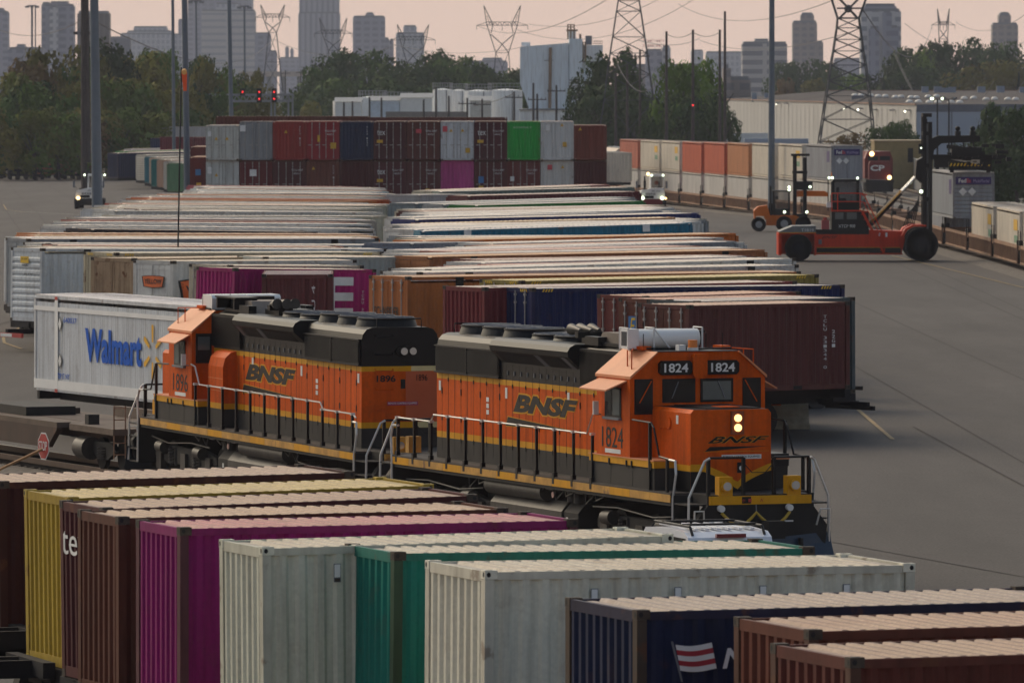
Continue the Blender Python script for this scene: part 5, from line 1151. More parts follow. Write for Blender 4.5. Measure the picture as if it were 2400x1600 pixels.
mb.bx(-1.65, .3, -1.25, -.9, 2.97, 3.03, M_SR); mb.build('platform_railing', t)
mb = MB(); 
for y in (-1.5, -1.15):
    mb.add([(.15, y-.03, 2.95), (.30, y-.03, 2.95), (1.60, y-.03, .45), (1.45, y-.03, .45), (.15, y+.03, 2.95), (.30, y+.03, 2.95), (1.60, y+.03, .45), (1.45, y+.03, .45)], [(0, 1, 2, 3), (4, 5, 6, 7), (0, 3, 7, 4), (1, 2, 6, 5)], M_SR)
    mb.tube([(.15, y, 4.0), (.35, y, 3.9), (1.5, y, 1.55), (1.55, y, .6)], .03, M_SR); mb.tube([(.3, y, 3.5), (1.35, y, 1.4)], .02, M_SR)
for k in range(8): z = .6+k*.31; x = 1.46-(z-.45)*.52; mb.bx(x-.1, x+.14, -1.5, -1.15, z, z+.03, M_SR)
mb.build('stairs', t)
for x, z in ((-1.75, 4.97), (-1.55, 4.97), (-.05, 4.95)): lamp(t, (x, -.9, z), .075)
mb = MB(); mb.tube([(-1.8, -.8, 3.0), (-1.8, -.8, 5.0)], .03, M_BLACK); mb.tube([(-1.6, -.8, 4.9), (-1.6, -.8, 5.3)], .03, mat('amber_beacon', (.75, .22, .04), .3)); mb.build('lamp_mast', t)
for y in (-.75, .75):
    mb = MB(); mb.cyl((.75, y, 2.15), (2.55, y, 4.05), .13, M_BLACK, n=12); mb.cyl((2.55, y, 4.05), (3.55, y, 5.1), .08, mat('chrome_rod', (.5, .5, .48), .2, 1.0), n=12); mb.tube([(.8, y-.15, 2.3), (2.6, y-.15, 4.2)], .025, M_LY); mb.build('lift_cylinder', t)
mb = MB()
for y in (-.75, .75):
    mb.bx(3.85, 4.08, y-.14, y+.14, .9, 8.7, M_BLACK); mb.bx(4.2, 4.42, y-.13, y+.13, .7, 8.3, M_BLACK); mb.cyl((4.14, y*.5, 1.0), (4.14, y*.5, 8.2), .06, M_STEEL)
for z in (1.5, 3.6, 5.6, 7.5, 8.6): mb.bx(3.85, 4.4, -.85, .85, z, z+.22, M_BLACK)
mb.prism([(3.4, 5.0), (3.85, 4.6), (3.85, 6.2), (3.5, 6.0)], -.9, .9, M_BLACK, 'y'); mb.tube([(4.12, -.2, 8.5), (4.12, -.2, 1.5)], .04, M_BLACK); mb.bx(3.6, 3.84, -.95, -.7, 6.4, 7.0, M_BLACK); mb.build('mast', t)
lamp(t, (3.75, -1.0, 4.15), .11); lamp(t, (3.75, -.95, 6.75), .05)
mb = MB(); mb.prism([(4.4, 5.6), (4.55, 6.6), (5.0, 7.02), (7.3, 7.12), (7.3, 7.5), (4.8, 7.48), (4.4, 7.3)], -.5, .5, M_BLACK, 'y')
for x in (6.0, 6.9): mb.bx(x-.16, x+.16, -.3, .3, 7.45, 7.75, M_BLACK); mb.ball((x, 0, 7.9), .16, M_BLACK, 8, 6)
for x in (5.6, 6.3, 6.9): mb.tube([(x, -.2, 7.1), (x+.1, -.2, 6.6), (x-.1, -.2, 6.3)], .05, M_BLACK)
mb.build('lifting_arm', t)
mb = MB(); mb.bx(4.5, 8.6, -.35, .35, 6.05, 6.35, M_BLACK); mb.bx(8.3, 9.0, -.3, .3, 6.4, 6.6, M_BLACK); mb.bx(8.9, 9.2, -.4, .4, 5.95, 6.2, M_BLACK); mb.bx(5.6, 7.4, -.8, .8, 6.3, 6.8, M_BLACK)
rr = random.Random(3)
for k in range(40):
    x = rr.uniform(5.2, 8.4); z = rr.uniform(5.5, 6.9); mb.bx(x, x+rr.uniform(.1, .5), -.9+rr.uniform(0, .3), -.4, z, z+rr.uniform(.04, .25), M_BLACK)
mb.build('spreader_head', t)
mb = MB(); yb = 14.2
for y in (14.55, 30.6):
    mb.bx(6.3, 8.95, y-.2, y+.2, 5.25, 5.75, M_BLACK)
    for x in (6.5, 8.75): mb.bx(x-.12, x+.12, y-.15, y+.15, 5.1, 5.3, M_BLACK)
    if y < 20:
        for k in range(12): x = 6.35+k*.215; mb.add([(x, y-.204, 5.5), (x+.1, y-.204, 5.5), (x+.18, y-.204, 5.68), (x+.08, y-.204, 5.68)], [(0, 1, 2, 3)], M_YEL)
mb.bx(7.3, 8.0, -.4, 31, 5.75, 6.1, M_BLACK); mb.build('spreader_beam', t)
mb = MB()
for k in range(6): mb.tube([(2.7+k*.12, -.9, 2.1), (3.0+k*.12, -1.0, 2.9+.1*k), (3.6, -.95, 3.4+.1*k)], .03, M_BLACK)
mb.build('hydraulic_hose', t)
# ---------------------------------------------------------------- orange forklift
t = thing('forklift_truck', 'orange forklift with a tall dark mast and lit work lamps', 'forklift', (20.2, 556.5, g(20.2, 556.5)))
for y in (-.9, .9): wheel(t, -1.83, y, .52, .52, .35); wheel(t, .05, y*1.1, .58, .58, .45)
for y in (-1.35, 1.35): wheel(t, 1.45, y, .58, .58, .4, M_CHAS)
mb = MB(); mb.prism([(-2.15, .95), (-2.2, 1.55), (-1.9, 1.85), (-1.2, 1.95), (-1.0, 1.2), (-.9, .9), (-1.3, .85), (-1.45, 1.15), (-2.0, 1.15)], -.95, .95, M_FO, 'y'); mb.build('counterweight', t)
mb = MB(); mb.prism([(-1.25, .45), (1.4, .45), (1.4, .95), (.9, 1.2), (-1.0, 1.2), (-1.25, .9)], -.8, .8, M_FO, 'y'); mb.bx(-.5, .5, -1.05, -.8, .9, 1.2, M_FO); mb.build('chassis', t)
mb = MB()
for x in (-.7, .45):
    for y in (-.6, .6): mb.bx(x-.05, x+.05, y-.05, y+.05, 1.2, 2.95, M_BLACK)
mb.bx(-.8, .6, -.7, .7, 2.95, 3.05, M_BLACK); mb.bx(-.65, .4, -.62, -.6, 1.7, 2.95, M_GLAZ); mb.bx(-.65, .4, -.63, .63, 1.2, 1.7, M_BLACK); mb.bx(.45, .47, -.6, .6, 1.5, 2.95, M_GLAZ); mb.build('operator_cab', t)
mb = MB(); mb.cyl((-.95, -.6, 1.2), (-.95, -.6, 3.4), .07, M_BLACK); mb.cyl((-.95, -.6, 1.2), (-.95, -.6, 2.1), .16, M_BLACK); mb.build('exhaust_stack', t)
mb = MB()
for y in (-.55, .55): mb.bx(.75, 1.0, y-.12, y+.12, .35, 5.7, M_BLACK); mb.bx(1.5, 1.75, y-.12, y+.12, .35, 5.5, M_BLACK)
mb.bx(.6, 1.95, -.7, .7, 5.6, 5.78, M_BLACK); mb.bx(.7, 1.8, -.6, .6, 4.3, 4.5, M_BLACK); mb.bx(.7, 1.8, -.6, .6, 1.0, 1.3, M_BLACK); mb.bx(.9, 2.2, -.7, .7, 3.1, 3.7, M_BLACK); mb.build('mast', t)
mb = MB(); mb.prism([(.9, 2.55), (.9, 3.05), (3.1, 3.0), (3.35, 2.85), (3.35, 2.6), (1.6, 2.62)], -.5, .5, M_FO, 'y'); mb.build('spreader_arm', t)
for x, z in ((.42, 3.1), (.42, 3.3), (1.98, 3.32), (.08, 1.45), (1.74, 1.45)): lamp(t, (x, -.85, z), .10)
# ---------------------------------------------------------------- yard tractors
def yard_tractor(label, x, Y, bump, m_b, rz, lit2=True):
    z = g(x, Y); t = thing('yard_tractor', label, 'yard tractor', (x, Y, z), rz)   # local -y is its front
    mb = MB(); mb.prism([(-1.2, .95), (-1.2, 1.35), (-1.05, 1.75), (-.25, 1.95), (.45, 1.95), (1.2, 1.75), (1.2, .95)], -.2, 1.6, M_WHITE, 'y'); mb.bx(-.75, .15, -.21, -.2, 1.05, 1.3, M_BLACK)
    for k in range(6): mb.bx(-.6+k*.16, -.52+k*.16, -.215, -.2, 1.35, 1.55, M_BLACK)
    mb.bx(-.9, -.4, .1, .5, 1.84, 1.95, M_BLACK); mb.build('bonnet', t)
    mb = MB(); mb.bx(-1.3, 1.3, -.45, -.1, .5, 1.0, m_b); mb.bx(-1.15, 1.15, -.1, .4, .35, .6, M_BLACK); mb.build('bumper', t)
    mb = MB()
    for a, b in ((-.1, -.02), (1.12, 1.2)): mb.bx(a, b, .5, .6, 1.9, 3.1, M_WHITE)
    mb.bx(-.1, 1.2, .5, 2.0, 3.1, 3.3, M_WHITE); mb.bx(-.1, 1.2, .5, 2.0, 1.75, 1.98, M_WHITE); mb.bx(-.1, -.05, .6, 2.0, 1.9, 3.1, M_WHITE); mb.bx(1.15, 1.2, .6, 2.0, 1.9, 3.1, M_WHITE); cb = mb.build('cab', t)
    mb = MB(); mb.bx(-.02, 1.12, .52, .55, 2.0, 3.08, M_GLAZ); mb.build('windscreen', cb)
    mb = MB(); mb.ball((.5, 1.0, 2.5), .2, mat('vest_orange', (.6, .15, .05), .7), 8, 6); mb.build('seat', cb)
    text('JBT 290', 'lettering', (-.05, -.22, 1.62), (1, 0, 0), (0, 0, 1), .8, .18, M_BLKL, t)
    mb = MB(); mb.cyl((-.55, 1.5, 1.8), (-.55, 1.5, 3.1), .07, M_BLACK); mb.cyl((-.55, 1.5, 2.0), (-.55, 1.5, 2.7), .12, M_BLACK); mb.build('exhaust_stack', t)
    for s in (-1, 1):
        mb = MB(); mb.tube([(s*1.1, .4, 1.9), (s*1.4, .4, 2.2)], .02, M_BLACK); mb.bx(s*1.4-.09, s*1.4+.09, .38, .46, 2.0, 2.65, M_STEEL); mb.build('mirror', t)
    for s in (-1, 1):
        mb = MB(); mb.cyl((s*.95, -.3, .5), (s*1.25, -.3, .5), .5, M_RUB, n=20); mb.cyl((s*.95, 1.0, .5), (s*1.25, 1.0, .5), .5, M_RUB, n=20); mb.build('wheel', t)
        mb = MB(); mb.cyl((s*.8, 4.0, .5), (s*1.25, 4.0, .5), .5, M_RUB, n=20); mb.build('wheel', t)
    mb = MB(); mb.bx(-.45, .45, 1.5, 4.8, .6, .95, M_BLACK); mb.cyl((0, 4.0, .95), (0, 4.0, 1.1), .5, M_STEEL); mb.build('chassis', t)
    for x_ in (-.92, .92): mb = MB(); mb.cyl((x_, -.45, .98 if not lit2 else 1.08), (x_, -.55, 1.08), .17, M_LAMPO if not lit2 else M_LAMPG, n=14); mb.build('headlight', t)
    for x_ in ((-.0, 1.1) if lit2 else (-.4, 1.5)): mb = MB(); mb.ball((x_, .48, 3.2), .10, M_LAMPG, 8, 6); mb.build('roof_lamp', t)
    if lit2:
        for x_ in (-1.25, 1.25): mb = MB(); mb.ball((x_, -.46, 1.05), .10, M_LAMPO, 8, 6); mb.build('indicator', t)
        mb = MB(); mb.ball((-.3, .7, 3.32), .16, M_LAMPO, 8, 6); mb.build('beacon', t)
    return t
yard_tractor('white yard tractor with lit lamps and a dark red bumper beside the train', (1528-1200)*700/F, 700, 0, mat('bumper_red', (.18, .02, .02), .6), R(4))
yard_tractor('white yard tractor with a black bumper on the left roadway, partly behind the lamp post', (207-1200)*705/F, 705, 0, M_BLACK, R(-2), False)
# ---------------------------------------------------------------- utility vehicle between the boxes and the locomotive
t = thing('parked_suv', 'white car with black roof rails and a tinted rear window with white lettering', 'car', (3.6, 146.6, .05), math.atan2(.93, -.30))
M_CARW = mat('car_white', (.72, .74, .78), .25, var=.03, spec=.6)
mb = MB(); mb.prism([(-2.4, .45), (-2.42, 1.05), (-2.3, 1.12), (2.0, 1.08), (2.4, .95), (2.42, .45)], -.97, .97, M_CARW, 'y'); mb.prism([(-2.30, 1.10), (-2.02, 1.70), (-1.8, 1.80), (-.8, 1.84), (.5, 1.78), (1.35, 1.10)], -.86, .86, M_CARW, 'y')
for k in range(6): mb.bx(-1.75, .35, -.6+k*.23, -.52+k*.23, 1.83, 1.855, M_CARW)
body = mb.build('body', t)
mb = MB(); mb.add([(-2.315, -.78, 1.15), (-2.315, .78, 1.15), (-2.085, .72, 1.62), (-2.085, -.72, 1.62)], [(0, 1, 2, 3)], M_GLASS); mb.add([(1.38, -.75, 1.14), (1.38, .75, 1.14), (.62, .72, 1.74), (.62, -.72, 1.74)], [(0, 1, 2, 3)], M_GLASS)
for s in (-1, 1): mb.add([(-2.1, s*.866, 1.2), (1.15, s*.866, 1.2), (.5, s*.866, 1.68), (-1.9, s*.866, 1.68)], [(0, 1, 2, 3)], M_GLASS)
mb.build('windows', t)
text('www.bnsf.com/careers', 'lettering', (-2.30, .66, 1.28), (0, -1, 0), (.4, 0, .9), 1.30, .16, M_LETW, t)
mb = MB(); mb.bx(-2.12, -2.02, -.3, .3, 1.70, 1.77, mat('brake_lamp', (.18, .01, .02), .3)); mb.bx(-2.45, -2.40, -.95, -.75, .7, 1.05, M_RED); mb.bx(-2.45, -2.40, .75, .95, .7, 1.05, M_RED); mb.build('brake_lamp', t)
for s in (-1, 1):
    mb = MB(); mb.tube([(-1.95, s*.74, 1.74), (-1.8, s*.74, 1.90), (.3, s*.74, 1.90), (.5, s*.74, 1.78)], .03, M_BLACK); mb.build('roof_rail', t)
    for x in (-1.5, 1.5): wheel(t, x, s*.86, .36, .36, .24)
for x in (-1.4, -.2):
    mb = MB(); mb.bx(x-.05, x+.05, -.75, .75, 1.90, 1.94, M_BLACK); mb.build('cross_bar', t)
# ---------------------------------------------------------------- brown spine car coupled ahead of the far locomotive
dF = Vector((-.37, .93)).normalized(); pc = O1+F1*10.6+dF*10.6
t = thing('flat_car', 'empty brown flat car coupled behind locomotive 1896 at the left', 'rail car', (pc.x, pc.y, .47), math.atan2(dF.y, dF.x))
M_FC = mat('flat_car_brown', (.06, .034, .024), .8, var=.3, scale=1.0, rust=.4); M_FCT = mat('flat_car_deck', (.11, .078, .058), .85, var=.35, scale=1.3)
mb = MB(); mb.bx(-9.9, 9.9, -.55, .55, .75, 1.15, M_FC)
mb.add([(-9.8, -1.4, 1.16), (-6.2, -1.4, 1.16), (-5.0, -.9, 1.16), (-5.0, .9, 1.16), (-6.2, 1.4, 1.16), (-9.8, 1.4, 1.16), (-9.8, -1.4, 1.0), (-6.2, -1.4, 1.0), (-5.0, -.9, 1.0), (-5.0, .9, 1.0), (-6.2, 1.4, 1.0), (-9.8, 1.4, 1.0)],
       [(0, 1, 2, 3, 4, 5), (0, 1, 7, 6), (1, 2, 8, 7), (2, 3, 9, 8), (3, 4, 10, 9), (4, 5, 11, 10), (5, 0, 6, 11)], M_FCT)
mb.bx(-5.0, 9.8, -1.35, 1.35, 1.0, 1.14, M_FCT); mb.build('deck', t)
for s in (-1, 1):
    mb = MB(); mb.prism([(-5.0, 1.0), (-5.0, .95), (-4.2, .45), (5, .45), (9.8, .8), (9.8, 1.0)], min(s*1.2, s*1.35), max(s*1.2, s*1.35), M_FC, 'y'); mb.build('side_sill', t)
mb = MB(); mb.bx(-9.0, -2.0, -1.45, -1.25, 1.15, 1.42, M_FCT); mb.bx(-8.9, -8.6, -.2, .2, 1.16, 1.5, M_UND); mb.bx(-6.9, -6.6, .8, 1.1, 1.16, 1.42, M_UND); mb.bx(-1, 2.6, -.5, .9, 1.15, 1.38, M_UND); mb.bx(-.2, 3, -.9, -.2, 1.15, 1.3, M_FC); mb.build('deck_fitting', t)
mb = MB(); mb.cyl((-7.2, 1.1, .55), (-6.4, 1.1, .55), .30, M_PIPE, n=18); mb.build('brake_cylinder', t)
for x in (-8.0, 8.0):
    mb = MB()
    for s in (-1, 1):
        mb.prism([(x-1.1, .55), (x-.7, .75), (x+.7, .75), (x+1.1, .55), (x+.4, .3), (x-.4, .3)], min(s*.95, s*1.08), max(s*.95, s*1.08), M_UND, 'y')
        for o in (-.14, .14):
            for k in range(5): mb.cyl((x+o, s*1.1, .3+k*.07), (x+o, s*1.1, .33+k*.07), .09, M_PIPE, n=8)
    tr = mb.build('truck', t)
    for dx in (-.85, .85):
        for s in (-1, 1): mb = MB(); mb.cyl((x+dx, s*.7, .42), (x+dx, s*.82, .42), .42, M_UND, n=20); mb.build('wheel', tr)
mb = MB()
for y in (1.36, 1.05): mb.tube([(-9.75, y, .4), (-9.75, y, 1.75)], .02, M_WELL)
for k in range(5): mb.tube([(-9.75, 1.36, .5+k*.3), (-9.75, 1.05, .5+k*.3)], .016, M_WELL)
mb.build('ladder', t)
mb = MB(); mb.bx(-10.4, -9.9, -.15, .15, .7, 1.0, M_UND); mb.build('coupler', t)
# stop sign on a swing bar
ps = P(102, 1045, 166)
t = thing('stop_sign', 'red octagonal stop sign on a rusty bar beside the track', 'stop sign', (ps.x, ps.y, g(ps.x, ps.y)))
h = ps.z-g(ps.x, ps.y); a = R(-62); u = Vector((math.cos(a), math.sin(a), 0)); w = Vector((math.sin(a), -math.cos(a), 0))
if w.y > 0: w = -w
mb = MB()
for k, m, o in ((1, M_LETW, .0), (.90, M_RED, .008)):
    c = Vector((0, 0, h))+w*o
    mb.add([c+u*(.30*k*math.cos(math.pi/8+i*math.pi/4)/math.cos(math.pi/8))+Vector((0, 0, .30*k*math.sin(math.pi/8+i*math.pi/4)/math.cos(math.pi/8))) for i in range(8)], [tuple(range(8))], m)
sp_ = mb.build('sign_plate', t); text('STOP', 'lettering', Vector((0, 0, h-.10))+w*.016-u*.22, u, (0, 0, 1), .44, .21, M_LETW, sp_)
mb = MB(); mb.tube([(0.02, .05, h-.05), (-.9, -.2, h-.48), (-1.8, -.4, h-1.0)], .035, mat('bar_rust', (.32, .17, .07), .7)); mb.tube([(-1.75, -.4, 0), (-1.75, -.4, h-.9)], .05, M_UND); mb.build('swing_bar', t)
# concrete barrier and orange board behind the near locomotive
pb = ong(1850, 1006); t = thing('concrete_barrier', 'short weathered concrete barrier with yellow paint on the pavement', 'barrier', (pb.x-.6, pb.y+.4, pb.z), R(8))
M_CONC = mat('barrier_concrete', (.30, .28, .22), .9, var=.3, scale=3, rust=.5, rustc=(.45, .33, .10))
mb = MB(); mb.prism([(-.32, 0), (-.32, .12), (-.14, .38), (-.1, .82), (.1, .82), (.14, .38), (.32, .12), (.32, 0)], -1.0, 1.2, M_CONC, 'x'); mb.build('block', t)
pb = P(1815, 940, 226); t = thing('track_board', 'small orange board with black lettering behind the barrier', 'board', (pb.x, pb.y, 0))
mb = MB(); mb.bx(-.45, .20, -.02, .02, pb.z-.13, pb.z+.13, M_ORS); bo = mb.build('panel', t); text('N 7-92', 'lettering', (-.40, -.026, pb.z-.07), (1, 0, 0), (0, 0, 1), .55, .13, M_BLKL, bo)
mb = MB(); mb.bx(-.3, -.24, -.02, .04, 0, pb.z-.13, M_STEEL); mb.build('post', t)
# wind sock
t = thing('wind_sock', 'orange wind sock hanging on a thin black pole', 'wind sock', ((413-1200)*300/F, 300, 0))
pt = P(425, 158, 300); b0 = Vector(((413-1200)*300/F, 300, 0)); d_ = pt-b0
mb = MB(); mb.tube([(0, 0, 0), tuple(d_)], .034, M_BLACK, 6); mb.build('pole', t)
c0 = P(432, 170, 300)-b0; mb = MB(); M_SOCK = mat('sock_orange', (.75, .10, .025), .7)
mb.cyl(c0, c0+Vector((.03, 0, -.75)), .115, M_SOCK, r1=.07, n=14); mb.build('sock', t)
mb = MB(); mb.cyl(c0+Vector((0, -.02, .06)), c0+Vector((0, -.16, .0)), .105, mat('sock_liner', (.65, .36, .12), .7), n=14); mb.build('mouth', t)
# ---------------------------------------------------------------- lamp posts and utility poles
M_POLE = mat('post_bluegrey', (.115, .145, .18), .5, .1, var=.1); M_WOODP = mat('pole_wood', (.075, .06, .055), .85, var=.2)
def gz(x, y): return g(x, y)
LPG = 'tall grey yard lamp posts'
def lamppost(label, px, Y, r0, r1, top, head=True, lean=0, grp=LPG):
    x = (px-1200)*Y/F; z0 = gz(x, Y); t = thing('lamp_post', label, 'lamp post', (x, Y, z0), group=grp)
    mb = MB(); mb.cyl((0, 0, 0), (lean, 0, top-z0), r0, M_POLE, r1=r1, n=20); mb.cyl((0, 0, 0), (0, 0, .5), r0*1.5, M_STEEL, n=12); mb.build('post', t)
    if head:
        mb = MB(); h = top-z0
        mb.cyl((lean, 0, h-.1), (lean, 0, h+.15), 1.0, M_STEEL, n=16)
        for k in range(8):
            a = k*math.pi/4; mb.bx(lean+1.25*math.cos(a)-.25, lean+1.25*math.cos(a)+.25, 1.25*math.sin(a)-.25, 1.25*math.sin(a)+.25, h-.45, h-.05, M_STEEL)
        mb.build('lamp_head', t)
lamppost('thickest grey lamp post, in front of the left row of containers', 230, 420, .32, .19, 24, lean=-.35)
lamppost('grey lamp post behind the orange wind sock', 440, 600, .27, .20, 30, lean=-.45)
lamppost('slim grey lamp post just left of the wind sock', 408.5, 900, .22, .16, 33, lean=-.3)
lamppost('grey lamp post rising behind the white end of the stack', 545, 850, .26, .20, 32, lean=-.6)
lamppost('thin high mast lamp post behind the wind sock trees', 462, 1400, .25, .16, 26.3, lean=-.2)
lamppost('thin high mast lamp post in front of the pale office block', 575, 1500, .25, .18, 26.3, lean=-.2)
lamppost('grey lamp post in front of the long warehouse', 1808, 640, .31, .20, 24, lean=.05)
lamppost('high mast lamp post in front of the white banded tower', 75, 1600, .22, .22, 27.5); lamppost('second high mast beside the white banded tower', 83, 1640, .14, .14, 27.5, head=False)
UG = 'wooden utility poles'
def upole(label, px, yt, Y, r=.17, arms=1, lamp_=None, grp=UG):
    p = P(px, yt, Y); z0 = gz(p.x, Y); t = thing('utility_pole', label, 'utility pole', (p.x, Y, z0), group=grp); h = p.z-z0
    mb = MB(); mb.cyl((0, 0, 0), (0, 0, h), r*1.3, M_WOODP, r1=r*.8, n=9); mb.build('pole', t)
    if arms:
        mb = MB()
        for k in range(arms): mb.bx(-1.3, 1.3, -.08, .08, h-.9-k*1.2, h-.75-k*1.2, M_WOODP); [mb.bx(s-.05, s+.05, -.05, .05, h-.75-k*1.2, h-.5-k*1.2, M_STEEL) for s in (-1.2, -.6, .6, 1.2)]
        mb.build('crossarm', t)
    if lamp_: mb = MB(); mb.ball((.0, -.4, H-(lamp_-YH)*Y/F-z0), .10, M_LAMPR, 8, 6); mb.build('warning_lamp', t)
    return t
p = P(200, 60, 760)
t = thing('utility_tower', 'dark twin-topped pole behind the thickest lamp post', 'utility pole', (p.x, 760, gz(p.x, 760)))
mb = MB(); mb.cyl((-.1, 0, 0), (-.25, 0, 22), .34, M_WOODP, r1=.22, n=10); mb.cyl((.25, 0, 4), (.12, 0, 22), .30, M_WOODP, r1=.2, n=10); mb.build('pole', t)
mb = MB(); mb.bx(-1.2, 1.2, -.1, .1, 17.0, 17.3, M_WOODP); mb.bx(-.8, -.5, -.2, .2, 16.8, 17.5, M_STEEL); mb.bx(.5, .8, -.2, .2, 16.8, 17.5, M_STEEL); mb.build('crossarm', t)
for i, (px, yt, Y, arms, lm) in enumerate(((1562, 74, 880, 0, None), (1624, 70, 860, 0, 247), (1687, 70, 880, 0, None), (1699, 27, 900, 0, None), (1500, 118, 1000, 1, None), (1250, 195, 1050, 0, None), (1259, 220, 1050, 1, None), (1304, 200, 1060, 1, None), (1205, 215, 1050, 1, None), (1470, 150, 950, 0, None), (1443, 170, 980, 0, None), (1095, 230, 1080, 1, None),
     (1130, 232, 1080, 1, None), (1052, 225, 1080, 0, None), (1022, 205, 1090, 0, None), (993, 233, 1080, 0, None), (866, 228, 1100, 0, None), (894, 229, 1100, 0, None), (826, 238, 1100, 0, None), (806, 240, 1100, 0, None), (705, 163, 1900, 1, None), (733, 152, 1800, 1, None), (612, 168, 2000, 1, None), (669, 165, 2000, 1, None))):
    upole(('tall plain', 'tall plain', 'tall plain', 'tallest plain', 'plain', 'stout', 'short crossarm', 'crossarm', 'crossarm', 'thin', 'thin', 'crossarm', 'crossarm', 'thin', 'thin', 'thin', 'thin', 'thin', 'thin', 'thin', 'hazy distant', 'hazy distant', 'hazy distant', 'hazy distant')[i]+' wooden utility pole '+
          ('in front of the right trees, leftmost of the tall four', 'with a small red lamp, before the right trees', 'close left of the tallest pole', 'tallest of those beside the long warehouse', 'beside the big lattice tower', 'before the silo building, left of a shorter one', 'before the silo building, right of the stout one', 'in the middle of the silo building front', 'at the left foot of the silo building', 'inside the big lattice tower legs, right one', 'inside the big lattice tower legs, left one',
           'before the wide white tanks, left of two', 'before the wide white tanks, right of two', 'by the first tall tank', 'by the gap between the tanks', 'left of the grey wall', 'before the second low tank, left', 'before the second low tank, right', 'before the first low tank, right', 'before the first low tank, left', 'below the tall tower, left one', 'below the tall tower, right one', 'left of the forked pylon foot', 'right of the forked pylon foot')[i], px, yt, Y, arms=arms, lamp_=lm)
# ---------------------------------------------------------------- lattice towers and wires
M_LAT = mat('lattice_steel', (.055, .06, .065), .6, .2)
def bars(mb, L, r): [mb.tube(list(q), r, M_LAT, 4) for q in L]
def mast_tower(label, px_w, Y, yb=None):
    """square lattice tower: list of (row, left, right) in the photo at distance Y"""
    pts = [(P((a+b)/2, y, Y), (b-a)*Y/F) for y, a, b in px_w]
    x0 = pts[-1][0].x; z0 = gz(x0, Y); t = thing('lattice_tower', label, 'pylon', (x0, Y, z0))
    rows = [(p.x-x0, p.z-z0, w) for p, w in pts]; x, z, w = rows[-1]
    if z > .3: rows.append((0, 0, w+(rows[-1][2]-rows[-2][2])/max(.1, rows[-2][1]-z)*z))
    mb = MB(); r = .11
    cor = lambda rw: [Vector((rw[0]+sx*rw[2]/2, sy*rw[2]/2, rw[1])) for sx, sy in ((-1, -1), (1, -1), (1, 1), (-1, 1))]
    for a, b in zip(rows, rows[1:]):
        A, B = cor(a), cor(b)
        for k in range(4):
            n = (k+1) % 4; bars(mb, [(A[k], B[k])], r); bars(mb, [(A[k], B[n]), (A[n], B[k]), (B[k], B[n])], .055)
    bars(mb, [(cor(rows[0])[k], cor(rows[0])[(k+1) % 4]) for k in range(4)], .06); mb.build('lattice_frame', t); return t, rows
mast_tower('biggest straight lattice tower between the silo and the right trees', [(-60, 1457, 1490), (2, 1449, 1498), (27, 1445, 1502), (87, 1436, 1511), (125, 1430, 1517), (175, 1423, 1523), (235, 1415, 1532)], 1050)
tw2, rows = mast_tower('waisted lattice tower in front of the warehouse', [(43, 1963, 2013), (66, 1961, 2016), (93, 1957, 2020), (120, 1953, 2023), (153, 1947, 2029), (190, 1942, 2034), (225, 1936, 2038), (280, 1928, 2044), (332, 1920, 2048)], 900)
mb = MB(); Yt = 900; b0 = P((1920+2048)/2, 332, Yt); gx = b0.x; gzz = gz(gx, Yt)
q = lambda px, y, dy=0: P(px, y, Yt)-Vector((gx, Yt-dy, gzz))
for dy in (-1.2, 1.2): bars(mb, [(q(1963, 43, dy), q(1940, -30, dy)), (q(2013, 43, dy), q(2040, -30, dy)), (q(1968, 43, dy), q(2018, -8, dy)), (q(2010, 43, dy), q(1962, -8, dy)), (q(1962, 20, dy), q(2020, 20, dy)), (q(1963, 43, dy), q(2013, 43, dy))], .12)
mb.ball(q(1988, 21), .5, M_LAT, 8, 6); mb.build('forked_head', tw2)
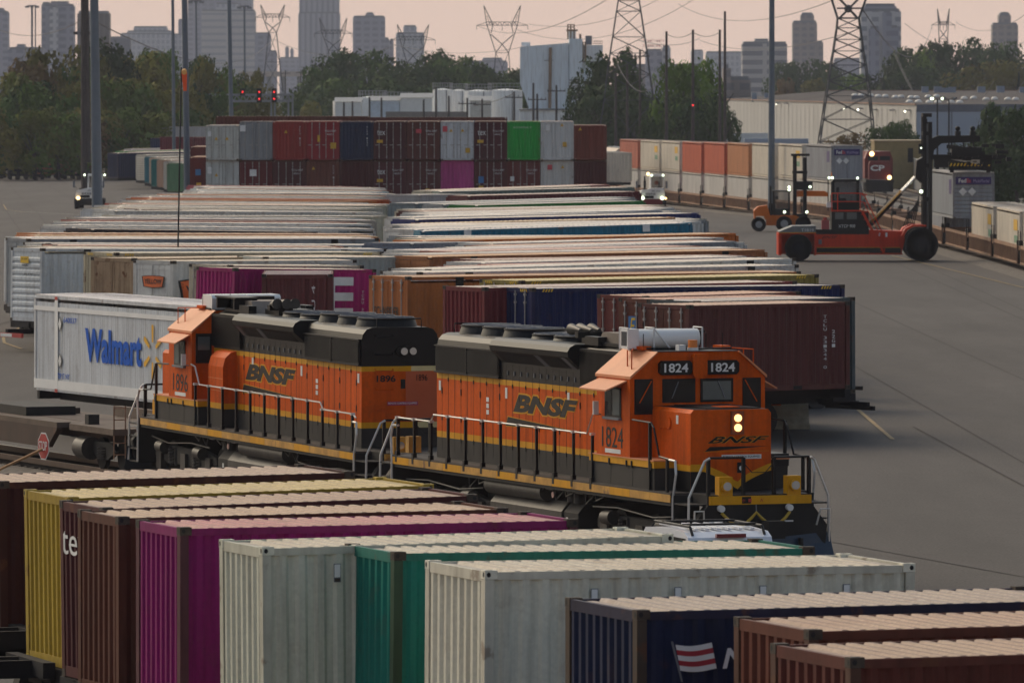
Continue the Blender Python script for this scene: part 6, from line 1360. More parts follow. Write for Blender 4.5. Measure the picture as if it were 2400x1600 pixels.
def delta(label, cx, ytip, yarm, yw, tiph, armh, wh, ybase, bh, Y, legs=True):
    xg = (cx-1200)*Y/F; zg = -1.4; t = thing('pylon', label, 'pylon', (xg, Y, zg), group='forked transmission pylons')
    q = lambda dx, y, dy=0: P(cx+dx, y, Y)-Vector((xg, Y-dy, zg)); mb = MB(); r = .13*Y/1700; r2 = .075*Y/1700
    ym = yarm+(yw-yarm)*.8
    for s in (-1, 1):
        bars(mb, [(q(s*tiph, ytip), q(s*tiph*.5, yarm)), (q(s*tiph, ytip), q(s*tiph*.84, yarm)), (q(s*tiph*.84, yarm), q(s*wh, yw)), (q(s*tiph*.5, yarm), q(s*tiph*.6, yarm+(yw-yarm)*.3)), (q(s*wh, yw), q(0, ym-(yw-yarm)*.1)), (q(0, ym-(yw-yarm)*.1), q(s*tiph*.62, yarm+(yw-yarm)*.35))], r)
        bars(mb, [(q(s*tiph*.84, ytip*.5+yarm*.5), q(s*tiph*.67, yarm)), (q(s*armh, yarm+2), q(s*tiph*.8, yarm-6)), (q(s*armh, yarm+2), q(s*armh, yarm+12))], r2)
        if legs: bars(mb, [(q(s*wh, yw, -.6), q(s*bh, ybase, -2)), (q(s*wh, yw, .6), q(s*bh, ybase, 2))], r); bars(mb, [(q(s*wh, yw), q(-s*(wh+bh)/2, (yw+ybase)/2)), (q(s*bh, ybase), q(-s*(wh+bh)/2, (yw+ybase)/2)), (q(s*(wh+bh)/2, (yw+ybase)/2), q(-s*(wh+bh)/2, (yw+ybase)/2))], r2)
    bars(mb, [(q(-armh, yarm+2), q(armh, yarm+2)), (q(-tiph*.8, yarm-6), q(tiph*.8, yarm-6)), (q(-wh, yw), q(wh, yw))], r2*1.2)
    for k in range(6): a = -tiph*.8+tiph*1.6*k/6; bars(mb, [(q(a, yarm+2), q(a+tiph*.133, yarm-6)), (q(a+tiph*.133, yarm-6), q(a+tiph*.267, yarm+2))], r2)
    bars(mb, [(q(0, yarm+2), q(0, yarm+14))], r2); mb.build('lattice_frame', t)
delta('forked pylon left of the silo, against open sky', 1177, 14, 58, 124, 43, 60, 15, 300, 30, 1700)
delta('forked pylon in front of the grey-topped tower', 968, 58, 92, 148, 37, 52, 14, 290, 24, 2000)
delta('forked pylon in front of the tallest tower', 781, 43, 77, 119, 32, 44, 11, 280, 20, 2200)
delta('forked pylon right of the pale office block', 639, 12, 39, 77, 28, 40, 9, 215, 24, 2300)
delta('small pylon above the right-hand wood', 2211, 21, 57, 92, 14, 27, 10, 250, 14, 2500)
M_WIRE = mat('wire', (.10, .09, .09), .6)
wg = 'power lines'
for i, (a, ya, Ya, b, yb, Yb, sag, lab) in enumerate(((1240, 57, 1700, 1640, -60, 1500, 4, 'power line rising right from the forked pylon'), (1117, 60, 1700, 1480, -40, 1050, 4, 'power line from the forked pylon to the big lattice tower'), (-20, 62, 900, 205, 40, 760, 1.5, 'power line left of the dark twin pole'), (205, 42, 760, 640, 92, 2300, 6, 'power line right of the dark twin pole'),
      (640, 92, 2300, 930, 106, 2000, 4, 'power line between the two left pylons'), (920, 104, 2000, 1240, 108, 1700, 2, 'power line in front of the silo'), (1562, 80, 880, 1624, 76, 860, .5, 'short line between the first tall poles'), (1624, 76, 860, 1687, 76, 880, .5, 'short line between the second tall poles'), (1640, 95, 1500, 2000, 74, 900, 2, 'power line behind the banded office block'), (1498, 95, 1050, 1640, 90, 1500, 1, 'power line right of the big lattice tower'),
      (2240, 52, 2500, 2420, 22, 1800, 4, 'power line right of the small pylon'), (2020, 20, 900, 2185, 60, 2500, 8, 'power line left of the small pylon'), (2120, 55, 2200, 2420, 85, 2600, 8, 'faint line above the right-hand wood'), (1590, 10, 1500, 1960, -2, 900, 3, 'power line at the top of the picture'), (2090, 110, 1400, 2330, 190, 1250, 10, 'sagging cable before the right-hand wood, upper'), (2100, 128, 1400, 2400, 190, 1250, 12, 'sagging cable before the right-hand wood, lower'),
      (1447, 150, 950, 1562, 165, 880, 3, 'sagging cable before the tree by the lattice tower'), (860, 125, 1700, 1205, 220, 1050, 6, 'thin cable before the middle trees'), (1210, 70, 1700, 1640, -10, 1500, 5, 'second power line rising right from the forked pylon'))):
    A = P(a, ya, Ya); B = P(b, yb, Yb); mb = MB(); mb.tube([A.lerp(B, k/14)-Vector((0, 0, sag*4*(k/14)*(1-k/14))) for k in range(15)], .018+.000022*max(Ya, Yb), M_WIRE, 4)
    tag(mb.build('power_line'), lab, 'power line', wg)
# ---------------------------------------------------------------- signal bridge
p = P(600, 240, 1050); t = thing('signal_gantry', 'grey railway signal bridge with red lamps above the tracks', 'signal bridge', (p.x, 1050, -1.4))
q = lambda px, y, dy=0: P(px, y, 1050)-Vector((p.x, 1050-dy, -1.4)); mb = MB(); M_GAN = mat('gantry_steel', (.24, .25, .26), .6)
for y0 in (222, 237):
    for dy in (-.6, .6): mb.tube([q(478, y0+1, dy), q(688, y0, dy)], .22, M_GAN, 4)
for k in range(14): mb.tube([q(480+k*15, 223, -.6), q(488+k*15, 237, -.6)], .1, M_GAN, 4); mb.tube([q(488+k*15, 237, -.6), q(495+k*15, 223, -.6)], .1, M_GAN, 4)
for px in (636, 644, 676, 686): mb.tube([q(px, 222), q(px, 300)], .2, M_GAN, 4)
mb.build('truss', t)
for px, y in ((569, 216), (608, 216), (643, 216), (608, 232), (643, 232)):
    mb = MB(); c = q(px, y, -.9); mb.bx(c.x-.35, c.x+.35, c.y+.1, c.y+.3, c.z-.5, c.z+.5, M_BLACK); mb.ball(c, .12, M_LAMPR, 8, 6); mb.build('signal_lamp', t)
# ---------------------------------------------------------------- silo building and tank farm
Ysl = 1150
M_SILO = mat('silo_panel', (.74, .81, .86), .6, var=.08, scale=.1, streak=.25, stretch=(1, 1, .3)); M_TANK = mat('tank_white', (.84, .85, .85), .5, var=.08, scale=.2, streak=.25, stretch=(1, 1, .2)); M_RST = mat('rusty_steel', (.26, .17, .11), .8)
def wx(px): return (px-1200)*Ysl/F
def wz(y): return H-(y-YH)*Ysl/F
t = thing('silo_building', 'tall pale blue concrete-batch building with rooftop machinery', 'silo', (wx(1290), Ysl, -1.4)); ox = wx(1290); oz = -1.4
def sb(x0, x1, y0, y1, d0, d1, m, mb): mb.bx(wx(x0)-ox, wx(x1)-ox, d0, d1, wz(y1)-oz, wz(y0)-oz, m)
mb = MB(); mb.add([(wx(a)-ox, d, wz(y)-oz) for d in (0, 14) for a, y in ((1219, 110), (1333, 101), (1333, 255), (1240, 255), (1219, 195))], [(0, 1, 2, 3, 4), (9, 8, 7, 6, 5), (0, 5, 6, 1), (1, 6, 7, 2), (3, 8, 9, 4), (4, 9, 5, 0)], M_SILO)
mb.bx(wx(1219)-ox-.2, wx(1333)-ox, -.2, 14, wz(105)-oz+.2, wz(103)-oz+.4, M_STEEL) if False else None; mb.build('main_block', t)
mb = MB(); sb(1334, 1365, 91, 270, -.6, 11, M_SILO, mb); mb.build('stair_shaft', t)
mb = MB(); sb(1366, 1413, 106, 145, 1, 12, M_TANK, mb); sb(1366, 1420, 146, 290, 1.5, 12, M_SILO, mb); sb(1364, 1416, 144, 147, .8, 12.2, M_STEEL, mb); mb.build('side_block', t)
mb = MB(); sb(1333, 1350, 70, 92, 3, 7, M_TANK, mb); sb(1328, 1354, 69, 73, 2.6, 7.4, M_RST, mb); sb(1373, 1388, 84, 105, 3, 7, M_STEEL, mb); sb(1222, 1243, 99, 108, 3, 6, M_TANK, mb); sb(1358, 1363, 80, 92, 3, 5, M_RST, mb)
for px in (1331, 1338, 1346): mb.tube([(wx(px)-ox, 3, wz(92)-oz), (wx(px)-ox, 3, wz(57)-oz)], .14, M_RST, 4)
for y in (58, 64): mb.tube([(wx(1331)-ox, 3, wz(y)-oz), (wx(1347)-ox, 3, wz(y)-oz)], .1, M_RST, 4)
for y in (97, 102): mb.tube([(wx(1390)-ox, 2, wz(y)-oz), (wx(1413)-ox, 2, wz(y)-oz)], .08, M_RST, 4)
for px in (1366, 1372): mb.tube([(wx(px)-ox, .9, wz(145)-oz), (wx(px)-ox, .9, wz(98)-oz)], .2, M_RST, 4)
mb.build('roof_machinery', t)
mb = MB(); mb.tube([(wx(1290)-ox, -.3, wz(112)-oz), (wx(1288)-ox, -.3, wz(254)-oz)], .25, M_RST, 5); mb.tube([(wx(1276)-ox, -.3, wz(142)-oz), (wx(1297)-ox, -.3, wz(142)-oz)], .08, M_STEEL, 4)
for k in range(4): mb.bx(wx(1333)-ox, wx(1360)-ox, -.9, -.6, wz(189+k*7)-oz, wz(187+k*7)-oz, M_STEEL)
mb.build('down_pipe', t)
mb = MB(); sb(1218, 1352, 257, 330, -6, 14, M_TANK, mb); sb(1216, 1354, 255.5, 258, -6.3, 14, M_STEEL, mb); mb.build('base_shed', t)
for i, (a, b, yt, Y, hz) in enumerate(((784, 842, 237, 1200, 0), (844, 901, 229, 1200, 1), (903, 962, 232, 1215, 1), (962, 1017, 226, 1230, 0), (1017, 1057, 211, 1190, 1), (1058, 1093, 213, 1195, 1), (1094, 1148, 214, 1185, 1), (1150, 1219, 212, 1190, 1))):
    c = P((a+b)/2, yt, Y); r = (b-a)/2*Y/F*1.16; t = thing('storage_tank', ('squat', 'squat', 'low wide', 'bright low', 'tall narrow', 'tall narrow', 'tall wide', 'tallest wide')[i]+' white storage tank, '+ORD[i]+' from the left in the tank farm', 'tank', (c.x, Y+r, -1.4), group='white storage tanks')
    h = c.z+1.4; mb = MB(); mb.cyl((0, 0, 0), (0, 0, h), r, M_TANK, n=32); mb.cyl((0, 0, h), (0, 0, h+.25), r, M_TANK, r1=.3, n=32); mb.build('shell', t)
    if hz:
        mb = MB()
        for z in (.55, 1.1): mb.tube([(r*math.cos(k*math.pi/12), r*math.sin(k*math.pi/12), h+z) for k in range(25)], .05, M_GAN, 4)
        for k in range(24): a_ = k*math.pi/12; mb.tube([(r*math.cos(a_), r*math.sin(a_), h), (r*math.cos(a_), r*math.sin(a_), h+1.1)], .05, M_GAN, 4)
        mb.build('guard_rail', t)
    mb = MB(); mb.tube([(r*.4, -r*.93, 0), (r*.4, -r*.93, h)], .1, M_STEEL, 4); mb.build('ladder', t)
for i, (a, b, yt, m_, lab) in enumerate(((786, 846, 239, M_WHITE, 'squat pale shed before the first storage tank'), (868, 936, 236, mat('shed_palebl', (.55, .62, .70), .6), 'pale blue shed between the low storage tanks'), (940, 1012, 229, M_WHITE, 'bright white shed left of the tall tanks'), (1102, 1150, 236, mat('shed_grey', (.5, .5, .48), .7), 'grey-white shed before the tall wide tank'))):
    c = P((a+b)/2, yt, 1172); w = (b-a)/2*1172/F; t = thing('storage_shed', lab, 'shed', (c.x, 1172, -1.4)); h = c.z+1.4
    mb = MB(); mb.bx(-w, w, 0, 9, 0, h, m_); mb.build('wall', t); mb = MB(); mb.prism([(-.2, h), (9.2, h), (4.5, h+.7)], -w-.2, w+.2, M_GAN, 'x'); mb.build('roof', t)
    mb = MB(); [mb.tube([(x, .1, 0), (x, .1, h)], .09, M_STEEL, 4) for x in (-w*.5, w*.1, w*.6)]; mb.build('down_pipe', t)
c = P(1000, 262, 1130); t = thing('boundary_wall', 'long grey-brown wall below the storage tanks', 'wall', (c.x, 1130, -1.4)); mb = MB(); mb.bx(-6.2, 6.2, 0, .5, 0, c.z+1.4, mat('wall_taupe', (.22, .19, .17), .9)); mb.build('panel', t)
# ---------------------------------------------------------------- warehouse
M_WH = mat('warehouse_panel', (.46, .45, .43), .65, var=.10, scale=.06, streak=.2, stretch=(1, 1, .2)); M_WHB = mat('warehouse_blue', (.33, .38, .46), .65, var=.08, scale=.08); M_WR = mat('warehouse_roof', (.10, .09, .085), .95, var=.2, scale=.03, spec=.05); M_EAVE = mat('eave_band', (.10, .115, .15), .6)
t = thing('warehouse', 'long low pale warehouse with white roof domes on the right', 'warehouse', (59, 1089, -1.4))
A = Vector((-16.3, 411, 0)); Bq = Vector((48, 30, 0)); ez = 9.1; up = Vector((0, 0, 1))
mb = MB(); mb.quad((0, 0, 0), A, A+up*ez, up*ez, M_WH)
for k in range(44):
    a, b = A*(k/44), A*(k/44+.0012); o = Vector((-.06, 0, 0)); mb.quad(a+o, b+o, b+o+up*(ez-.6), a+o+up*(ez-.6), M_STEEL)
mb.build('long_wall', t)
mb = MB(); mb.quad((0, 0, 0), Bq, Bq+up*(ez-1.1), up*(ez-1.1), M_WHB); mb.quad(up*(ez-1.1)+Vector((0, -.1, 0)), Bq+up*(ez-1.1)+Vector((0, -.1, 0)), Bq+up*ez+Vector((0, -.1, 0)), up*ez+Vector((0, -.1, 0)), M_EAVE)
for k in range(1, 9): mb.bx(Bq.x*k/9-.08, Bq.x*k/9+.08, Bq.y*k/9-.1, Bq.y*k/9, 0, ez-1.1, M_STEEL)
mb.build('short_wall', t)
mb = MB(); mid = Vector((0, 260, 10.85)); e0 = up*ez
mb.quad(e0, Bq+e0, Bq+mid, mid+A*.06, M_WR); mb.add([e0, mid+A*.06, A+e0], [(0, 1, 2)], M_WR); mb.quad(mid+A*.06, Bq+mid, Bq+A+e0, A+e0, M_WR); mb.tube([e0+Vector((-.1, 0, 0)), A+e0+Vector((-.1, 0, 0))], .16, mat('gutter_rust', (.26, .16, .12), .7), 4); mb.tube([mid+A*.06, Bq+mid], .22, mat('gutter_rust', (.26, .16, .12), .7), 4); mb.build('roof', t)
def roofpt(px, y):
    for k in range(200):
        Y = 1089+k*2; q_ = P(px, y, Y); zr = -1.4+ez+(10.85-ez)*min(1, max(0, (Y-1089-(q_.x-59)*.6)/260))
        if q_.z >= zr if False else q_.z <= zr+.02 and k > 0: pass
        if q_.z < zr: return Vector((q_.x, Y, zr))
    return Vector((q_.x, Y, zr))
for px, y in ((2003, 224), (2018, 224), (2040, 224), (2058, 226), (2075, 226), (2098, 228), (2112, 227), (2135, 229), (2148, 229), (2175, 227), (2195, 226), (2260, 231), (2282, 230), (2311, 233), (2331, 232), (2362, 233), (2380, 233), (2131, 239), (2153, 239), (2178, 240), (2198, 240), (2229, 240), (2249, 240)):
    Y = 1089+max(0, (244-y))*7; c = P(px, y, Y)-Vector((59, 1089, -1.4)); mb = MB()
    mb.ball((c.x, c.y, c.z-.05), .52, mat('skylight_white', (.72, .68, .62), .4), 12, 8, (1.1, 1.1, .75)); mb.bx(c.x-.55, c.x+.55, c.y-.55, c.y+.55, c.z-1.2, c.z-.1, M_STEEL); mb.build('skylight', t)
for px, y, w, h in ((2168, 210, 8, 7), (2198, 210, 9, 7), (2215, 214, 10, 8), (2232, 210, 8, 6), (2300, 210, 9, 7), (2345, 210, 9, 8), (2398, 212, 9, 8), (1768, 222, 6, 5), (1796, 223, 5, 5)):
    c = P(px, y, 1335 if px > 2000 else 1420)-Vector((59, 1089, -1.4)); k = 1335/F; mb = MB(); mb.bx(c.x-w*k, c.x+w*k, c.y-.6, c.y+.6, c.z-1.4, c.z+h*k, mat('vent_blue', (.20, .25, .32), .6)); mb.build('roof_vent', t)
for px, y, lit in ((1718, 241, 0), (1752, 243, 1), (1778, 243, 0), (1974, 253, 2), (2014, 255, 2), (2053, 258, 0), (2098, 259, 0), (2137, 259, 2)):
    f_ = (2150-px)/(2150-1698); c = A*(f_*.72) if True else 0; Yc = 1089+c.y; cx = (px-1200)*Yc/F-59; cz = H-(y-YH)*Yc/F+1.4; xw = A.x*c.y/A.y
    mb = MB(); mb.bx(xw-.9, xw-.1, c.y-.8, c.y+.8, cz-.05, cz+.12, M_STEEL); 
    if lit: mb.ball((xw-.9, c.y, cz-.15), .15 if lit > 1 else .08, M_LAMP, 8, 6)
    mb.build('wall_lamp', t)
c = P(2254, 264, 1108)-Vector((59, 1089, -1.4)); mb = MB(); mb.bx(c.x-.35, c.x+.35, c.y-.6, c.y, c.z-.35, c.z+.35, M_LAMPG); mb.build('wall_lamp', t)
for k, (px, lab) in enumerate(((2197, 'twin-lamp floodlight post with both lamps lit before the warehouse'), (2224, 'unlit floodlight post before the warehouse, just right of the lit one'))):
    p = P(px, 232, 900); t = thing('floodlight_post', lab, 'lamp post', (p.x, 900, gz(p.x, 900))); h = p.z-gz(p.x, 900); mb = MB(); mb.cyl((0, 0, 0), (0, 0, h), .12, M_BLACK, r1=.09); mb.bx(-.75, .75, -.05, .05, h-.1, h, M_BLACK); mb.build('post', t)
    for s in (-.65, .65): mb = MB(); mb.bx(s-.3, s+.3, 0, .3, h-.05, h+.2, M_BLACK); mb.ball((s, -.1, h+.02), .20, M_LAMPG if k == 0 else M_STEEL, 8, 6, (1.2, 1, .8)); mb.build('lamp', t)
p = P(2105, 331, 850); t = thing('ochre_shed', 'ochre metal shed behind the red locomotive', 'shed', (p.x, 850, gz(p.x, 850))); hh_ = p.z-gz(p.x, 850)
mb = MB(); mb.bx(-2.7, 4.0, 0, 8, 0, hh_, mat('shed_ochre', (.26, .19, .075), .7, var=.15)); mb.build('wall', t); mb = MB(); mb.bx(-2.8, 4.1, -.1, 8.1, hh_, hh_+.12, mat('shed_roof', (.5, .4, .25), .7)); mb.build('roof', t); mb = MB(); mb.bx(1.1, 1.7, -.06, 0, hh_-2.4, hh_-.8, M_BLACK); mb.build('window', t)
for x0, x1, yt, Y, lab in ((1697, 1800, 312, 1000, 'white trailer roof in front of the warehouse, left'), (1745, 1895, 325, 960, 'pale blue trailer roof in front of the warehouse, right')):
    p0 = P(x0, yt, Y); p1 = P(x1, yt, Y); zt = p0.z; t = thing('box_trailer', lab, 'trailer', ((p0.x+p1.x)/2, Y, gz(p0.x, Y))); h = zt-gz(p0.x, Y); w = (p1.x-p0.x)/2; mb = MB(); mb.bx(-w, w, 0, 2.6, 1.2, h, M_WHITE if x0 < 1700 else M_WHB); mb.build('body', t); mb = MB(); [mb.cyl((x_, .2, .5), (x_, .6, .5), .5, M_RUB) for x_ in (w-1, w-2.2)]; mb.build('wheel', t)
def fence(l, Y0, lab, h=2.2):
    mb = MB(); pts = [ong(a, b) for a, b in l]; t = thing('wire_fence', lab, 'fence', pts[0])
    for a, b in zip(pts, pts[1:]):
        a = a-pts[0]; b = b-pts[0]; mb.add([a, b, b+up*h, a+up*h, a+Vector((.05, .05, 0)), b+Vector((.05, .05, 0)), b+Vector((.05, .05, h)), a+Vector((.05, .05, h))], [(0, 1, 2, 3), (4, 5, 6, 7), (3, 2, 6, 7)], mat('fence_grey', (.14, .145, .15), .7, var=.1))
        mb.tube([a+up*h, b+up*h], .06, M_GAN, 4)
    mb.build('panel', t)
fence([(2104, 432), (2130, 440), (2152, 450), (2180, 470)], 0, 'grey fence curving between the red locomotive and the stacker mast', 3.6); fence([(2345, 462), (2375, 466), (2420, 476)], 0, 'low grey fence at the right edge beyond the tracks', 1.1)
# ---------------------------------------------------------------- skyline
FA = {}
def facade(wall, win, wx_, wz_, mort, key):
    if key in FA: return FA[key]
    m = bpy.data.materials.new('facade_'+key); m.use_nodes = True; t = m.node_tree; L = t.links.new; b = t.nodes['Principled BSDF']; b.inputs['Roughness'].default_value = .6
    co = N('ShaderNodeTexCoord', t); s = N('ShaderNodeSeparateXYZ', t); L(co.outputs['Object'], s.inputs[0]); a = N('ShaderNodeMath', t, operation='ADD'); L(s.outputs[0], a.inputs[0]); L(s.outputs[1], a.inputs[1]); c = N('ShaderNodeCombineXYZ', t); L(a.outputs[0], c.inputs[0]); L(s.outputs[2], c.inputs[1])
    br = N('ShaderNodeTexBrick', t); br.offset = 0; br.squash = 1; br.inputs['Scale'].default_value = 1; br.inputs['Brick Width'].default_value = wx_; br.inputs['Row Height'].default_value = wz_; br.inputs['Mortar Size'].default_value = mort; br.inputs['Mortar Smooth'].default_value = .1
    br.inputs['Color1'].default_value = (*win, 1); br.inputs['Color2'].default_value = (*lerp(win, wall, .18), 1); br.inputs['Mortar'].default_value = (*wall, 1); L(c.outputs[0], br.inputs['Vector']); L(br.outputs['Color'], b.inputs['Base Color']); FA[key] = m; return m
f_blue = facade((.24, .25, .32), (.15, .165, .22), 5, 3.6, .9, 'blue'); f_white = facade((.46, .46, .48), (.19, .205, .25), 4.2, 3.4, .9, 'white'); f_band = facade((.40, .38, .37), (.10, .11, .14), 60, 4.0, 1.0, 'banded'); f_brown = facade((.10, .085, .075), (.07, .06, .055), 2.2, 60, .35, 'brown'); f_pale = facade((.42, .43, .46), (.26, .28, .33), 3.4, 4.0, .8, 'pale'); f_brick = facade((.24, .20, .19), (.15, .14, .15), 4.0, 3.3, .8, 'brick'); f_vert = facade((.30, .31, .36), (.17, .19, .24), 3.6, 200, 1.1, 'vertical')
def tower(label, Y, parts, rz=0):
    x0, x1 = min(p[0] for p in parts), max(p[1] for p in parts); cx = ((x0+x1)/2-1200)*Y/F; t = thing('skyscraper' if parts[0][2] < 60 else 'office_building', label, 'building', (cx, Y, -1.4))
    for i, (a, b, yt, m, d) in enumerate(parts):
        xa, xb = (a-1200)*Y/F-cx, (b-1200)*Y/F-cx; h = H-(yt-YH)*Y/F+1.4; D = max(12, (xb-xa)*.8); mb = MB(); mb.bx(xa, xb, d, d+D, 0, h, m); mb.bx(xa+.6, xb-.6, d+.6, d+D-.6, h, h+1.0, M_STEEL); mb.build('tower_block' if i == 0 else 'setback', t)
    return t
tower('slim blue-grey tower cut by the left edge', 4200, [(-14, 19, 30, f_blue, 0), (-14, 8, 23, f_blue, 4)])
tower('pale apartment tower with a white stripe and notched edges', 3600, [(97, 173, 15, f_blue, 0), (117, 136, 18, f_white, -3), (115, 160, 8, f_blue, 4), (97, 117, 10, f_pale, 1)])
tower('dark brown windowless tower beside the thickest lamp post', 3000, [(181, 256, 32, f_brown, 0)])
tower('wide pale stepped office block', 5200, [(282, 408, 81, f_pale, 0), (297, 400, 75, f_pale, 3), (312, 390, 65, f_pale, 6), (392, 425, 82, f_pale, 5)])
tower('broad grey tower behind the pale office block, top cut off', 5400, [(440, 590, -35, f_blue, 0), (417, 440, 48, f_blue, 5)])
tower('pale horizontally banded office block', 4700, [(472, 597, 27, facade((.44, .42, .41), (.27, .28, .31), 80, 4.2, 1.4, 'pale_banded'), 0), (505, 558, 10, f_pale, 5)])
tower('grey block right of the pale banded one', 4600, [(597, 634, 80, f_blue, 0), (626, 648, 122, f_blue, 4), (440, 480, 112, M_EAVE, -900)])
tower('distant low stepped block with a pointed crown', 6000, [(655, 702, 137, f_blue, 0), (668, 676, 112, f_blue, 4), (680, 687, 116, f_blue, 4)])
tower('tallest tower with vertical piers and a setback', 5000, [(699, 796, 32, f_vert, 0), (701, 794, -70, f_vert, 3), (699, 790, 160, f_vert, -6)])
tower('square grey tower with a small rooftop box', 4400, [(827, 902, 41, f_blue, 0), (856, 876, 33, f_blue, 6), (900, 912, 92, f_blue, 3)])
tower('grey tower with a stepped top behind a forked pylon', 4500, [(928, 994, 80, f_pale, 0), (945, 976, 63, f_pale, 5), (912, 922, 95, f_blue, 3)])
tower('low hazy block between the pylon and the silo', 4800, [(1080, 1190, 146, f_blue, 0), (1130, 1178, 139, f_blue, 4)])
tower('low block carrying a rooftop lettering frame', 3600, [(1513, 1552, 120, f_blue, 0), (1552, 1572, 112, f_white, 2), (1480, 1640, 155, f_brick, 10)])
p = P(1535, 103, 3590); t = thing('roof_sign', 'red open rooftop sign frame on the low block', 'sign', (p.x, 3590, H-(120-YH)*3590/F)); mb = MB(); rr = random.Random(5)
for j in range(2):
    for k in range(11):
        x = -5.5+k*1.05; z = 2.2+(1-j)*2.2-.2; mb.bx(x, x+.16, 0, .2, z, z+rr.choice((1.3, 1.7)), M_RED); mb.bx(x, x+.6, 0, .2, z+rr.choice((.1, .9)), z+1.1, M_RED)
mb.bx(-6, 6, .2, .3, 1.9, 2.0, M_STEEL); [mb.bx(x, x+.12, .2, .3, 0, 2, M_STEEL) for x in range(-6, 7, 3)]; mb.build('letter_frame', t)
tower('small pale far block', 5200, [(1620, 1648, 120, f_pale, 0)]); tower('long low hazy block', 5000, [(1655, 1742, 124, f_pale, 0)])
tower('banded office block with ribbon windows', 3300, [(1740, 1845, 103, f_band, 0), (1768, 1804, 96, f_band, 5)])
tower('brick-grey residential tower with a rounded cap', 3900, [(1858, 1915, 53, f_brick, 0), (1878, 1909, 36, f_brick, 5), (1880, 1907, 34, f_brick, 6), (1914, 1930, 100, f_brick, 3)])
tower('big grey and white apartment tower right of the lattice tower', 2700, [(2018, 2112, 27, f_white, 0), (2026, 2102, 15, f_blue, 3), (2036, 2060, 68, f_blue, -2), (2085, 2106, 66, f_blue, -2), (2068, 2090, 30, f_blue, -1)])
tower('slender grey tower with a round cap at the right', 3800, [(2326, 2386, 58, f_brick, 0), (2343, 2371, 36, f_brick, 5), (2346, 2368, 33, f_brick, 6)])
tower('low hazy block behind the right trees', 4500, [(1955, 2022, 140, f_blue, 0)]); tower('low grey-violet hall at the far left', 3300, [(19, 100, 116, f_blue, 0), (35, 58, 109, f_blue, 4)])
tower('dark brick warehouse beyond the right trees', 1900, [(1696, 1760, 188, f_brick, 0), (1694, 1712, 160, f_brick, -4)])
for i, (px, y, Y) in enumerate(((962, 132, 4300), (1178, 146, 4600))): pass
p0 = P(560, 168, 2400); p1 = P(770, 195, 2400); t = thing('overpass', 'pale concrete overpass below the skyline', 'bridge', ((p0.x+p1.x)/2, 2400, -1.4)); w = (p1.x-p0.x)/2; mb = MB(); mb.bx(-w, w, 0, 8, p0.z-.2, p0.z+1.4, mat('overpass_concrete', (.46, .40, .35), .85)); [mb.bx(-w+k*w/3-.6, -w+k*w/3+.6, 2, 6, 0, p0.z-.2, M_GAN) for k in range(7)]; mb.build('deck', t)
# ---------------------------------------------------------------- trees
M_LEAF = mat('foliage', (1, 1, 1), .9, objcol=True, var=.45, scale=.35, spec=.15); M_TRUNK = mat('bark', (.05, .042, .035), .9)
def crown_mesh(seed, n=2400, lobes=16, leaf=.42):
    r = random.Random(seed); mb = MB(); LB = []
    for k in range(lobes):
        a = r.uniform(0, 6.283); h = r.uniform(.22, .92); rad = .5*math.sqrt(max(0, 1-((h-.5)/.55)**2))*r.uniform(.35, 1.0); LB.append((Vector((rad*math.cos(a), rad*math.sin(a), h)), r.uniform(.13, .24)))
    for k in range(n):
        c, s = LB[r.randrange(lobes)]; d = Vector((r.gauss(0, 1), r.gauss(0, 1), r.gauss(0, 1))).normalized(); p = c+d*s*r.uniform(.72, 1.08)*Vector((1, 1, .8)).length/1.62
        u = (d+Vector((r.gauss(0, .6), r.gauss(0, .6), r.gauss(0, .6)))).orthogonal().normalized(); w = d.cross(u); q = leaf*.075*r.uniform(.6, 1.5)
        mb.add([p-u*q, p+w*q*.7, p+u*q, p-w*q*.7], [(0, 1, 2, 3)], M_LEAF)
    return mb.mesh('crown')
CR = [crown_mesh(s) for s in range(6)]
tk = MB(); tk.cyl((0, 0, 0), (.02, 0, .45), .035, M_TRUNK, r1=.022, n=8)
for k in range(5): a = k*1.3; tk.cyl((.02, 0, .32+k*.03), (.25*math.cos(a), .25*math.sin(a), .62+.05*k), .014, M_TRUNK, r1=.005, n=5)
TK = tk.mesh('trunk')
cone = MB(); rr = random.Random(9)
for k in range(1500):
    h = rr.uniform(.06, 1)**1.0; a = rr.uniform(0, 6.283); rad = (1-h)*.30*rr.uniform(.6, 1.05); p = Vector((rad*math.cos(a), rad*math.sin(a), h)); u = Vector((math.cos(a), math.sin(a), -.5)).normalized(); w = u.orthogonal().normalized(); q = .03; cone.add([p-u*q, p+w*q*.6, p+u*q, p-w*q*.6], [(0, 1, 2, 3)], M_LEAF)
CONE = cone.mesh('crown')
GRNS = [(.085, .125, .02), (.06, .10, .02), (.125, .14, .022), (.048, .08, .022), (.15, .135, .026), (.09, .15, .016), (.14, .09, .03)]
tn = 0; RTG_ = 'trees on the right'
def tree(px, yt, Y, w, label, grp, col=None, conif=False, base=None):
    global tn
    p = P(px, yt, Y); z0 = gz(p.x, Y) if base is None else base; h = (p.z-z0)*.97; W = w*Y/F
    t = thing('conifer' if conif else 'tree', label, 'tree', (p.x, Y, z0), rnd.uniform(0, 6.28), grp)
    c = link(CONE if conif else CR[tn % 6], 'crown', t, col or rnd.choice(GRNS)); kf = 1.4 if grp == RTG_ else 1.7; c.scale = (W*kf, W*kf, h); k = link(TK, 'trunk', t); k.scale = (h*.9, h*.9, h); tn += 1; return t
LW = 'trees of the left wood'
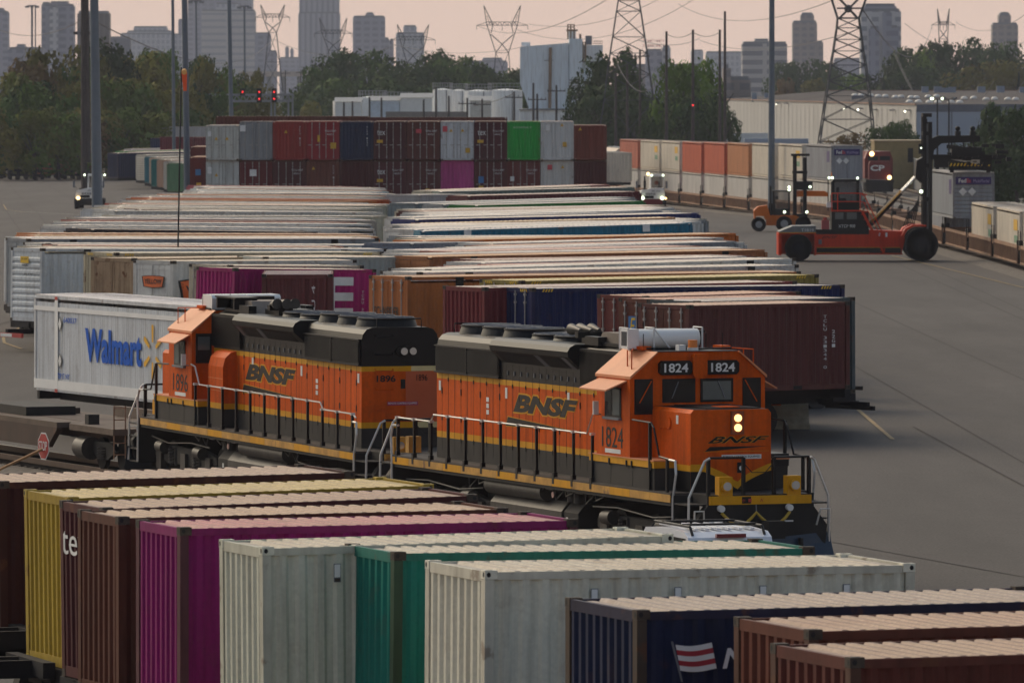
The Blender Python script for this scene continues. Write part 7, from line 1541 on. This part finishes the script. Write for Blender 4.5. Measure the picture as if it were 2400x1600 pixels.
row = [(-15, 190, 1010, 100), (25, 172, 1000, 80), (75, 150, 1010, 85), (125, 124, 1020, 100), (165, 125, 1030, 90), (215, 122, 1040, 90), (262, 108, 1060, 110), (310, 112, 1060, 110), (355, 122, 1070, 90), (395, 126, 1080, 80), (430, 120, 1090, 90), (470, 142, 1100, 75), (505, 158, 1120, 70), (545, 172, 1150, 60), (580, 165, 1200, 50), (618, 195, 1180, 60),
       (10, 218, 960, 90), (60, 205, 965, 90), (105, 210, 960, 90), (150, 220, 955, 90), (190, 205, 965, 80), (250, 190, 980, 95), (300, 185, 985, 95), (345, 195, 990, 90), (385, 205, 1000, 90), (425, 200, 1010, 80), (470, 215, 1020, 80), (510, 222, 1030, 70), (550, 245, 1040, 70), (590, 235, 1090, 70),
       (-5, 270, 935, 80), (40, 262, 940, 80), (90, 255, 935, 85), (135, 268, 935, 80), (180, 262, 940, 80), (235, 255, 945, 90), (285, 262, 945, 85), (330, 268, 950, 80), (372, 262, 960, 80), (415, 255, 970, 80), (640, 262, 1080, 60), (690, 225, 1250, 70), (715, 245, 1200, 60)]
ad = ['dark', 'mid green', 'yellowish', 'dense', 'olive', 'ragged', 'broad', 'bushy']
for i, (px, yt, Y, w) in enumerate(row):
    tree(px+rnd.uniform(-6, 6), yt+rnd.uniform(-4, 6), Y, w, f'{ad[i % 8]} tree in the {("back", "middle", "front")[(i > 15)+(i > 29)]} line of the left wood, {ORD[i-(16 if i > 15 else 0)-(14 if i > 29 else 0)]} from the left', LW, None if i % 5 else GRNS[4])
MT = 'trees behind the tank farm'
for i, (px, yt, Y, w) in enumerate(((765, 150, 1400, 90), (800, 122, 1420, 90), (840, 126, 1440, 95), (880, 155, 1400, 85), (905, 160, 1420, 80), (940, 152, 1420, 90), (980, 140, 1430, 80), (1022, 124, 1440, 90), (1060, 140, 1430, 80), (1088, 146, 1420, 70), (1118, 148, 1410, 70), (1150, 165, 1400, 75), (1190, 158, 1400, 75), (1215, 162, 1400, 60), (830, 190, 1330, 95), (890, 195, 1330, 95), (950, 190, 1340, 95), (1010, 188, 1340, 95), (1075, 190, 1340, 90), (1135, 190, 1340, 90), (1195, 190, 1340, 80), (780, 200, 1320, 80), (745, 190, 1380, 60), (815, 215, 1240, 45))):
    tree(px, yt, Y, w, f'{ad[(i*3) % 8]} tree behind the white tanks, {ORD[i if i < 14 else i-14]} in the {"upper" if i < 14 else "lower"} line', MT, GRNS[3] if i % 2 else GRNS[1])
RTG = 'trees on the right'
for i, (px, yt, Y, w, lab) in enumerate(((1385, 148, 1080, 85, 'leafy tree beside the silo shaft'), (1430, 122, 1075, 110, 'round-topped tree at the foot of the big lattice tower'), (1370, 205, 1060, 85, 'dark low tree overlapping the silo base'), (1465, 150, 1085, 95, 'dark tree behind the big lattice tower, right side'), (1420, 210, 1050, 110, 'broad dark tree in front of the silo side block'), (1490, 215, 1060, 90, 'bushy tree right of the lattice tower foot'), (1545, 215, 1150, 80, 'low tree between the lattice tower and the tall poles'),
     (1580, 150, 1000, 85, 'green tree behind the leftmost tall pole'), (1625, 148, 1010, 85, 'green tree around the pole with a red lamp'), (1665, 155, 1005, 80, 'green tree behind the third tall pole'), (1600, 230, 985, 85, 'dark lower tree below the tall poles, left'), (1655, 225, 985, 95, 'dark lower tree below the tall poles, right'), (1690, 235, 980, 45, 'dark narrow tree at the corner of the warehouse'), (1540, 275, 960, 60, 'low bush behind the train'),
     (1855, 150, 1900, 70, 'dark distant tree left of the lattice tower, first'), (1890, 142, 1900, 80, 'dark distant tree left of the lattice tower, second'), (1925, 148, 1880, 75, 'dark distant tree left of the lattice tower, third'), (1960, 160, 1850, 70, 'distant tree behind the waisted lattice tower'), (1850, 182, 1700, 60, 'reddish low tree behind the warehouse roof'), (1900, 188, 1700, 70, 'pale low tree behind the warehouse roof'), (1990, 178, 1750, 80, 'yellow-green tree behind the lattice tower base'), (2040, 180, 1780, 70, 'tree just left of the right-hand wood'), (1820, 190, 1750, 50, 'small tree beside the warehouse post'),
     (2095, 128, 1650, 90, 'rounded tree at the left end of the right-hand wood'), (2135, 112, 1660, 95, 'pale green tree in the right-hand wood, second'), (2180, 106, 1670, 95, 'broad tree in the right-hand wood below the small pylon'), (2225, 106, 1680, 95, 'dark tree in the right-hand wood right of the small pylon'), (2270, 94, 1690, 105, 'tallest dark tree of the right-hand wood'), (2315, 102, 1690, 95, 'dark tree in the right-hand wood before the slender tower'), (2355, 115, 1680, 95, 'dark tree in the right-hand wood near the right edge'), (2400, 118, 1670, 85, 'tree of the right-hand wood cut by the edge'),
     (2110, 165, 1600, 95, 'lower dark tree at the left of the right-hand wood'), (2165, 160, 1600, 100, 'lower tree in the right-hand wood, second'), (2225, 160, 1600, 100, 'lower tree in the right-hand wood, third'), (2290, 155, 1590, 105, 'yellowish lower tree in the right-hand wood'), (2345, 155, 1590, 100, 'olive lower tree in the right-hand wood'), (2400, 150, 1590, 90, 'olive lower tree at the right edge'),
     (2370, 250, 700, 130, 'big green bush at the right edge behind the spreader'), (2410, 262, 680, 110, 'green bush cut by the right edge'), (2340, 300, 690, 90, 'green bush left of the edge one'), (2320, 345, 670, 90, 'low dark bush right of the spreader'), (2385, 345, 650, 120, 'dark lower bush at the right edge'), (2270, 355, 700, 80, 'low shrub below the spreader'), (2100, 285, 880, 75, 'round dark bush before the warehouse corner'), (2070, 300, 890, 60, 'small bush left of the round dark one'), (2140, 305, 890, 60, 'small bush right of the round dark one'), (1985, 318, 890, 70, 'brownish scrub at the lattice tower foot'), (2300, 300, 800, 90, 'dark shrub before the warehouse short wall'))):
    tree(px, yt, Y, w, lab, RTG, (.045, .072, .026) if Y < 860 else GRNS[5] if 'green' in lab else GRNS[4] if ('yellow' in lab or 'olive' in lab or 'pale' in lab) else GRNS[6] if ('red' in lab or 'brown' in lab) else GRNS[3])
for px, yt, lab in ((2072, 188, 'dark small conifer behind the warehouse roof, left'), (2114, 196, 'dark small conifer behind the warehouse roof, right'), (2388, 165, 'dark conifer at the right edge behind the roof')): tree(px, yt, 1560, 40, lab, RTG, (.022, .034, .022), True)
# stacks of spare chassis and blocks on the far left verge
for i, (px, yb, n, lab) in enumerate(((110, 374, 3, 'brown stack of spare chassis on the left verge, far one'), (150, 380, 3, 'orange-brown stack of spare chassis on the left verge, middle'), (185, 372, 3, 'rusty stack of spare chassis behind the dark twin pole'), (20, 396, 2, 'dark stack of spare chassis at the left edge'), (170, 388, 2, 'dark stack of spare chassis nearest the road'), (60, 394, 2, 'dark stack of spare chassis right of the edge one'))):
    Yc = 955-i*4; x = (px-1200)*Yc/F; t = thing('chassis_stack', lab, 'chassis stack', (x, Yc, gz(x, Yc)), R(8), 'stacks of spare chassis')
    for k in range(n):
        mb = MB(); z = .5+k*.62; c_ = mat('spare_orange', (.34, .12, .06), .8, var=.3) if i < 3 else M_CHAS
        for y in (-.6, .6): mb.bx(-2.2, 2.2, y-.09, y+.09, z, z+.26, c_)
        for x_ in (-2, -1, 0, 1, 2): mb.bx(x_-.1, x_+.1, -1.1, 1.1, z+.05, z+.3, c_); mb.bx(x_-.2, x_+.2, -1.2, -.9, z-.4, z, M_CHAS)
        mb.build('frame', t)
for i, (px, yb, w) in enumerate(((80, 394, .8), (198, 391, .9), (240, 385, .8))):
    q_ = ong(px, yb); t = thing('concrete_block', ('pinkish concrete block left of the chassis stacks', 'pinkish concrete block at the foot of the dark twin pole', 'pale concrete block right of the thickest lamp post')[i], 'concrete block', q_); mb = MB(); mb.prism([(-w, 0), (-w*.8, 1.1), (-w*.2, 1.25), (w*.1, .9), (w*.8, 1.0), (w, 0)], -.5, .5, mat('block_pink', (.34, .26, .22), .9), 'y'); mb.build('block', t)
# ---------------------------------------------------------------- haze
M_HZ = bpy.data.materials.new('haze_air'); M_HZ.use_nodes = True; tt = M_HZ.node_tree; tt.nodes.remove(tt.nodes['Principled BSDF']); pv = N('ShaderNodeVolumePrincipled', tt); pv.inputs['Color'].default_value = (.80, .83, .95, 1); pv.inputs['Density'].default_value = .00007; pv.inputs['Anisotropy'].default_value = .1
tt.links.new(pv.outputs[0], tt.nodes['Material Output'].inputs['Volume'])
mb = MB(); mb.bx(-2800, 2800, -40, 7000, -4.5, 150, M_HZ); tag(mb.build('haze'), kind='stuff')
